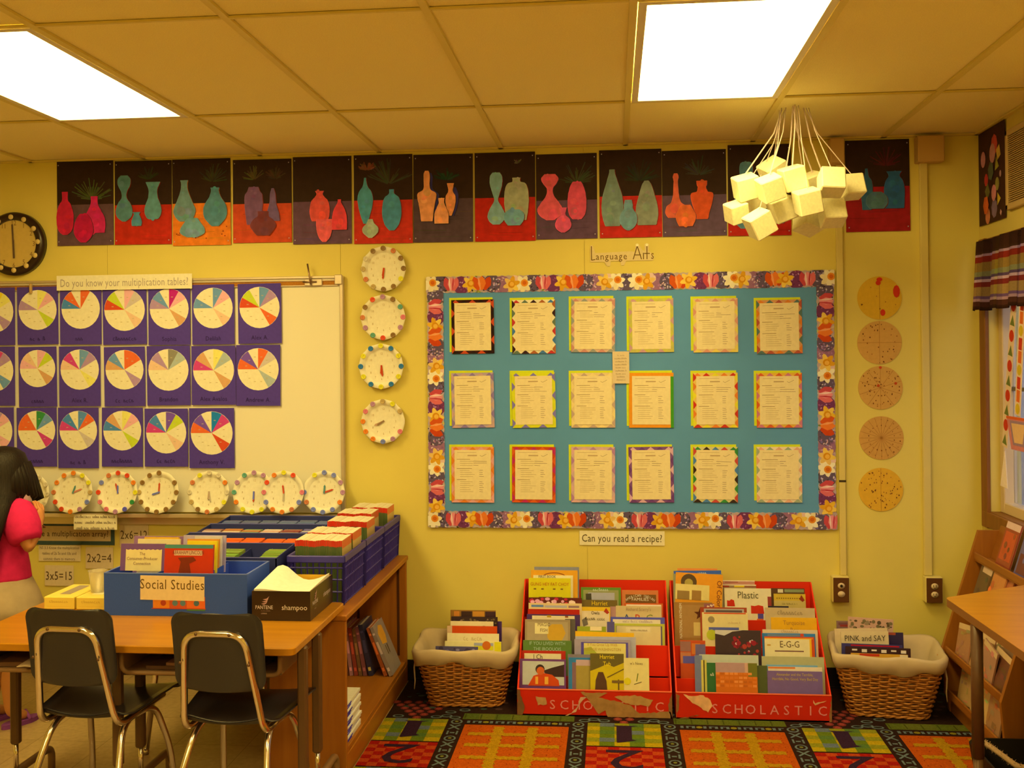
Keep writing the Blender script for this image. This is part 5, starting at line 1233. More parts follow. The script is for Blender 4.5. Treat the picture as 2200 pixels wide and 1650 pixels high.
def orange_col(x0, x1):
    y1 = -.632; W_ = x1-x0; h = .50
    for i in range(4):
        y0 = y1-h; FR(mb, x0, y0, x1, y1, OR, 1)
        for c in (.34, .66):
            L = []; R_ = []
            for j in range(25):
                t = j/24; yy = y0+.02+(h-.04)*t; wv = .005 if j % 2 else -.004
                L.append((x0+W_*c-.022+wv, yy)); R_.append((x0+W_*c+.022+wv, yy))
            FL(mb, L+R_[::-1], ORY, 2)
        for r in (.27, .53, .78):
            L = []; R_ = []
            for j in range(25):
                t = j/24; xx = x0+.03+(W_-.06)*t; wv = .004 if j % 2 else -.003
                L.append((xx, y0+h*r-.017+wv)); R_.append((xx, y0+h*r+.017+wv))
            FL(mb, L+R_[::-1], ORY, 3)
        for a in range(9):
            for b in range(10): mb.disc if False else FR(mb, x0+W_*(a+.5)/9-.002, y0+h*(b+.5)/10-.003, x0+W_*(a+.5)/9+.002, y0+h*(b+.5)/10+.003, A(150, 40, 4), 4)
        # motif strip and green blocks behind
        y1 = y0-.08
    Y0 = -.622
    for j in range(18):
        xx = x0+W_*(j+.5)/18; k = j % 6
        if k == 3: FL(mb, [(xx+.014*math.cos(a*.7854), Y0+.025+.013*math.sin(a*.7854)) for a in range(8)], A(170, 140, 24), 1)
        else: FR(mb, xx-.007, Y0+.012, xx+(.003 if k % 2 else .006), Y0+.038, SW_, 1); 
        if k in (1, 5): FR(mb, xx-.007, Y0+.03, xx+.016, Y0+.036, SW_, 2)
    for j in range(7):
        a = x0-.02+(W_+.04)*j/7; FR(mb, a, Y0+.056, a+(W_+.04)/7, Y0+.13, A(*rnd.choice([(112,112,20),(120,114,22),(104,108,22)])), 1)
        FR(mb, a+.006, Y0+.062, a+.012, Y0+.12, A(86, 84, 16), 2)
for i, (a, b, k) in enumerate(edges):
    if k == 'n': number_col(max(a, rx0), b, i)
    else: orange_col(a, min(b, rx1))
# swirled chain in the dark bands
for x in (-.695, -.165, .225, .74, 1.125):
    y = -.60; i = 0
    while y > -2.6:
        if i % 3 == 0: 
            FL(mb, [(x+.026*math.cos(a*.524), y+.03*math.sin(a*.524)) for a in range(12)], SW_, 1); FL(mb, [(x+.018*math.cos(a*.524), y+.021*math.sin(a*.524)) for a in range(12)], DK, 2); FL(mb, [(x+.008*math.cos(a*.785), y+.009*math.sin(a*.785)) for a in range(8)], A(150, 138, 36), 3)
        elif i % 3 == 1:
            FL(mb, [(x-.027, y+.026), (x-.018, y+.03), (x+.027, y-.024), (x+.02, y-.03)], SW_, 1); FL(mb, [(x+.027, y+.026), (x+.018, y+.03), (x-.027, y-.024), (x-.02, y-.03)], SW_, 2)
        else:
            FR(mb, x-.024, y-.02, x-.016, y+.022, SW_, 1); FR(mb, x+.016, y-.02, x+.024, y+.022, SW_, 1); FR(mb, x-.01, y-.006, x+.01, y+.006, SW_, 1)
        y -= .066; i += 1
# border by the wall: scallops and red brick fans over the number columns
for x0, x1 in ((-1.0, -.735), (-.125, .185), (.78, 1.085)):
    cx = (x0+x1)/2 if x0 > -.9 else -.88
    for r in range(6):
        for c in range(-r, r+1):
            yy = -.56+r*.04; xx = cx+c*.026
            if abs(c) <= r and (c+r) % 2 == 0: FL(mb, [(xx+.02*math.cos(a*.785), yy+.022*math.sin(a*.785)) for a in range(8)], A(150, 56, 30), 1); FL(mb, [(xx+.012*math.cos(a*.785), yy+.014*math.sin(a*.785)) for a in range(8)], A(186, 74, 36), 2)
    for s in (-1, 1):
        for q, (dx, dy) in enumerate(((.085, -.545), (.13, -.53), (.17, -.548), (.14, -.48), (.2, -.45))):
            xx, yy = cx+s*dx, dy
            if xx < rx0+.03: continue
            FL(mb, [(xx+.026*math.cos(a*.524), yy+.018*math.sin(a*.524)) for a in range(12)], SW_, 1); FL(mb, [(xx+.018*math.cos(a*.524), yy+.011*math.sin(a*.524)) for a in range(12)], A(50, 40, 18), 2)
for k in range(150):
    xx, yy = rnd.uniform(rx0+.05, rx1-.05), rnd.uniform(-.44, -.06); s = rnd.uniform(.008, .02)
    FL(mb, [(xx+s*math.cos(a*.785), yy+s*.7*math.sin(a*.785)) for a in range(8)], A(*rnd.choice([(86,92,48),(70,80,40),(96,60,30)])), 1)
o = mb.build('number_rug', CARPET); tag(o, 'patchwork number rug with orange, green and red squares on dark bands', 'rug')

# ================================================================== red display boxes and their books
REDB = mat('red_cardboard', A(204, 34, 6), .5, spec=.25, noise=.05, nscale=12); REDI = mat('red_box_inside', A(226, 44, 8), .5, spec=.25); TORN = mat('torn_kraft', A(160, 108, 30), .9, noise=.15, nscale=40)
BF, BB = yw(4.60), yw(5.06)
def ragged(pts):
    r = random.Random(len(pts)); out = []
    for (a, b), (c, d) in zip(pts, pts[1:]+pts[:1]):
        L = math.hypot(c-a, d-b); n = max(1, int(L/.012))
        for i in range(n):
            t = i/n; j = .0032 if i else 0; x, z = a+(c-a)*t+r.uniform(-j, j), b+(d-b)*t+r.uniform(-j, j)
            out.append((max(-.3425, min(.3425, x)), max(.001, min(.1115, z))))
    return out
def display_box(x0, x1, label, torn):
    w = x1-x0; d = BB-BF
    t = thing('display_box', label, 'display box', ((x0+x1)/2, BF, RZ+.0015))
    LH, BH = .112, .505
    q = MB(); b = .006
    q.box((0, b/2, LH/2), (w, b, LH)); q.box((0, d-b/2, BH/2), (w, b, BH)); q.box((0, d/2, .003), (w, d, .006))
    q.build('box_body', REDB, t)
    for s in (-1, 1):
        MB().prism([(b, 0), (d, 0), (d, BH), (d-.02, BH), (b, LH)], s*(w/2-b/2)-b/2, s*(w/2-b/2)+b/2, M=SW).build('side_wall', REDI, t)
    for k in range(1, 4):
        y = b+(d-.02)*k/4; z0 = .03+(k-1)*.095; z1 = z0+.10+.02*(k > 1)
        MB().box((0, y, (z0+z1)/2-.0), (w-2*b, .005, z1-z0+.02)).build('step_riser', REDI, t); 
        MB().box((0, y+(d/8)-.004, z0+.06), (w-2*b, d/4-.012, .004)).build('step_tread', REDI, t)
    MB().box((0, d-b-.002, .38), (w-2*b, .003, BH-.26)).build('back_lining', REDI, t)
    lm = MB(); lm.rbox((0, b/2, LH+.002), (w, b+.003, .006), .002); lm.build('lip_edge', mat('orange_red_edge', A(222, 88, 30), .5), t)
    fr_ = MB(); u = w/.686
    col = A(226, 128, 80)
    TM = mat('torn_card', attr=True, rough=.9, noise=.2, nscale=30)
    if not torn:
        for i, ch in enumerate('SCHOLASTIC'): fr_.text(ch, (-.170+.0525*i)*u, .028, .058, col, 3, sx=1.0 if ch != 'I' else 1)
        for pts in ([(-.31,.108),(-.27,.1),(-.22,.105),(-.19,.085),(-.18,.06),(-.2,.03),(-.23,.05),(-.27,.07)],[(.262,.095),(.27,.08),(.32,.092),(.27,.072),(.262,.082)],[(-.343,.0),(-.33,.05),(-.325,.1),(-.343,.11)],[(-.343,0),(-.24,.018),(-.30,.006),(-.28,0)],[(.343,.108),(.335,.06),(.33,0),(.343,0)]):
            MB().poly([(x*u, z) for x, z in ragged(pts)], A(226, 160, 74) if pts[0][0] in (-.31, .262) else A(150, 96, 34), 4).build('torn_patch', TM, t)
    else:
        for i, ch in enumerate('SCHOLASTIC'):
            fr_.text(ch, (-.185+.0525*i)*u, .030, .058, col, 3)
        for pts, c in (([(-.06,.108),(.06,.106),(.02,.085),(.10,.07),(.16,.055),(.2,.02),(.335,.03),(.343,.0),(.06,.0),(.05,.03),(.02,.012),(0,.04),(-.02,.07)],(166,112,40)),([(.09,.09),(.18,.1),(.26,.08),(.24,.05),(.14,.062)],(186,130,50)),([(-.13,.001),(-.08,.02),(-.06,.06),(-.03,.09),(-.06,.085),(-.07,.05),(-.1,.015)],(206,150,80)),([(-.26,.085),(-.215,.08),(-.21,.05),(-.25,.045)],(190,130,54)),([(-.343,0),(-.32,0),(-.31,.03),(-.33,.112),(-.343,.112)],(120,74,26)),([(.343,.11),(.325,.06),(.335,0),(.343,0)],(140,90,34))):
            MB().poly([(x*u, z) for x, z in ragged(pts)], A(*c), 5).build('torn_patch', TM, t)
    fr_.build('lettering', ART, t)
    return t
X1a, X1b = P(1111, 1500, 4.60).x, P(1444, 1500, 4.60).x; X2a, X2b = P(1452, 1500, 4.60).x, P(1787, 1500, 4.60).x
display_box(X1a, X1b, 'red cardboard book display with badly torn front lettering', 1)
display_box(X2a, X2b, 'red cardboard book display with intact front lettering', 0)
rng = random.Random(11)
def book(px0, px1, py, tier, h, col, label, group, title=None, tcol=(60,40,20), art=None, th=.007, lean=.17, tz=.3, ts=None, rz=0, off=0, gloss=True, blocks=(), base=None):
    """a book whose top edge is seen between px0 and px1 at height py, standing in a tier (metres from camera)"""
    a, b = P(px0, py, tier), P(px1, py, tier); w = b.x-a.x
    mb = MB(); c = A(*col); k = .0012
    mb.box((0, -th/2+k/2, -h/2), (w, k, h), c); mb.box((0, th/2-k/2, -h/2), (w, k, h), c); mb.box((-w/2+k/2, 0, -h/2), (k, th-2*k, h), c)
    y = -th/2
    for u0, v0, u1, v1, bc in blocks: mb.rect(-w/2+w*u0, -h*v1, -w/2+w*u1, -h*v0, A(*bc), 1, y=y)
    if art: art(mb, w, h, y)
    if title:
        s = min(ts or .034, w*.92/max(.5, max(text_width(q, 1, .85) for q in title.split('|'))))
        for i, line in enumerate(title.split('|')): mb.text(line, 0 if off == 0 else off*w, -h*tz-s*.35-i*s*1.15, s, A(*tcol), 4, sx=.85, y=y)
    o = mb.build('picture_book', GLOSS if gloss else ART, loc=((a.x+b.x)/2, a.y, (a.z+b.z)/2), rot=(-lean, rz, 0))
    MB().box((.0005, 0, -h/2), (w-.003, th-2*k-.0002, h-.004), A(232, 198, 108)).build('pages', ART, o)
    tag(o, label, 'book', group); return o
T1, T2, T3, T4 = 4.665, 4.775, 4.885, 4.985
GA_, GB_ = 'picture books in the left red display', 'picture books in the right red display'
HT = .20
def scatter(cols, n, v0=0, v1=1, s=(.004, .012), seed=0):
    def f(mb, w, h, y):
        r = random.Random(seed)
        for i in range(n):
            x = r.uniform(-w*.46, w*.46); z = -h*r.uniform(v0, v1)-.006; a = r.uniform(*s); mb.disc(x, z, a, A(*r.choice(cols)), 2, 7, y=y, rz=a*r.uniform(.6, 1))
    return f
def polys(*L):
    def f(mb, w, h, y):
        for i, (pts, c) in enumerate(L): mb.poly([(-w/2+w*u, -h*v) for u, v in pts], A(*c), 1+i if i < 3 else 3, y=y, dl=.0005)
    return f
# left column of the left box, back to front
B = book
B(1148,1244,1218,T4+.03,HT,(134,126,96),'grey-blue book, rearmost at top left of the left red display',GA_)
B(1141,1241,1225,T4+.018,HT,(228,150,20),'orange book with an arched line behind the yellow new-year book',GA_,art=lambda mb,w,h,y:[mb.line(w*.25*math.cos(i*.2),-h*.17+w*.16*math.sin(i*.2)*.6,w*.25*math.cos(i*.2+.2),-h*.17+w*.16*math.sin(i*.2+.2)*.6,.004,A(140,60,10),1,y=y) for i in range(15)])
B(1146,1231,1236,T4+.006,HT,(236,206,110),'cream book just behind the yellow new-year book',GA_,'FIRST BOOK',tz=.03,ts=.018,tcol=(90,60,20),off=-.15)
B(1136,1226,1242,T4-.006,HT,(218,190,10),'plain yellow new-year book with red capitals, top left of the left red display',GA_,'GUNG HEY FAT CHOY',tcol=(190,90,10),tz=.14,ts=.023,blocks=((.12,.24,.18,.27,(120,80,20)),(.3,.24,.36,.27,(120,80,20)),(.58,.24,.64,.27,(120,80,20)),(.76,.24,.82,.27,(120,80,20)),(.24,.44,.8,.6,(90,30,20))))
B(1136,1250,1284,T3+.02,HT,(96,20,14),'dark red book with a strip of painted vegetables along its top',GA_,art=scatter([(226,150,120),(190,30,40),(206,180,60),(236,190,150)],26,0,.2,(.006,.014),2))
B(1136,1250,1296,T3+.008,HT,(222,180,90),'cream book with small landscape strips behind the plain red book',GA_,blocks=((.05,.04,.28,.09,(96,120,120)),(.75,.05,.95,.1,(150,110,80)),(.3,.05,.72,.1,(176,160,120))))
B(1134,1245,1309,T3-.004,HT,(180,20,8),'plain dark red book standing behind the navy book',GA_)
B(1132,1246,1320,T3-.014,HT,(76,42,66),'navy book with a white top panel behind the grey fish book',GA_,blocks=((.1,.03,.9,.3,(236,200,110)),(.38,.02,.46,.07,(190,140,20)),(.72,.03,.78,.07,(150,70,20))))
B(1128,1225,1331,T2+.03,HT,(160,130,66),'grey book with a framed golden fish and white title panel',GA_,'MAGIC|FISH',tcol=(90,60,20),tz=.11,ts=.022,off=-.08,art=polys(([(.05,.05),(.95,.05),(.95,.6),(.05,.6)],(174,144,76)),([(.48,.2),(.6,.1),(.82,.1),(.9,.3),(.8,.5),(.6,.55),(.5,.4)],(206,150,30)),([(.22,.08),(.52,.08),(.52,.32),(.22,.32)],(236,206,104))))
B(1214,1236,1330,T2+.04,HT,(92,80,50),'dark grey sliver of a book behind the fish book',GA_)
B(1124,1228,1376,T2+.006,HT,(92,116,34),'green book with pale capital title below the fish book',GA_,'IF YOU LIVED WITH|THE IROQUOIS',tcol=(170,184,110),tz=.06,ts=.022)
B(1120,1215,1398,T2-.01,HT,(190,36,14),'red-edged book with a white label behind the portrait book',GA_,'I Ch',tcol=(60,40,20),tz=.13,ts=.03,off=-.12,blocks=((.07,.06,.9,.5,(236,204,110)),))
B(1117,1216,1416,T1+.02,HT-.02,(110,56,80),'purple-framed book with a portrait before a dark mountain, front of left red display',GA_,art=polys(([(.06,.04),(.96,.04),(.96,.5),(.06,.5)],(196,186,140)),([(.5,.26),(.96,.12),(.96,.4),(.6,.42)],(58,34,24)),([(.2,.55),(.3,.36),(.5,.3),(.66,.34),(.82,.45),(.8,.62)],(206,60,12))) if False else (lambda mb,w,h,y:[mb.rect(-w*.44,-h*.62,w*.46,-h*.05,A(190,180,136),1,y=y),mb.poly([(w*(u-.5),-h*v) for u,v in [(.5,.28),(.7,.2),(.96,.12),(.96,.42),(.62,.42)]],A(56,32,24),2,y=y),mb.poly([(w*(u-.5),-h*v) for u,v in [(.18,.64),(.3,.4),(.5,.33),(.7,.37),(.84,.5),(.86,.64)]],A(206,64,12),3,y=y),mb.disc(-w*.06,-h*.24,w*.10,A(50,34,26),4,14,y=y),mb.disc(-w*.05,-h*.28,w*.085,A(206,90,24),5,14,y=y),mb.rect(-w*.16,-h*.6,-w*.1,-h*.42,A(236,160,40),6,y=y),mb.rect(.04*w,-h*.6,.12*w,-h*.42,A(236,160,40),6,y=y)]))
# middle column
B(1248,1334,1262,T4,HT,(96,128,26),'green-bordered book with a lavender landscape, top middle of left red display',GA_,art=polys(([(.06,.06),(.94,.06),(.94,1),(.06,1)],(150,140,60)),([(.18,.12),(.84,.12),(.84,.8),(.18,.8)],(176,160,120)),([(.12,.15),(.26,.14),(.28,.6),(.14,.6)],(70,60,30))),title='~8',tcol=(206,196,120),tz=.05,ts=.022)
B(1250,1326,1289,T3+.03,HT,(110,84,26),'olive copy of the yellow biography with its title half hidden, second tier',GA_,'Harriet',tcol=(226,180,20),tz=.07,ts=.03)
B(1247,1311,1304,T3+.012,HT,(226,170,20),'yellow-topped book lettered Owls with a red bird',GA_,'Owls|~10',tcol=(60,44,16),tz=.13,ts=.022,art=polys(([(.03,.09),(.97,.09),(.97,1),(.03,1)],(226,190,110)),([(.78,.1),(.86,.02),(.97,.12),(.9,.16)],(170,40,16)),([(.05,.3),(.2,.22),(.26,.4),(.1,.45)],(120,100,60))))
B(1311,1338,1303,T3+.02,HT,(176,120,80),'pinkish sliver of a book beside the Owls book',GA_)
B(1240,1302,1346,T2+.034,HT,(150,150,24),'lime book with a small white label below the Owls book',GA_,blocks=((.45,0,.85,.09,(236,200,110)),))
B(1304,1320,1336,T2+.04,HT,(84,72,92),'narrow violet-and-white book edge in the middle of the left red display',GA_)
B(1236,1362,1358,T2+.018,HT,(232,166,16),'amber book behind the lilac presidents book',GA_,rz=.02)
B(1236,1366,1368,T2+.006,HT,(176,160,120),'grey-lilac hardback behind the lilac presidents book',GA_)
B(1234,1354,1374,T2-.006,HT,(164,140,110),'pale lilac book framed in violet with a yellow scene',GA_,'If You Grew Up With|GEORGE WASHINGTON',tcol=(190,140,40),tz=.11,ts=.018,art=polys(([(.12,.06),(.96,.06),(.96,1),(.12,1)],(84,66,110)),([(.17,.08),(.92,.08),(.92,1),(.17,1)],(226,196,80)),([(.17,.2),(.3,.16),(.4,.3),(.3,.6),(.17,.6)],(180,170,40))))
B(1220,1275,1406,T1+.03,HT-.03,(130,110,80),'grey book behind the teal-edged book in the front row',GA_)
B(1222,1274,1413,T1+.018,HT-.03,(46,116,126),'teal-edged book half behind the yellow biography',GA_,blocks=((.14,.12,.3,1,(130,90,70)),(.3,.12,1,1,(166,136,44)),(.3,.05,1,.2,(190,150,110))))
B(1268,1340,1404,T1+.004,HT-.01,(206,170,14),'yellow biography with a hooded figure, front middle of left red display',GA_,'Harriet|Tub',tcol=(236,196,20),tz=.07,ts=.026,art=lambda mb,w,h,y:[mb.poly([(w*(u-.5),-h*v) for u,v in [(0,0),(1,0),(1,.2),(.7,.3),(.5,.24),(.2,.34),(0,.4)]],A(104,84,24),1,y=y),mb.poly([(w*(u-.5),-h*v) for u,v in [(.12,1),(.16,.6),(.24,.42),(.38,.42),(.48,.62),(.52,1)]],A(86,52,24),2,y=y),mb.rect(w*.32,-h,w*.36,-h*.58,A(104,76,24),2,y=y),mb.rect(w*.14,-h*.66,w*.49,-h*.6,A(120,86,26),3,y=y),mb.line(w*.0,-h*.54,w*.5,-h*.34,.004,A(104,80,24),3,y=y)])
B(1340,1394,1414,T1-.002,HT-.02,(226,196,90),'small cream book with pencil strokes, front row of left red display',GA_,"w's News",tcol=(120,96,40),tz=.12,ts=.017,art=lambda mb,w,h,y:[mb.line(0,-h*.55,.06*w,-h*.36,.004,A(100,110,20),2,y=y),mb.line(-.1*w,-h*.62,.2*w,-h*.56,.003,A(100,86,40),2,y=y),mb.disc(-w*.36,-h*.55,.016,A(216,190,20),2,10,y=y)])
# right column
B(1336,1414,1268,T4,HT,(206,110,40),'orange book with an arched white title over brown, top right of left red display',GA_,art=lambda mb,w,h,y:[mb.rect(-w*.4,-h,w*.44,-h*.1,A(120,72,20),1,y=y)]+[mb.text('AMERICAN INDIAN'[i],w*.62*math.sin((i-7)*.088),-h*.15+w*.62*(math.cos((i-7)*.088)-1),.017,A(236,206,140),4,sx=.8,y=y,rot=-(i-7)*.088) for i in range(15)]+[mb.text('FAMILIES',0,-h*.245,.021,A(236,206,140),4,y=y)])
B(1341,1424,1296,T3+.03,HT,(206,84,20),'orange-topped book with a scalloped cream edge behind the alphabet book',GA_,blocks=((.05,.03,.96,1,(232,196,120)),))
B(1323,1420,1302,T3+.016,HT,(206,170,84),'tan alphabet book with large coloured letters',GA_,"Richard Scarry's",tcol=(160,120,60),tz=.07,ts=.021,art=lambda mb,w,h,y:[mb.text('A',-w*.26,-h*.36,.05,A(50,70,80),3,y=y),mb.text('B',-.02*w,-h*.36,.05,A(196,60,20),3,y=y),mb.text('C',w*.24,-h*.36,.05,A(120,120,30),3,y=y)])
B(1312,1428,1326,T3+.002,HT,(84,78,120),'violet-blue book with a white panel behind the lime-framed book',GA_,'~18',tcol=(170,140,100),tz=.09,ts=.018,blocks=((.04,.05,.92,1,(226,196,120)),))
B(1318,1428,1340,T3-.01,HT,(186,176,40),'lime-framed cream book with a boxed title, right of left red display',GA_,'~13',tcol=(130,100,50),tz=.14,ts=.014,blocks=((.05,.05,.95,1,(96,90,80)),(.06,.055,.92,1,(218,186,96)),(.24,.08,.72,.19,(230,200,112))))
# right box, left column
B(1455,1541,1221,T4+.03,HT,(226,130,40),'orange-edged book at the very back left of the right red display',GA_.replace('left','right'))
B(1447,1549,1226,T4+.018,HT,(48,86,130),'tilted blue book at the back left of the right red display',GB_,'~5',tcol=(200,200,150),tz=.05,ts=.02,rz=-.02,off=.1)
B(1446,1552,1233,T4+.008,HT,(150,140,70),'pale green-edged book behind the orange colour-title book',GB_)
B(1452,1553,1232,T4-.004,HT+.02,(226,140,20),'orange book with a dark wheel and town scene, right red display',GB_,rz=.05,art=lambda mb,w,h,y:[mb.disc(-w*.22,-h*.19,w*.17,A(86,60,24),1,18,y=y),mb.disc(-w*.22,-h*.21,w*.09,A(170,140,44),2,14,y=y),mb.rect(-w*.5,-h*.56,w*.22,-h*.24,A(226,190,80),3,y=y),mb.rect(-w*.46,-h*.56,-w*.2,-h*.38,A(150,110,40),4,y=y),mb.rect(-w*.15,-h*.56,.05*w,-h*.36,A(160,110,36),4,y=y)]+[mb.text('Of Color',w*.38,-h*.4,.032,A(110,40,20),4,y=y,rot=-PI/2)])
B(1448,1530,1294,T3+.02,HT,(156,104,34),'brown book with a dark star and sideways title, right red display',GB_,art=lambda mb,w,h,y:[mb.rect(-w*.38,-h*.8,w*.5,-h*.06,A(166,116,44),1,y=y),mb.poly([(w*.18+w*.17*(1 if i%2==0 else .42)*math.sin(i*PI/5),-h*.26+w*.17*(1 if i%2==0 else .42)*math.cos(i*PI/5)) for i in range(10)],A(80,24,10),3,y=y),mb.text('NATIONAL ANTHEM',-w*.3,-h*.42,.017,A(236,206,120),3,y=y,rot=PI/2),mb.rect(0,-h*.75,w*.45,-h*.45,A(206,166,70),2,y=y)])
B(1512,1534,1297,T3+.006,HT,(140,80,60),'speckled brown book edge above the award book',GB_,art=scatter([(226,180,110),(150,70,50)],12,0,.12,(.003,.005),5))
B(1504,1604,1305,T3+.0,HT,(160,56,20),'maroon-framed book behind the cream award book',GB_,blocks=((.08,.03,.94,.2,(170,150,100)),(.12,.06,.9,.12,(90,70,50))))
B(1508,1606,1316,T3-.014,HT,(226,190,90),'cream book with a round seal and red top line, right red display',GB_,art=lambda mb,w,h,y:[mb.rect(-w*.46,-h*.03,w*.46,-.001,A(206,54,14),1,y=y),mb.disc(-w*.3,-h*.16,.015,A(150,124,60),2,16,y=y),mb.rect(-w*.36,-h*.46,w*.3,-h*.33,A(92,92,110),1,y=y),mb.disc(-w*.3,-h*.5,.024,A(190,180,30),2,10,y=y),mb.disc(-w*.12,-h*.56,.024,A(200,190,50),2,10,y=y)],title='~11',tcol=(196,150,70),tz=.22,ts=.012,off=.2)
B(1461,1515,1376,T2+.004,HT,(196,70,20),'small book with four portrait photographs, lower left of right red display',GB_,blocks=((0,.02,.42,.24,(150,96,60)),(.46,.06,.8,.3,(206,110,30)),(0,.26,.42,.5,(190,110,50)),(.1,.34,.7,.5,(90,80,110)),(.6,.08,1,.4,(110,90,90))))
B(1536,1634,1354,T2-.004,HT,(60,40,30),'dark brown book with red figures, middle of right red display',GB_,art=lambda mb,w,h,y:[mb.poly([(-w*.5,0),(w*.1,0),(-.12*w,-h*.03),(-w*.3,-h*.12),(-w*.5,-h*.08)],A(200,180,120),1,y=y)]+scatter([(150,20,30),(120,20,30),(206,170,120),(170,40,30)],22,.1,.6,(.005,.012),8)(mb,w,h,y) if False else [mb.poly([(-w*.5,0),(w*.1,0),(-.12*w,-h*.03),(-w*.3,-h*.12),(-w*.5,-h*.08)],A(200,180,120),1,y=y)]+[mb.disc((rng.uniform(-.1,.42))*w,-h*rng.uniform(.1,.55),rng.uniform(.004,.012),A(*rng.choice([(150,20,30),(120,16,24),(206,170,120),(170,50,30)])),2,8,y=y) for i in range(26)])
B(1502,1629,1407,T1+.034,HT-.03,(190,180,110),'pale green book standing behind the brick-wall book',GB_)
B(1492,1508,1408,T1+.024,HT-.03,(110,112,104),'grey-blue book edge at the left of the front row, right red display',GB_)
B(1506,1518,1418,T1+.016,HT-.04,(206,180,60),'cream and black sliver in the front row of the right red display',GB_,blocks=((.4,0,.6,1,(60,46,20)),))
B(1518,1541,1424,T1+.008,HT-.04,(40,96,34),'dark green book edge with white letters in the front row',GB_,'~2',tcol=(226,200,140),tz=.3,ts=.02)
B(1537,1626,1424,T1-.002,HT-.03,(206,150,90),'book picturing an orange brick wall and trees, front of right red display',GB_,art=lambda mb,w,h,y:[mb.rect(-w*.5,-h*.8,w*.5,-h*.24,A(206,100,16),1,y=y),mb.rect(-w*.5,-h*.24,w*.2,0,A(176,130,90),1,y=y),mb.rect(w*.28,-h*.34,w*.5,0,A(110,104,24),2,y=y)]+[mb.rect(-w*.5+w*i/9,-h*(.3+.1*(j)),-w*.5+w*(i+.8)/9,-h*(.24+.1*j),A(*rng.choice([(214,110,24),(190,90,16),(226,130,40)])),2,y=y) for i in range(9) for j in range(4)])
B(1618,1648,1430,T1+.01,HT-.04,(80,84,30),'dark green spine between the brick book and the purple book',GB_)
# right box middle and right columns
B(1550,1621,1247,T4+.03,HT,(190,120,70),'red-and-cream banded book behind the white Plastic book',GB_,blocks=((0,0,1,.02,(236,200,130)),(.1,.03,.5,.05,(150,70,40))))
B(1552,1624,1256,T4+.018,HT,(150,110,50),'book with a multicoloured top band just behind the Plastic book',GB_,blocks=((0,0,1,.02,(236,206,130)),(0,.02,.2,.06,(150,40,20)),(.35,.02,.65,.06,(216,170,20)),(.65,.02,1,.06,(150,84,40))))
B(1556,1656,1264,T4,HT+.03,(228,198,110),'white book titled Plastic with red building-brick edges',GB_,'Plastic',tcol=(84,72,30),tz=.13,ts=.046,art=lambda mb,w,h,y:[mb.poly([(w*(u-.5),-h*v) for u,v in [(.05,.36),(.05,.24),(.1,.25),(.14,.22),(.2,.24),(.22,.36)]],A(196,30,10),2,y=y),mb.poly([(w*(u-.5),-h*v) for u,v in [(.56,.5),(.56,.34),(.64,.35),(.72,.33),(.82,.35),(.84,.5)]],A(200,34,10),2,y=y),mb.rect(w*.2,-h*.6,w*.32,-h*.5,A(76,64,100),2,y=y),mb.rect(w*.18,-h*.8,w*.32,-h*.6,A(214,90,20),2,y=y),mb.rect(w*.42,-h*.4,w*.5,-h*.16,A(150,50,30),2,y=y)])
B(1656,1728,1264,T4+.012,HT,(84,50,20),'dark brown book with small pictures, top right of right red display',GB_,blocks=((.2,.02,.36,.1,(214,190,110)),(.4,.02,.98,.09,(130,130,60))))
B(1662,1730,1276,T4-.002,HT,(206,160,30),'yellow book with a dotted line and a red bird, right red display',GB_,'~14',tcol=(110,96,30),tz=.22,ts=.012,art=lambda mb,w,h,y:[mb.rect(-w*.5,-h,w*.5,-h*.15,A(196,160,60),1,y=y),mb.poly([(w*(u-.5),-h*v) for u,v in [(.8,.12),(.87,.02),(.97,.14),(.9,.18)]],A(140,40,14),3,y=y)]+[mb.disc(-w*.4+w*.07*i,-h*.1,.003,A(120,80,16),2,6,y=y) for i in range(12)])
B(1644,1750,1306,T3+.02,HT,(196,160,80),'pale book with faint script behind the orange gem-title book',GB_,'~9',tcol=(150,120,60),tz=.1,ts=.03)
B(1650,1694,1302,T3+.03,HT,(40,30,30),'black line of a book top behind the pale script book',GB_)
B(1656,1754,1327,T3+.004,HT,(228,160,16),'amber book titled in brown script, right column of right red display',GB_,'Turquoise|Boy',tcol=(170,110,30),tz=.11,ts=.028)
B(1638,1756,1353,T2+.03,HT,(220,180,96),'cream book with faint capitals behind the blue-edged book',GB_,'~9',tcol=(180,140,70),tz=.03,ts=.02)
B(1637,1751,1361,T2+.016,HT,(52,118,140),'blue-edged book behind the cream EGG book',GB_,blocks=((.1,.02,.8,.06,(110,120,100)),(.72,.0,.78,.06,(206,60,20))))
B(1642,1749,1368,T2+.002,HT,(206,70,20),'cream book with spaced letters EGG and rainbow-striped edges',GB_,'E-G-G',tcol=(96,70,30),tz=.16,ts=.04,blocks=((0,.02,.97,.05,(226,120,20)),(0,.035,.94,1,(236,170,20)),(0,.05,.9,1,(232,200,104)),(.2,.3,.78,.325,(110,60,40)),(.05,.17,.12,.2,(200,140,30))))
B(1636,1770,1411,T1+.034,HT-.04,(176,160,80),'pale green hardback behind the purple book, front right',GB_)
B(1646,1756,1429,T1+.02,HT-.05,(112,150,150),'light blue book top just behind the purple book',GB_)
B(1650,1766,1433,T1+.012,HT-.05,(226,190,110),'cream book with an orange strip behind the purple book',GB_,blocks=((0,0,.5,.05,(216,110,30)),))
B(1648,1766,1442,T1-.002,HT-.05,(118,86,96),'purple book with two lines of yellow title, front right of right red display',GB_,'Alexander and the Terrible,|Horrible, No Good, Very Bad Day',tcol=(196,160,40),tz=.09,ts=.0165)

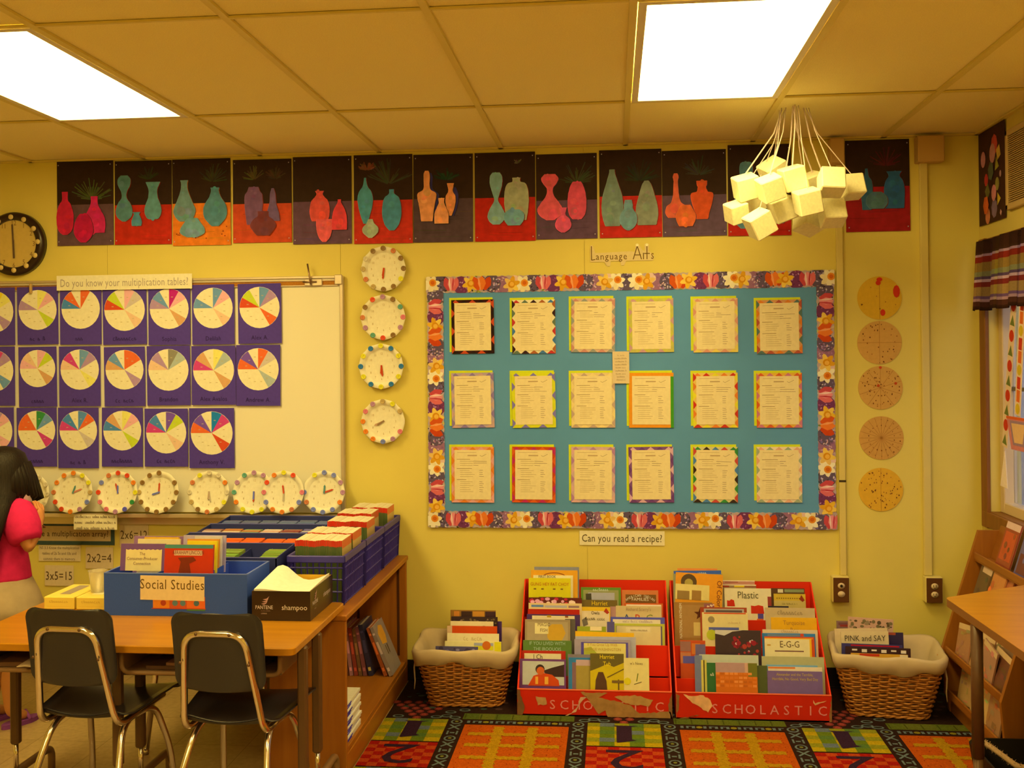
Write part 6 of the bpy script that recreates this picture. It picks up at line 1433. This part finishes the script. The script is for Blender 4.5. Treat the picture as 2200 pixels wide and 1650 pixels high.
# ================================================================== lined wicker baskets
WICK = mat('wicker', A(178, 104, 24), .5, spec=.35, noise=.16, nscale=60); CREAM = mat('cream_lining', A(196, 158, 78), .9, spec=.1, noise=.05, nscale=20, bump=.5, bscale=14)
def rrect(hx, hy, r, n):
    """points evenly round a rounded rectangle"""
    segs = []; pts = []
    for cx, cy, a in ((hx-r, hy-r, 0), (-hx+r, hy-r, PI/2), (-hx+r, -hy+r, PI), (hx-r, -hy+r, 1.5*PI)):
        pts += [(cx+r*math.cos(a+PI/2*i/8), cy+r*math.sin(a+PI/2*i/8)) for i in range(9)]
    P_ = [Vector(p) for p in pts]+[Vector(pts[0])]; Ls = [0]
    for a, b in zip(P_, P_[1:]): Ls.append(Ls[-1]+(b-a).length)
    out = []; k = 0
    for i in range(n):
        s = Ls[-1]*i/n
        while Ls[k+1] < s: k += 1
        t = (s-Ls[k])/(Ls[k+1]-Ls[k]); out.append(P_[k].lerp(P_[k+1], t))
    return out
def basket(cx, cy, rz, bw, bd, tw, td, H, label, seed):
    t = thing('wicker_basket', label, 'basket', (cx, cy, RZ+.001), (0, 0, rz), group='cloth-lined wicker baskets')
    def size(z): k = z/H; return bw/2+(tw-bw)/2*k, bd/2+(td-bd)/2*k
    q = MB(); ns = 36; N = 144; rowsn = 24
    for i in range(rowsn):
        z = .012+(H-.03)*i/(rowsn-1); hx, hy = size(z); pts = rrect(hx, hy, .06, N); ring = []
        for j, p in enumerate(pts):
            c = Vector((p.x, p.y)); nrm = c.normalized(); ph = (j/N*ns/2+(i % 2)*.5)*2*PI
            ring.append((p.x+nrm.x*.0065*math.sin(ph), p.y+nrm.y*.0065*math.sin(ph), z+.0015*math.sin(j*.7+i)))
        q.tube(ring, (H/rowsn)*.42, 6, closed=True)
    q.build('woven_wall', WICK, t)
    k = MB()
    b0, b1 = rrect(bw/2, bd/2, .06, ns), rrect(tw/2, td/2, .06, ns)
    for a, b in zip(b0, b1): k.tube([(a.x, a.y, .004), (a.x+(b.x-a.x)*.88, a.y+(b.y-a.y)*.88, H*.88)], .0042, 6)
    k.build('stakes', WICK, t)
    r_ = MB(); pts = rrect(bw/2+.004, bd/2+.004, .06, 96)
    for s in (0, PI): r_.tube([(p.x+.004*math.cos(j*.9+s)*p.normalized().x, p.y+.004*math.cos(j*.9+s)*p.normalized().y, .009+.004*math.sin(j*.9+s)) for j, p in enumerate(pts)], .0055, 6, closed=True)
    r_.build('braided_foot', WICK, t)
    f = MB(); f.loft([[(p.x, p.y, z) for p in rrect(bw/2-.004, bd/2-.004, .06, 40)] for z in (.004, .012)], None, False); f.build('bottom', WICK, t)
    rnd = random.Random(seed); ph = [rnd.uniform(0, 6) for _ in range(4)]
    L = MB(); rings = []
    for d_, z, io in ((.006, H-.062, 1), (.014, H-.058, 1), (.017, H-.03, 1), (.015, H, 1), (.007, H+.012, 0), (-.006, H+.008, 0), (-.016, H-.03, 0), (-.02, H*.5, 0), (-.03, .03, 0)):
        hx, hy = size(min(z, H)); row = []
        for j, p in enumerate(rrect(hx+d_, hy+d_, .06, 120)):
            wv = .007*math.sin(j*.31+ph[0])+.005*math.sin(j*.83+ph[1])+.003*math.sin(j*1.9+ph[2])
            dz = (.010*math.sin(j*.21+ph[2])+.006*math.sin(j*.57+ph[3])) if z < H-.05 and io else .004*math.sin(j*.4+ph[1])
            nn = p.normalized(); kk = .5 if io else .3
            row.append((p.x+nn.x*wv*kk*.6, p.y+nn.y*wv*kk*.6, z+dz))
        rings.append(row)
    L.loft(rings, None, True, False, True); ln = L.build('cloth_lining', CREAM, t)
    tie = MB(); hx, hy = size(H-.05)
    sgn = -1 if seed == 1 else 1
    tie.tube([(sgn*(hx+.012), -hy*.6, H-.04), (sgn*(hx+.022), -hy*.62, H-.09), (sgn*(hx+.018), -hy*.64, H-.15), (sgn*(hx+.022), -hy*.63, H-.19)], [.006, .004, .003, .002], 6)
    tie.build('lining_tie', CREAM, ln)
    return t
b1 = basket(P(1005, 1500, 4.80).x, yw(4.82), .03, .33, .26, .45, .38, .262, 'wicker basket with cream cloth lining, between the oak bookcase and the red displays', 1)
b2 = basket(1.20, yw(4.80), -.14, .33, .26, .455, .39, .272, 'wicker basket with cream cloth lining, right of the red displays by the outlets', 2)
G_B1, G_B2 = 'books in the left wicker basket', 'books in the right wicker basket'
Yb = [4.925, 4.905, 4.885, 4.865, 4.83, 4.80, 4.775, 4.75, 4.735]
H0 = .21
B(968,1065,1311,4.94,H0+.03,(150,96,24),'book with a strip of orange and brown pictures, rearmost in the left basket',G_B1,blocks=((.08,.02,.2,.12,(206,120,30)),(.24,.02,.48,.14,(60,34,20)),(.5,.02,.75,.14,(206,130,30)),(.77,.02,1,.16,(64,34,30))),lean=.1)
B(970,1069,1325,4.915,H0+.02,(56,34,24),'dark-framed book with a mottled strip in the left basket',G_B1,art=scatter([(120,90,40),(80,60,30),(150,110,60)],30,.02,.14,(.004,.008),4),lean=.1)
B(1058,1078,1335,4.93,H0,(70,40,70),'indigo book edge poking out on the right of the left basket',G_B1,lean=.1)
B(968,1060,1335,4.89,H0,(236,202,106),'cream book with a dark oval in the left basket',G_B1,art=lambda mb,w,h,y:mb.disc(w*.28,-h*.12,.013,A(90,60,24),1,14,y=y,rz=.006),lean=.1)
B(961,1068,1345,4.865,H0,(210,68,8),'bright orange book in the left basket',G_B1,blocks=((0,0,.1,1,(220,170,90)),),lean=.1)
B(961,1072,1361,4.835,H0-.01,(236,202,106),'cream book with a faint title, middle of the left basket',G_B1,'~7',tcol=(206,170,80),tz=.1,ts=.03,lean=.1)
B(956,1077,1378,4.80,H0-.02,(240,206,100),'yellow-sided cream book with an orange sun in the left basket',G_B1,art=lambda mb,w,h,y:[mb.rect(w*.38,-h,w*.5,0,A(230,200,16),1,y=y),mb.rect(w*.02,-h*.1,w*.36,-h*.03,A(170,160,140),1,y=y),mb.rect(w*.02,-h*.2,w*.36,-h*.1,A(226,200,20),1,y=y),mb.disc(w*.24,-h*.09,.02,A(216,104,20),2,16,y=y)],lean=.1)
B(936,1027,1389,4.76,H0-.03,(92,78,76),'grey-violet book leaning at the front of the left basket',G_B1,art=scatter([(120,104,100),(150,130,110),(70,54,54)],24,.01,.14,(.004,.012),6),lean=.08)
B(1797,1812,1350,4.91,.12,(110,44,20),'dark red book edge at the left of the right basket',G_B2,lean=.1)
B(1797,1832,1334,4.935,.16,(140,100,60),'framed brown book at the back left of the right basket',G_B2,blocks=((.1,.04,1,.12,(120,70,50)),(.2,.1,.8,.16,(150,50,30))),lean=.1)
B(1822,1919,1328,4.905,H0+.01,(206,150,84),'pink-edged book with a woodland strip, rear of the right basket',G_B2,rz=.055,art=scatter([(120,100,44),(150,120,60),(90,70,30)],34,.03,.2,(.005,.01),9),lean=.1)
B(1907,1940,1359,4.87,H0,(50,36,46),'navy and red book at the right rear of the right basket',G_B2,blocks=((0,0,.5,.05,(170,70,30)),),lean=.1)
B(1792,1906,1350,4.86,H0-.01,(216,176,90),'plain cream book behind the black-titled cream book',G_B2,lean=.1,rz=-.03)
B(1806,1908,1357,4.835,H0-.01,(220,182,92),'cream book with bold black hand-cut title, right basket',G_B2,'PINK and SAY',tcol=(64,50,24),tz=.14,ts=.036,rz=-.02,lean=.1)
B(1808,1938,1384,4.79,H0-.02,(66,54,70),'blue book with a red stripe along its top, right basket',G_B2,blocks=((.15,.02,.95,.05,(190,24,20)),),lean=.1,rz=.02)
B(1816,1956,1391,4.765,H0-.03,(60,30,20),'black book with white shapes along its top, right basket',G_B2,art=lambda mb,w,h,y:[mb.rect(-w*.4+w*.15*i,-h*.09-.006*(i%2),-w*.32+w*.15*i,-h*.05,A(232,200,130),1,y=y) for i in range(6)],lean=.1,rz=.02)
B(1828,1950,1405,4.745,H0-.035,(212,150,30),'orange and red book at the front of the right basket',G_B2,blocks=((.15,.0,.5,.06,(200,50,16)),(.86,0,1,.1,(236,200,110))),lean=.08,rz=.02)
# ================================================================== window wall
# window frame, in the right-hand wall
wt_ = thing('window_1', 'aluminium window with wooden trim in the right wall', 'window', (X_R, (WY0+WY1)/2, WZ0)); wt_['kind'] = 'structure'
W_, H_ = WY1-WY0, WZ1-WZ0; OAKT = wood('window_trim_oak', A(140, 78, 14), A(122, 66, 10), .45, 'Z', .8)
q = MB()
for s in (-1, 1): q.rbox((-.008, s*(W_/2+.03), H_/2), (.018, .075, H_+.15), .003)
q.rbox((-.008, 0, -.035), (.02, W_+.13, .07), .003); q.rbox((-.008, 0, H_+.035), (.018, W_+.13, .07), .003)
q.box((.06, 0, -.004), (.13, W_, .012))
q.build('window_trim', OAKT, wt_, kind='structure')
q = MB(); fw = .05
for s in (-1, 1): q.rbox((.075, s*(W_/2-fw/2), H_/2), (.06, fw, H_), .004)
for z in (fw/2, H_-fw/2): q.rbox((.075, 0, z), (.06, W_-2*fw, fw), .004)
q.build('sash_frame', mat('window_metal', A(214, 170, 80), .4), wt_, kind='structure')
q = MB(); q.rbox((.085, -W_*.02, H_/2), (.03, .03, H_-2*fw), .003); q.rbox((.085, 0, H_*.48), (.02, W_-2*fw, .018), .003); q.build('mullion', mat('dark_window_bar', (.13,.13,.15), .4), wt_, kind='structure')
MB().box((.09, 0, H_/2), (.004, W_-2*fw, H_-2*fw)).build('pane', mat('window_glass', (.96,.98,1), .02, spec=.5, trans=1, alpha=.35), wt_, kind='structure')
# vertical slats outside, blurred grey-blue
# valance
vz1, vz0 = PX(2135, 508, X_R-.06).z, PX(2140, 663, X_R-.06).z
t = thing('valance', 'plaid pleated valance in brown, red and blue over the window', 'valance', (X_R-.05, yw(4.985), 0))
n = 160; Lv = 2.1; rows = []
bands = [(0,(56,30,12)),(.17,(60,34,14)),(.2,(150,110,90)),(.235,(120,34,14)),(.32,(130,96,30)),(.45,(120,110,50)),(.52,(80,56,56)),(.56,(170,130,100)),(.6,(110,36,20)),(.67,(140,104,40)),(.8,(96,64,66)),(.84,(150,110,84)),(.88,(70,36,16)),(.95,(52,28,10)),(1,(52,28,10))]
zs = [0,.17,.2,.235,.32,.38,.45,.52,.56,.6,.67,.74,.8,.84,.88,.95,1]
vs = []; fs = []; cs = []
def bandcol(v):
    c = bands[0][1]
    for z, k in bands:
        if v >= z-1e-6: c = k
    return A(*c)
for k, v in enumerate(zs):
    for i in range(n+1):
        u = i/n; a = u*Lv; pl_ = math.sin(a*62+.8*math.sin(a*9))*.014*(.35+.65*v)+.006*math.sin(a*23)
        vs.append((-pl_-.012*v, -a, vz1+(vz0-vz1)*v+.004*math.sin(a*31)*v))
mb = MB()
for k in range(len(zs)-1):
    for i in range(n):
        q_ = (k*(n+1)+i, k*(n+1)+i+1, (k+1)*(n+1)+i+1, (k+1)*(n+1)+i); fs.append(q_); c = bandcol(zs[k]); w3 = (i//3) % 9; k3 = {0:(1.35,1.3,1.2),3:(.62,.6,.7),4:(.8,.75,1.3),6:(1.15,1.3,.8)}.get(w3,(1,1,1)); cs.append(tuple(min(.95, x*y) for x, y in zip(c, k3)))
o_ = len(mb.v); mb.v = [Vector(p) for p in vs]; mb.f = fs; mb.c = cs; mb.sm = [True]*len(fs)
cl = mb.build('cloth', FABRIC, t); sd = cl.modifiers.new('thick', 'SOLIDIFY'); sd.thickness = .002
MB().tube([(.012, .02, vz1-.02), (.012, -Lv, vz1-.02)], .008, 8).build('curtain_rod', CHROME, t)
# air grille high on the wall
a, b = PX(2160, 282, X_R-.02), PX(2163, 452, X_R-.02); gy1 = a.y; gz1, gz0 = min(a.z, H_CEIL-.03), b.z; gl = .75
t = thing('air_grille', 'louvred air grille high on the right wall', 'grille', (X_R, gy1-gl/2, (gz0+gz1)/2)); gh = gz1-gz0
q = MB(); GP = mat('grille_paint', A(196, 150, 60), .5)
for s in (-1, 1): q.rbox((-.012, s*(gl/2-.012), 0), (.024, .024, gh), .003); q.rbox((-.012, 0, s*(gh/2-.012)), (.024, gl, .024), .003)
q.build('frame', GP, t); q = MB()
for i in range(34): q.box((-.012, 0, -gh/2+.026+(gh-.05)*i/33), (.016, gl-.05, .0035), M=None)
q.build('louvres', GP, t); MB().box((-.002, 0, 0), (.003, gl-.04, gh-.04)).build('duct_back', mat('duct_dark', A(110, 70, 20), .8), t)
# collage on the right wall beside the corner
a, b, c = PX(2101, 290, X_R-.01), PX(2157, 275, X_R-.01), PX(2104, 487, X_R-.01)
wd_, ht_ = a.y-b.y, a.z-c.z; mb = MB(); sheet(mb, wd_, ht_, A(62, 30, 12)); rnd = random.Random(77)
for i, (u, v, r_, c_) in enumerate([(.62,.2,.13,(196,70,40)),(.55,.28,.12,(190,120,80)),(.78,.3,.1,(200,150,40)),(.2,.3,.1,(196,120,90)),(.72,.42,.1,(150,130,30)),(.5,.46,.12,(84,84,40)),(.3,.53,.08,(190,50,30)),(.72,.62,.08,(150,130,40)),(.35,.66,.11,(110,96,30)),(.6,.7,.1,(206,120,84)),(.78,.78,.09,(206,160,30)),(.3,.8,.12,(206,90,24)),(.6,.86,.12,(130,96,80)),(.35,.92,.1,(196,110,50)),(.85,.93,.04,(206,140,90)),(.85,.53,.04,(170,120,80))]):
    x = -wd_/2+wd_*u; z = ht_/2-ht_*v; R = r_*.3
    k = [8, 14, 4, 14, 3, 6][i % 6]; mb.poly([(x+R*math.sin(2*PI*j/k+i), z+R*1.25*math.cos(2*PI*j/k+i)) for j in range(k)], A(*c_), 2+i % 6)
o = mb.build('shape_collage', PAINT, loc=(X_R-.008, (a.y+b.y)/2, (a.z+c.z)/2), rot=(0, 0, -PI/2)); tag(o, 'dark paper collage of bright cut shapes, round the corner by the air grille', 'collage')
# paper strips hanging in the window
def strip(p0, p1, w, shapes, label, Xs=X_R-.03):
    a, b = PX(p0[0], p0[1], Xs), PX(p1[0], p1[1], Xs); L = a.z-b.z; mb = MB()
    mb.box((0, 0, -L/2), (w, .0015, L), A(226, 180, 96)); y = -.00075
    for i, (k, c_) in enumerate(shapes):
        z = -L*(i+.5)/len(shapes); s = min(w*.42, L/len(shapes)*.42)
        if k == 'o': mb.disc(0, z, s, A(*c_), 1, 14, y=y)
        elif k == 't': mb.poly([(-s, z-s*.8), (s, z-s*.8), (0, z+s)], A(*c_), 1, y=y)
        else: mb.rect(-s*.75, z-s*1.1, s*.75, z+s*1.1, A(*c_), 1, y=y)
    o = mb.build('pattern_strip', ART, loc=tuple(a), rot=(0, math.atan2(a.y-b.y, L)*0, -PI/2)); o.rotation_euler = (-math.atan2((a.y-b.y), L), 0, -PI/2) if False else (0, 0, -PI/2)
    o.matrix_world = Matrix.Translation(a) @ Matrix.Rotation(math.atan2((b.y-a.y), L), 4, 'X') @ Matrix.Rotation(-PI/2, 4, 'Z')
    tag(o, label, 'paper strip', 'paper pattern strips in the window')
GRN_ = (110,110,30); RDD = (196,50,14); ORR = (214,96,20); YLW = (206,160,20)
strip((2179,640), (2158,966), .062, [('o',RDD),('t',GRN_)]*5, 'paper strip of red circles and green triangles hanging in the window')
strip((2197,640), (2186,895), .062, [('r',RDD),('r',ORR),('o',YLW)]*3, 'paper strip of orange rectangles and yellow ovals hanging in the window', X_R-.05)
a = PX(2162, 893, X_R-.07); b = PX(2215, 975, X_R-.07); mb = MB()
w = a.y-b.y; h = a.z-b.z
mb.prism([(-w/2, 0), (w/2, 0), (w*.33, -h), (-w*.3, -h)], 0, .004, A(196, 110, 70)); mb.poly([(-w*.36, -h*.12), (w*.36, -h*.12), (w*.24, -h*.86), (-w*.22, -h*.86)], A(150, 110, 84), 1); mb.poly([(-w*.28, -h*.2), (w*.28, -h*.2), (w*.18, -h*.78), (-w*.16, -h*.78)], A(216, 160, 74), 2)
mb.rect(-w/2, -h*.08, w/2, 0, A(206, 84, 20), 1)
o = mb.build('paper_basket', ART, loc=(a.x, (a.y+b.y)/2, a.z), rot=(0, 0, -PI/2)); tag(o, 'orange-rimmed paper basket cut-out hanging low in the window', 'paper cut-out')
a = PX(2158, 968, X_R-.03); b = PX(2147, 1044, X_R-.03); mb = MB(); h = a.z-b.z
mb.prism([(0, 0), (.006, 0), (.03, -h), (-.055, -h*.98)], 0, .002, A(240, 200, 160)); o = mb.build('paper_tag', ART, loc=tuple(a), rot=(0, 0, -PI/2)); tag(o, 'white paper triangle hanging by the window frame', 'paper tag')

# ================================================================== slanted book display by the window wall
KO = wood('display_oak', A(166, 92, 12), A(146, 78, 10), .42, 'Z', .7); KO2 = wood('display_oak_boards', A(158, 88, 16), A(140, 74, 10), .42, 'Y', .7)
sy0, sy1 = yw(4.07), yw(4.80); sxb = 1.45; SH_ = .81
t = thing('display_shelf', 'slanted oak picture-book display against the window wall', 'bookshelf', ((sxb+X_R)/2, (sy0+sy1)/2, 0)); ox, oy = (sxb+X_R)/2, (sy0+sy1)/2
xr = X_R-.022-ox; xf = sxb-ox; xt = 1.60-ox
front = lambda z: 1.437+max(0, z-.28)*.308-ox
for y in (sy0-oy, sy1-oy-.022):
    q = MB(); q.prism([(xf+.02, 0), (xr, 0), (xr, SH_), (xt, SH_), (front(.28), .28), (xf+.0, .12)], y, y+.022); q.build('side_panel', KO, t)
MB().box((xr-.006, 0, SH_/2), (.01, sy1-sy0-.046, SH_-.02)).build('back_panel', KO2, t)
tiers = [(.10, 0), (.275, 0), (.485, 0), (.69, 0)]
tiers = [(z, front(z+.03)+.012-xf) for z, _ in tiers]
for i, (z, dx) in enumerate(tiers):
    x = xf+dx
    MB().rbox((x+.035, 0, z-.006), (.08, sy1-sy0-.046, .012), .002).build('display_ledge', KO2, t)
    MB().rbox((x-.002, 0, z+.010), (.010, sy1-sy0-.046, .032), .003).build('ledge_lip', KO2, t)
    q = MB(); q.box((0, 0, .075), (.006, sy1-sy0-.046, .15), M=Matrix.Translation((x+.068, 0, z)) @ Matrix.Rotation(.30, 4, 'Y')); q.build('slanted_board', KO2, t)
MB().box((xf+.03, 0, .045), (.016, sy1-sy0-.046, .09)).build('base_board', KO2, t)
GS_ = 'books on the slanted display shelf'
def sbook(tier, yc, w, h, col, label, n_off=0, shapes=(), tilt=.30, flop=0, gloss=True, dots=6):
    z, dx = tiers[tier]; th = .006; mb = MB()
    mb.box((0, 0, h/2), (w, th, h), A(*col))
    rnd = random.Random(label); 
    for u0, v0, u1, v1, c in shapes: mb.rect(-w/2+w*u0, h*v0, -w/2+w*u1, h*v1, A(*c), 1, y=-th/2)
    for i in range(0 if dots else 9):
        u, v = rnd.uniform(0, .7), rnd.uniform(0, .8); mb.rect(-w/2+w*u, h*v, -w/2+w*(u+rnd.uniform(.08, .3)), h*(v+rnd.uniform(.03, .18)), tuple(min(.9, k*rnd.uniform(.55, 1.5)) for k in A(*col)), 2, y=-th/2)
    for i in range(dots): mb.disc(rnd.uniform(-.3, .3)*w, h*rnd.uniform(.2, .8), rnd.uniform(.006, .018), tuple(min(.9, v*rnd.uniform(.5, 1.5)) for v in A(*col)), 2, 9, y=-th/2)
    o = mb.build('picture_book', GLOSS)
    MB().box((.001, th*.5+.0006, h/2), (w-.004, .0012, h-.004), A(220, 180, 90)).build('pages', ART, o)
    o.matrix_world = Matrix.Translation((sxb+dx+.012+n_off*.009, yc, z+.004)) @ Matrix.Rotation(tilt, 4, 'Y') @ Matrix.Rotation(flop, 4, 'X') @ Matrix.Rotation(-PI/2, 4, 'Z')
    tag(o, label, 'book', GS_)
sbook(3, yw(4.50), .15, .20, (150,60,24), 'red and orange book at the far end of the top display ledge', shapes=((.1,.2,.9,.8,(190,70,24)),(0,.86,1,1,(220,170,110))))
sbook(3, yw(4.30), .15, .20, (96,84,90), 'blue-grey book with figures on the top display ledge', shapes=((.1,.1,.9,.5,(100,40,30)),(.0,.8,.6,1,(226,180,120))))
sbook(3, yw(4.19), .16, .20, (120,70,30), 'brown book at the near end of the top display ledge')
sbook(2, yw(4.63), .15, .20, (96,66,30), 'dark green-brown book at the far end of the second display ledge', shapes=((.2,.84,.9,1,(206,160,90)),))
sbook(2, yw(4.50), .16, .20, (196,116,40), 'tan book with a brown animal on the second display ledge', 0, shapes=((.3,.15,.8,.5,(120,50,24)),))
sbook(2, yw(4.44), .16, .21, (176,90,36), 'copper-coloured book behind the tan animal book', 1)
sbook(2, yw(4.40), .16, .205, (150,60,30), 'rust book behind the copper-coloured book', 2)
sbook(2, yw(4.22), .17, .19, (190,140,30), 'plain mustard book on the second display ledge')
sbook(2, yw(4.19), .14, .2, (120,70,40), 'brown book at the near end of the second display ledge')
rs = random.Random(4)
LO = [(1,4.62,(170,110,50),'worn tan book at the far end of the third display ledge'),(1,4.56,(190,130,50),'curled cream booklet on the third display ledge'),(1,4.44,(150,96,40),'brown worn booklet behind the table leg, third ledge'),(1,4.33,(176,120,60),'floppy pale booklet on the third display ledge'),(1,4.26,(130,90,40),'olive booklet slumping on the third display ledge'),(1,4.27,(160,84,36),'reddish booklet slumping on the third display ledge'),(1,4.22,(110,60,24),'dark brown booklet at the near end of the third ledge'),
      (0,4.58,(190,140,56),'open pale booklet sticking out of the lowest ledge'),(0,4.50,(140,76,36),'brown booklet standing on the lowest ledge, far end'),(0,4.40,(200,150,60),'cream booklet leaning on the lowest display ledge'),(0,4.30,(210,156,44),'yellow booklet fanned out on the lowest display ledge'),(0,4.29,(120,70,30),'dark booklet on the lowest display ledge'),(0,4.24,(170,116,50),'tan booklet at the near end of the lowest ledge')]
for i, (ti, Y, c, lab) in enumerate(LO):
    sbook(ti, yw(Y), rs.uniform(.14, .19), rs.uniform(.15, .2), c, lab, i % 3-.4*(i % 2), tilt=.30+rs.uniform(-.22, .1), flop=rs.uniform(-.2, .2), dots=0, shapes=((.0,.85,1,1,(214,166,80)),))
# ================================================================== table at the right
zt = .72; pa, pb, pc = PZ(2031, 1284, zt), PZ(2200, 1257, zt), PZ(2200, 1401, zt)
dirb = Vector((pb.x-pa.x, pb.y-pa.y)).normalized(); dirc = Vector((pc.x-pa.x, pc.y-pa.y)).normalized()
A0 = Vector((pa.x, pa.y)); B0 = A0+dirb*.56; C0 = A0+dirc*1.1; D0 = C0+Vector((.5, 0))
t = thing('activity_table', 'angled wood-topped table at the right edge, beside the slanted display', 'table', (A0.x, A0.y, 0))
def rpoly(pts, r, n=4): 
    out = []
    for i, p in enumerate(pts):
        a = (pts[i-1]-p).normalized()*r; b = (pts[(i+1) % len(pts)]-p).normalized()*r
        for j in range(n+1):
            s = j/n; q_ = (p+a)*((1-s)**2)+p*(2*s*(1-s))+(p+b)*s*s; out.append((q_.x-A0.x, q_.y-A0.y))
    return out
pp = rpoly([A0, C0, D0, B0], .02); mb = MB(); mb.loft([[(x, y, zt-.028) for x, y in pp], [(x, y, zt-.0015) for x, y in pp]], None, False, True, False); mb.build('table_edge', mat('brown_edge_band', A(126, 74, 18), .5), t)
mb = MB(); mb.loft([[(x, y, zt-.0014) for x, y in pp], [(x, y, zt) for x, y in pp]], None, False); mb.build('tabletop', TOPW, t)
lp = P(2100, 1500, 3.60); lx = [(lp.x-A0.x, lp.y-A0.y), (C0.x-A0.x+.08, C0.y-A0.y+.1), (D0.x-A0.x-.06, D0.y-A0.y+.08), (B0.x-A0.x-.12, B0.y-A0.y-.16)]
for i, (x, y) in enumerate(lx):
    q = MB(); q.tube([(x, y, zt-.03), (x, y, .25)], .0195, 14); lg = q.build('leg', mat('dark_brown_leg', A(84, 48, 14), .4, spec=.4), t)
    q = MB(); q.tube([(x, y, .26), (x, y, RZ+.002)], .0155, 14); q.build('leg_tube', BROWNP, lg)
# ---- black bin with a fuzzy cream edge under that table
bx, by = 1.495, yw(3.74); t = thing('black_tub', 'black tub with a fuzzy cream edge under the table at the right', 'tub', (bx, by, RZ+.003))
q = MB(); q.loft([[(p.x, p.y, z) for p in rrect(hx, hy, .05, 40)] for z, hx, hy in ((.0, .18, .25), (.02, .19, .26), (.155, .208, .28), (.155, .2, .272), (.02, .18, .25))], None, False, True, True); q.build('tub_wall', mat('black_plastic', A(22, 12, 6), .5), t)
q = MB(); rnd = random.Random(9)
a = PZ(2102, 1596, .163); b = PZ(2185, 1655, .163)
pts = [(a.x-bx, a.y-by, .165), ((a.x*.6+b.x*.4)-bx, (a.y*.6+b.y*.4)-by, .168), (b.x-bx, b.y-by, .165), (b.x-bx+.1, b.y-by-.05, .165)]
q.tube(pts, .010, 10)
for k in range(260):
    s = rnd.random()*2.99; i = int(s); p = Vector(pts[i]).lerp(Vector(pts[i+1]), s-i); d_ = Vector((rnd.gauss(0, 1), rnd.gauss(0, 1), rnd.gauss(.3, 1))).normalized()
    q.tube([p, p+d_*.017], [.0016, .0006], 3, smooth=False, caps=False)
q.build('fuzzy_edge', mat('cream_fleece', A(170, 124, 54), .95), t)

# ================================================================== paper cubes hanging from the ceiling
CUBEM = mat('cream_card_cube', A(240, 208, 100), .7, spec=.1, noise=.08, nscale=90); STR = mat('twine', A(214, 170, 96), .9)
YC = 3.78
CB = [ # photo centre, half size px, tilt, turn, roll(deg), depth, label
 (1603,402,27,.5,.22,-12,4.36,'paper cube at the upper left of the hanging cluster'),(1655,404,27,.55,.15,-18,4.24,'bright paper cube in the front of the cluster, second from the upper left'),(1663,370,27,.75,.3,-28,4.49,'pale paper cube at the very top of the hanging cluster'),(1703,383,27,.35,.15,-14,4.31,'paper cube to the right of the topmost one'),
 (1582,456,23,.6,.55,-10,4.37,'paper cube at the lower left of the hanging cluster'),(1632,481,28,.5,.2,-28,4.24,'lowest paper cube at the left, hanging tilted'),(1680,449,27,.35,.12,-20,4.38,'paper cube in the middle of the lower row'),(1735,433,28,.4,.12,-12,4.25,'paper cube hanging right of the middle, below the gap'),
 (1620,436,20,.5,.4,-20,4.51,'shadowed paper cube tucked between the left cubes'),(1745,395,24,.5,.5,-15,4.51,'yellow paper cube behind the bright right-hand one'),(1786,392,28,-.45,.04,3,4.24,'brightest paper cube at the right, seen square on'),(1829,402,25,-.3,.35,-8,4.38,'rightmost paper cube of the cluster'),
 (1788,458,27,-.5,.12,-4,4.37,'flecked paper cube below the bright right-hand one'),(1737,474,27,-.5,.75,8,4.50,'shadowed paper cube at the bottom of the right-hand group')]
hook = [PZ(1681, 232, H_CEIL), PZ(1708, 226, H_CEIL), PZ(1732, 230, H_CEIL)]
for i, (px, py, hs, tilt, turn, roll, Y, lab) in enumerate(CB):
    c = P(px, py, Y); s = 2*hs*Y/FPX*.88
    t = thing('paper_cube', lab, 'paper cube', tuple(c), (0, 0, 0), 'paper cubes hanging from the ceiling')
    t.matrix_basis = Matrix.Translation(c) @ Matrix.Rotation(math.radians(roll), 4, 'Y') @ Matrix.Rotation(tilt*.8, 4, 'X') @ Matrix.Rotation(turn*.6, 4, 'Z')
    mb = MB(); mb.rbox((0, 0, 0), (s, s, s), .004); mb.build('cube', CUBEM, t)
    hk = hook[0 if px < 1670 else (1 if px < 1750 else 2)]; top = Vector((hk.x+.012*math.sin(i*2), hk.y+.02*math.cos(i*3), H_CEIL-.004))
    a = c+Vector((0, 0, s*.62)); mid = a.lerp(top, .62)+Vector(((hk.x-a.x)*.14, 0, 0))
    Mi = t.matrix_basis.inverted()
    q = MB(); q.tube([Mi @ p for p in (c+Vector((0, 0, s*.3)), a, mid, top)], .0021 if i % 3 else .0032, 5); q.build('string', STR, t)
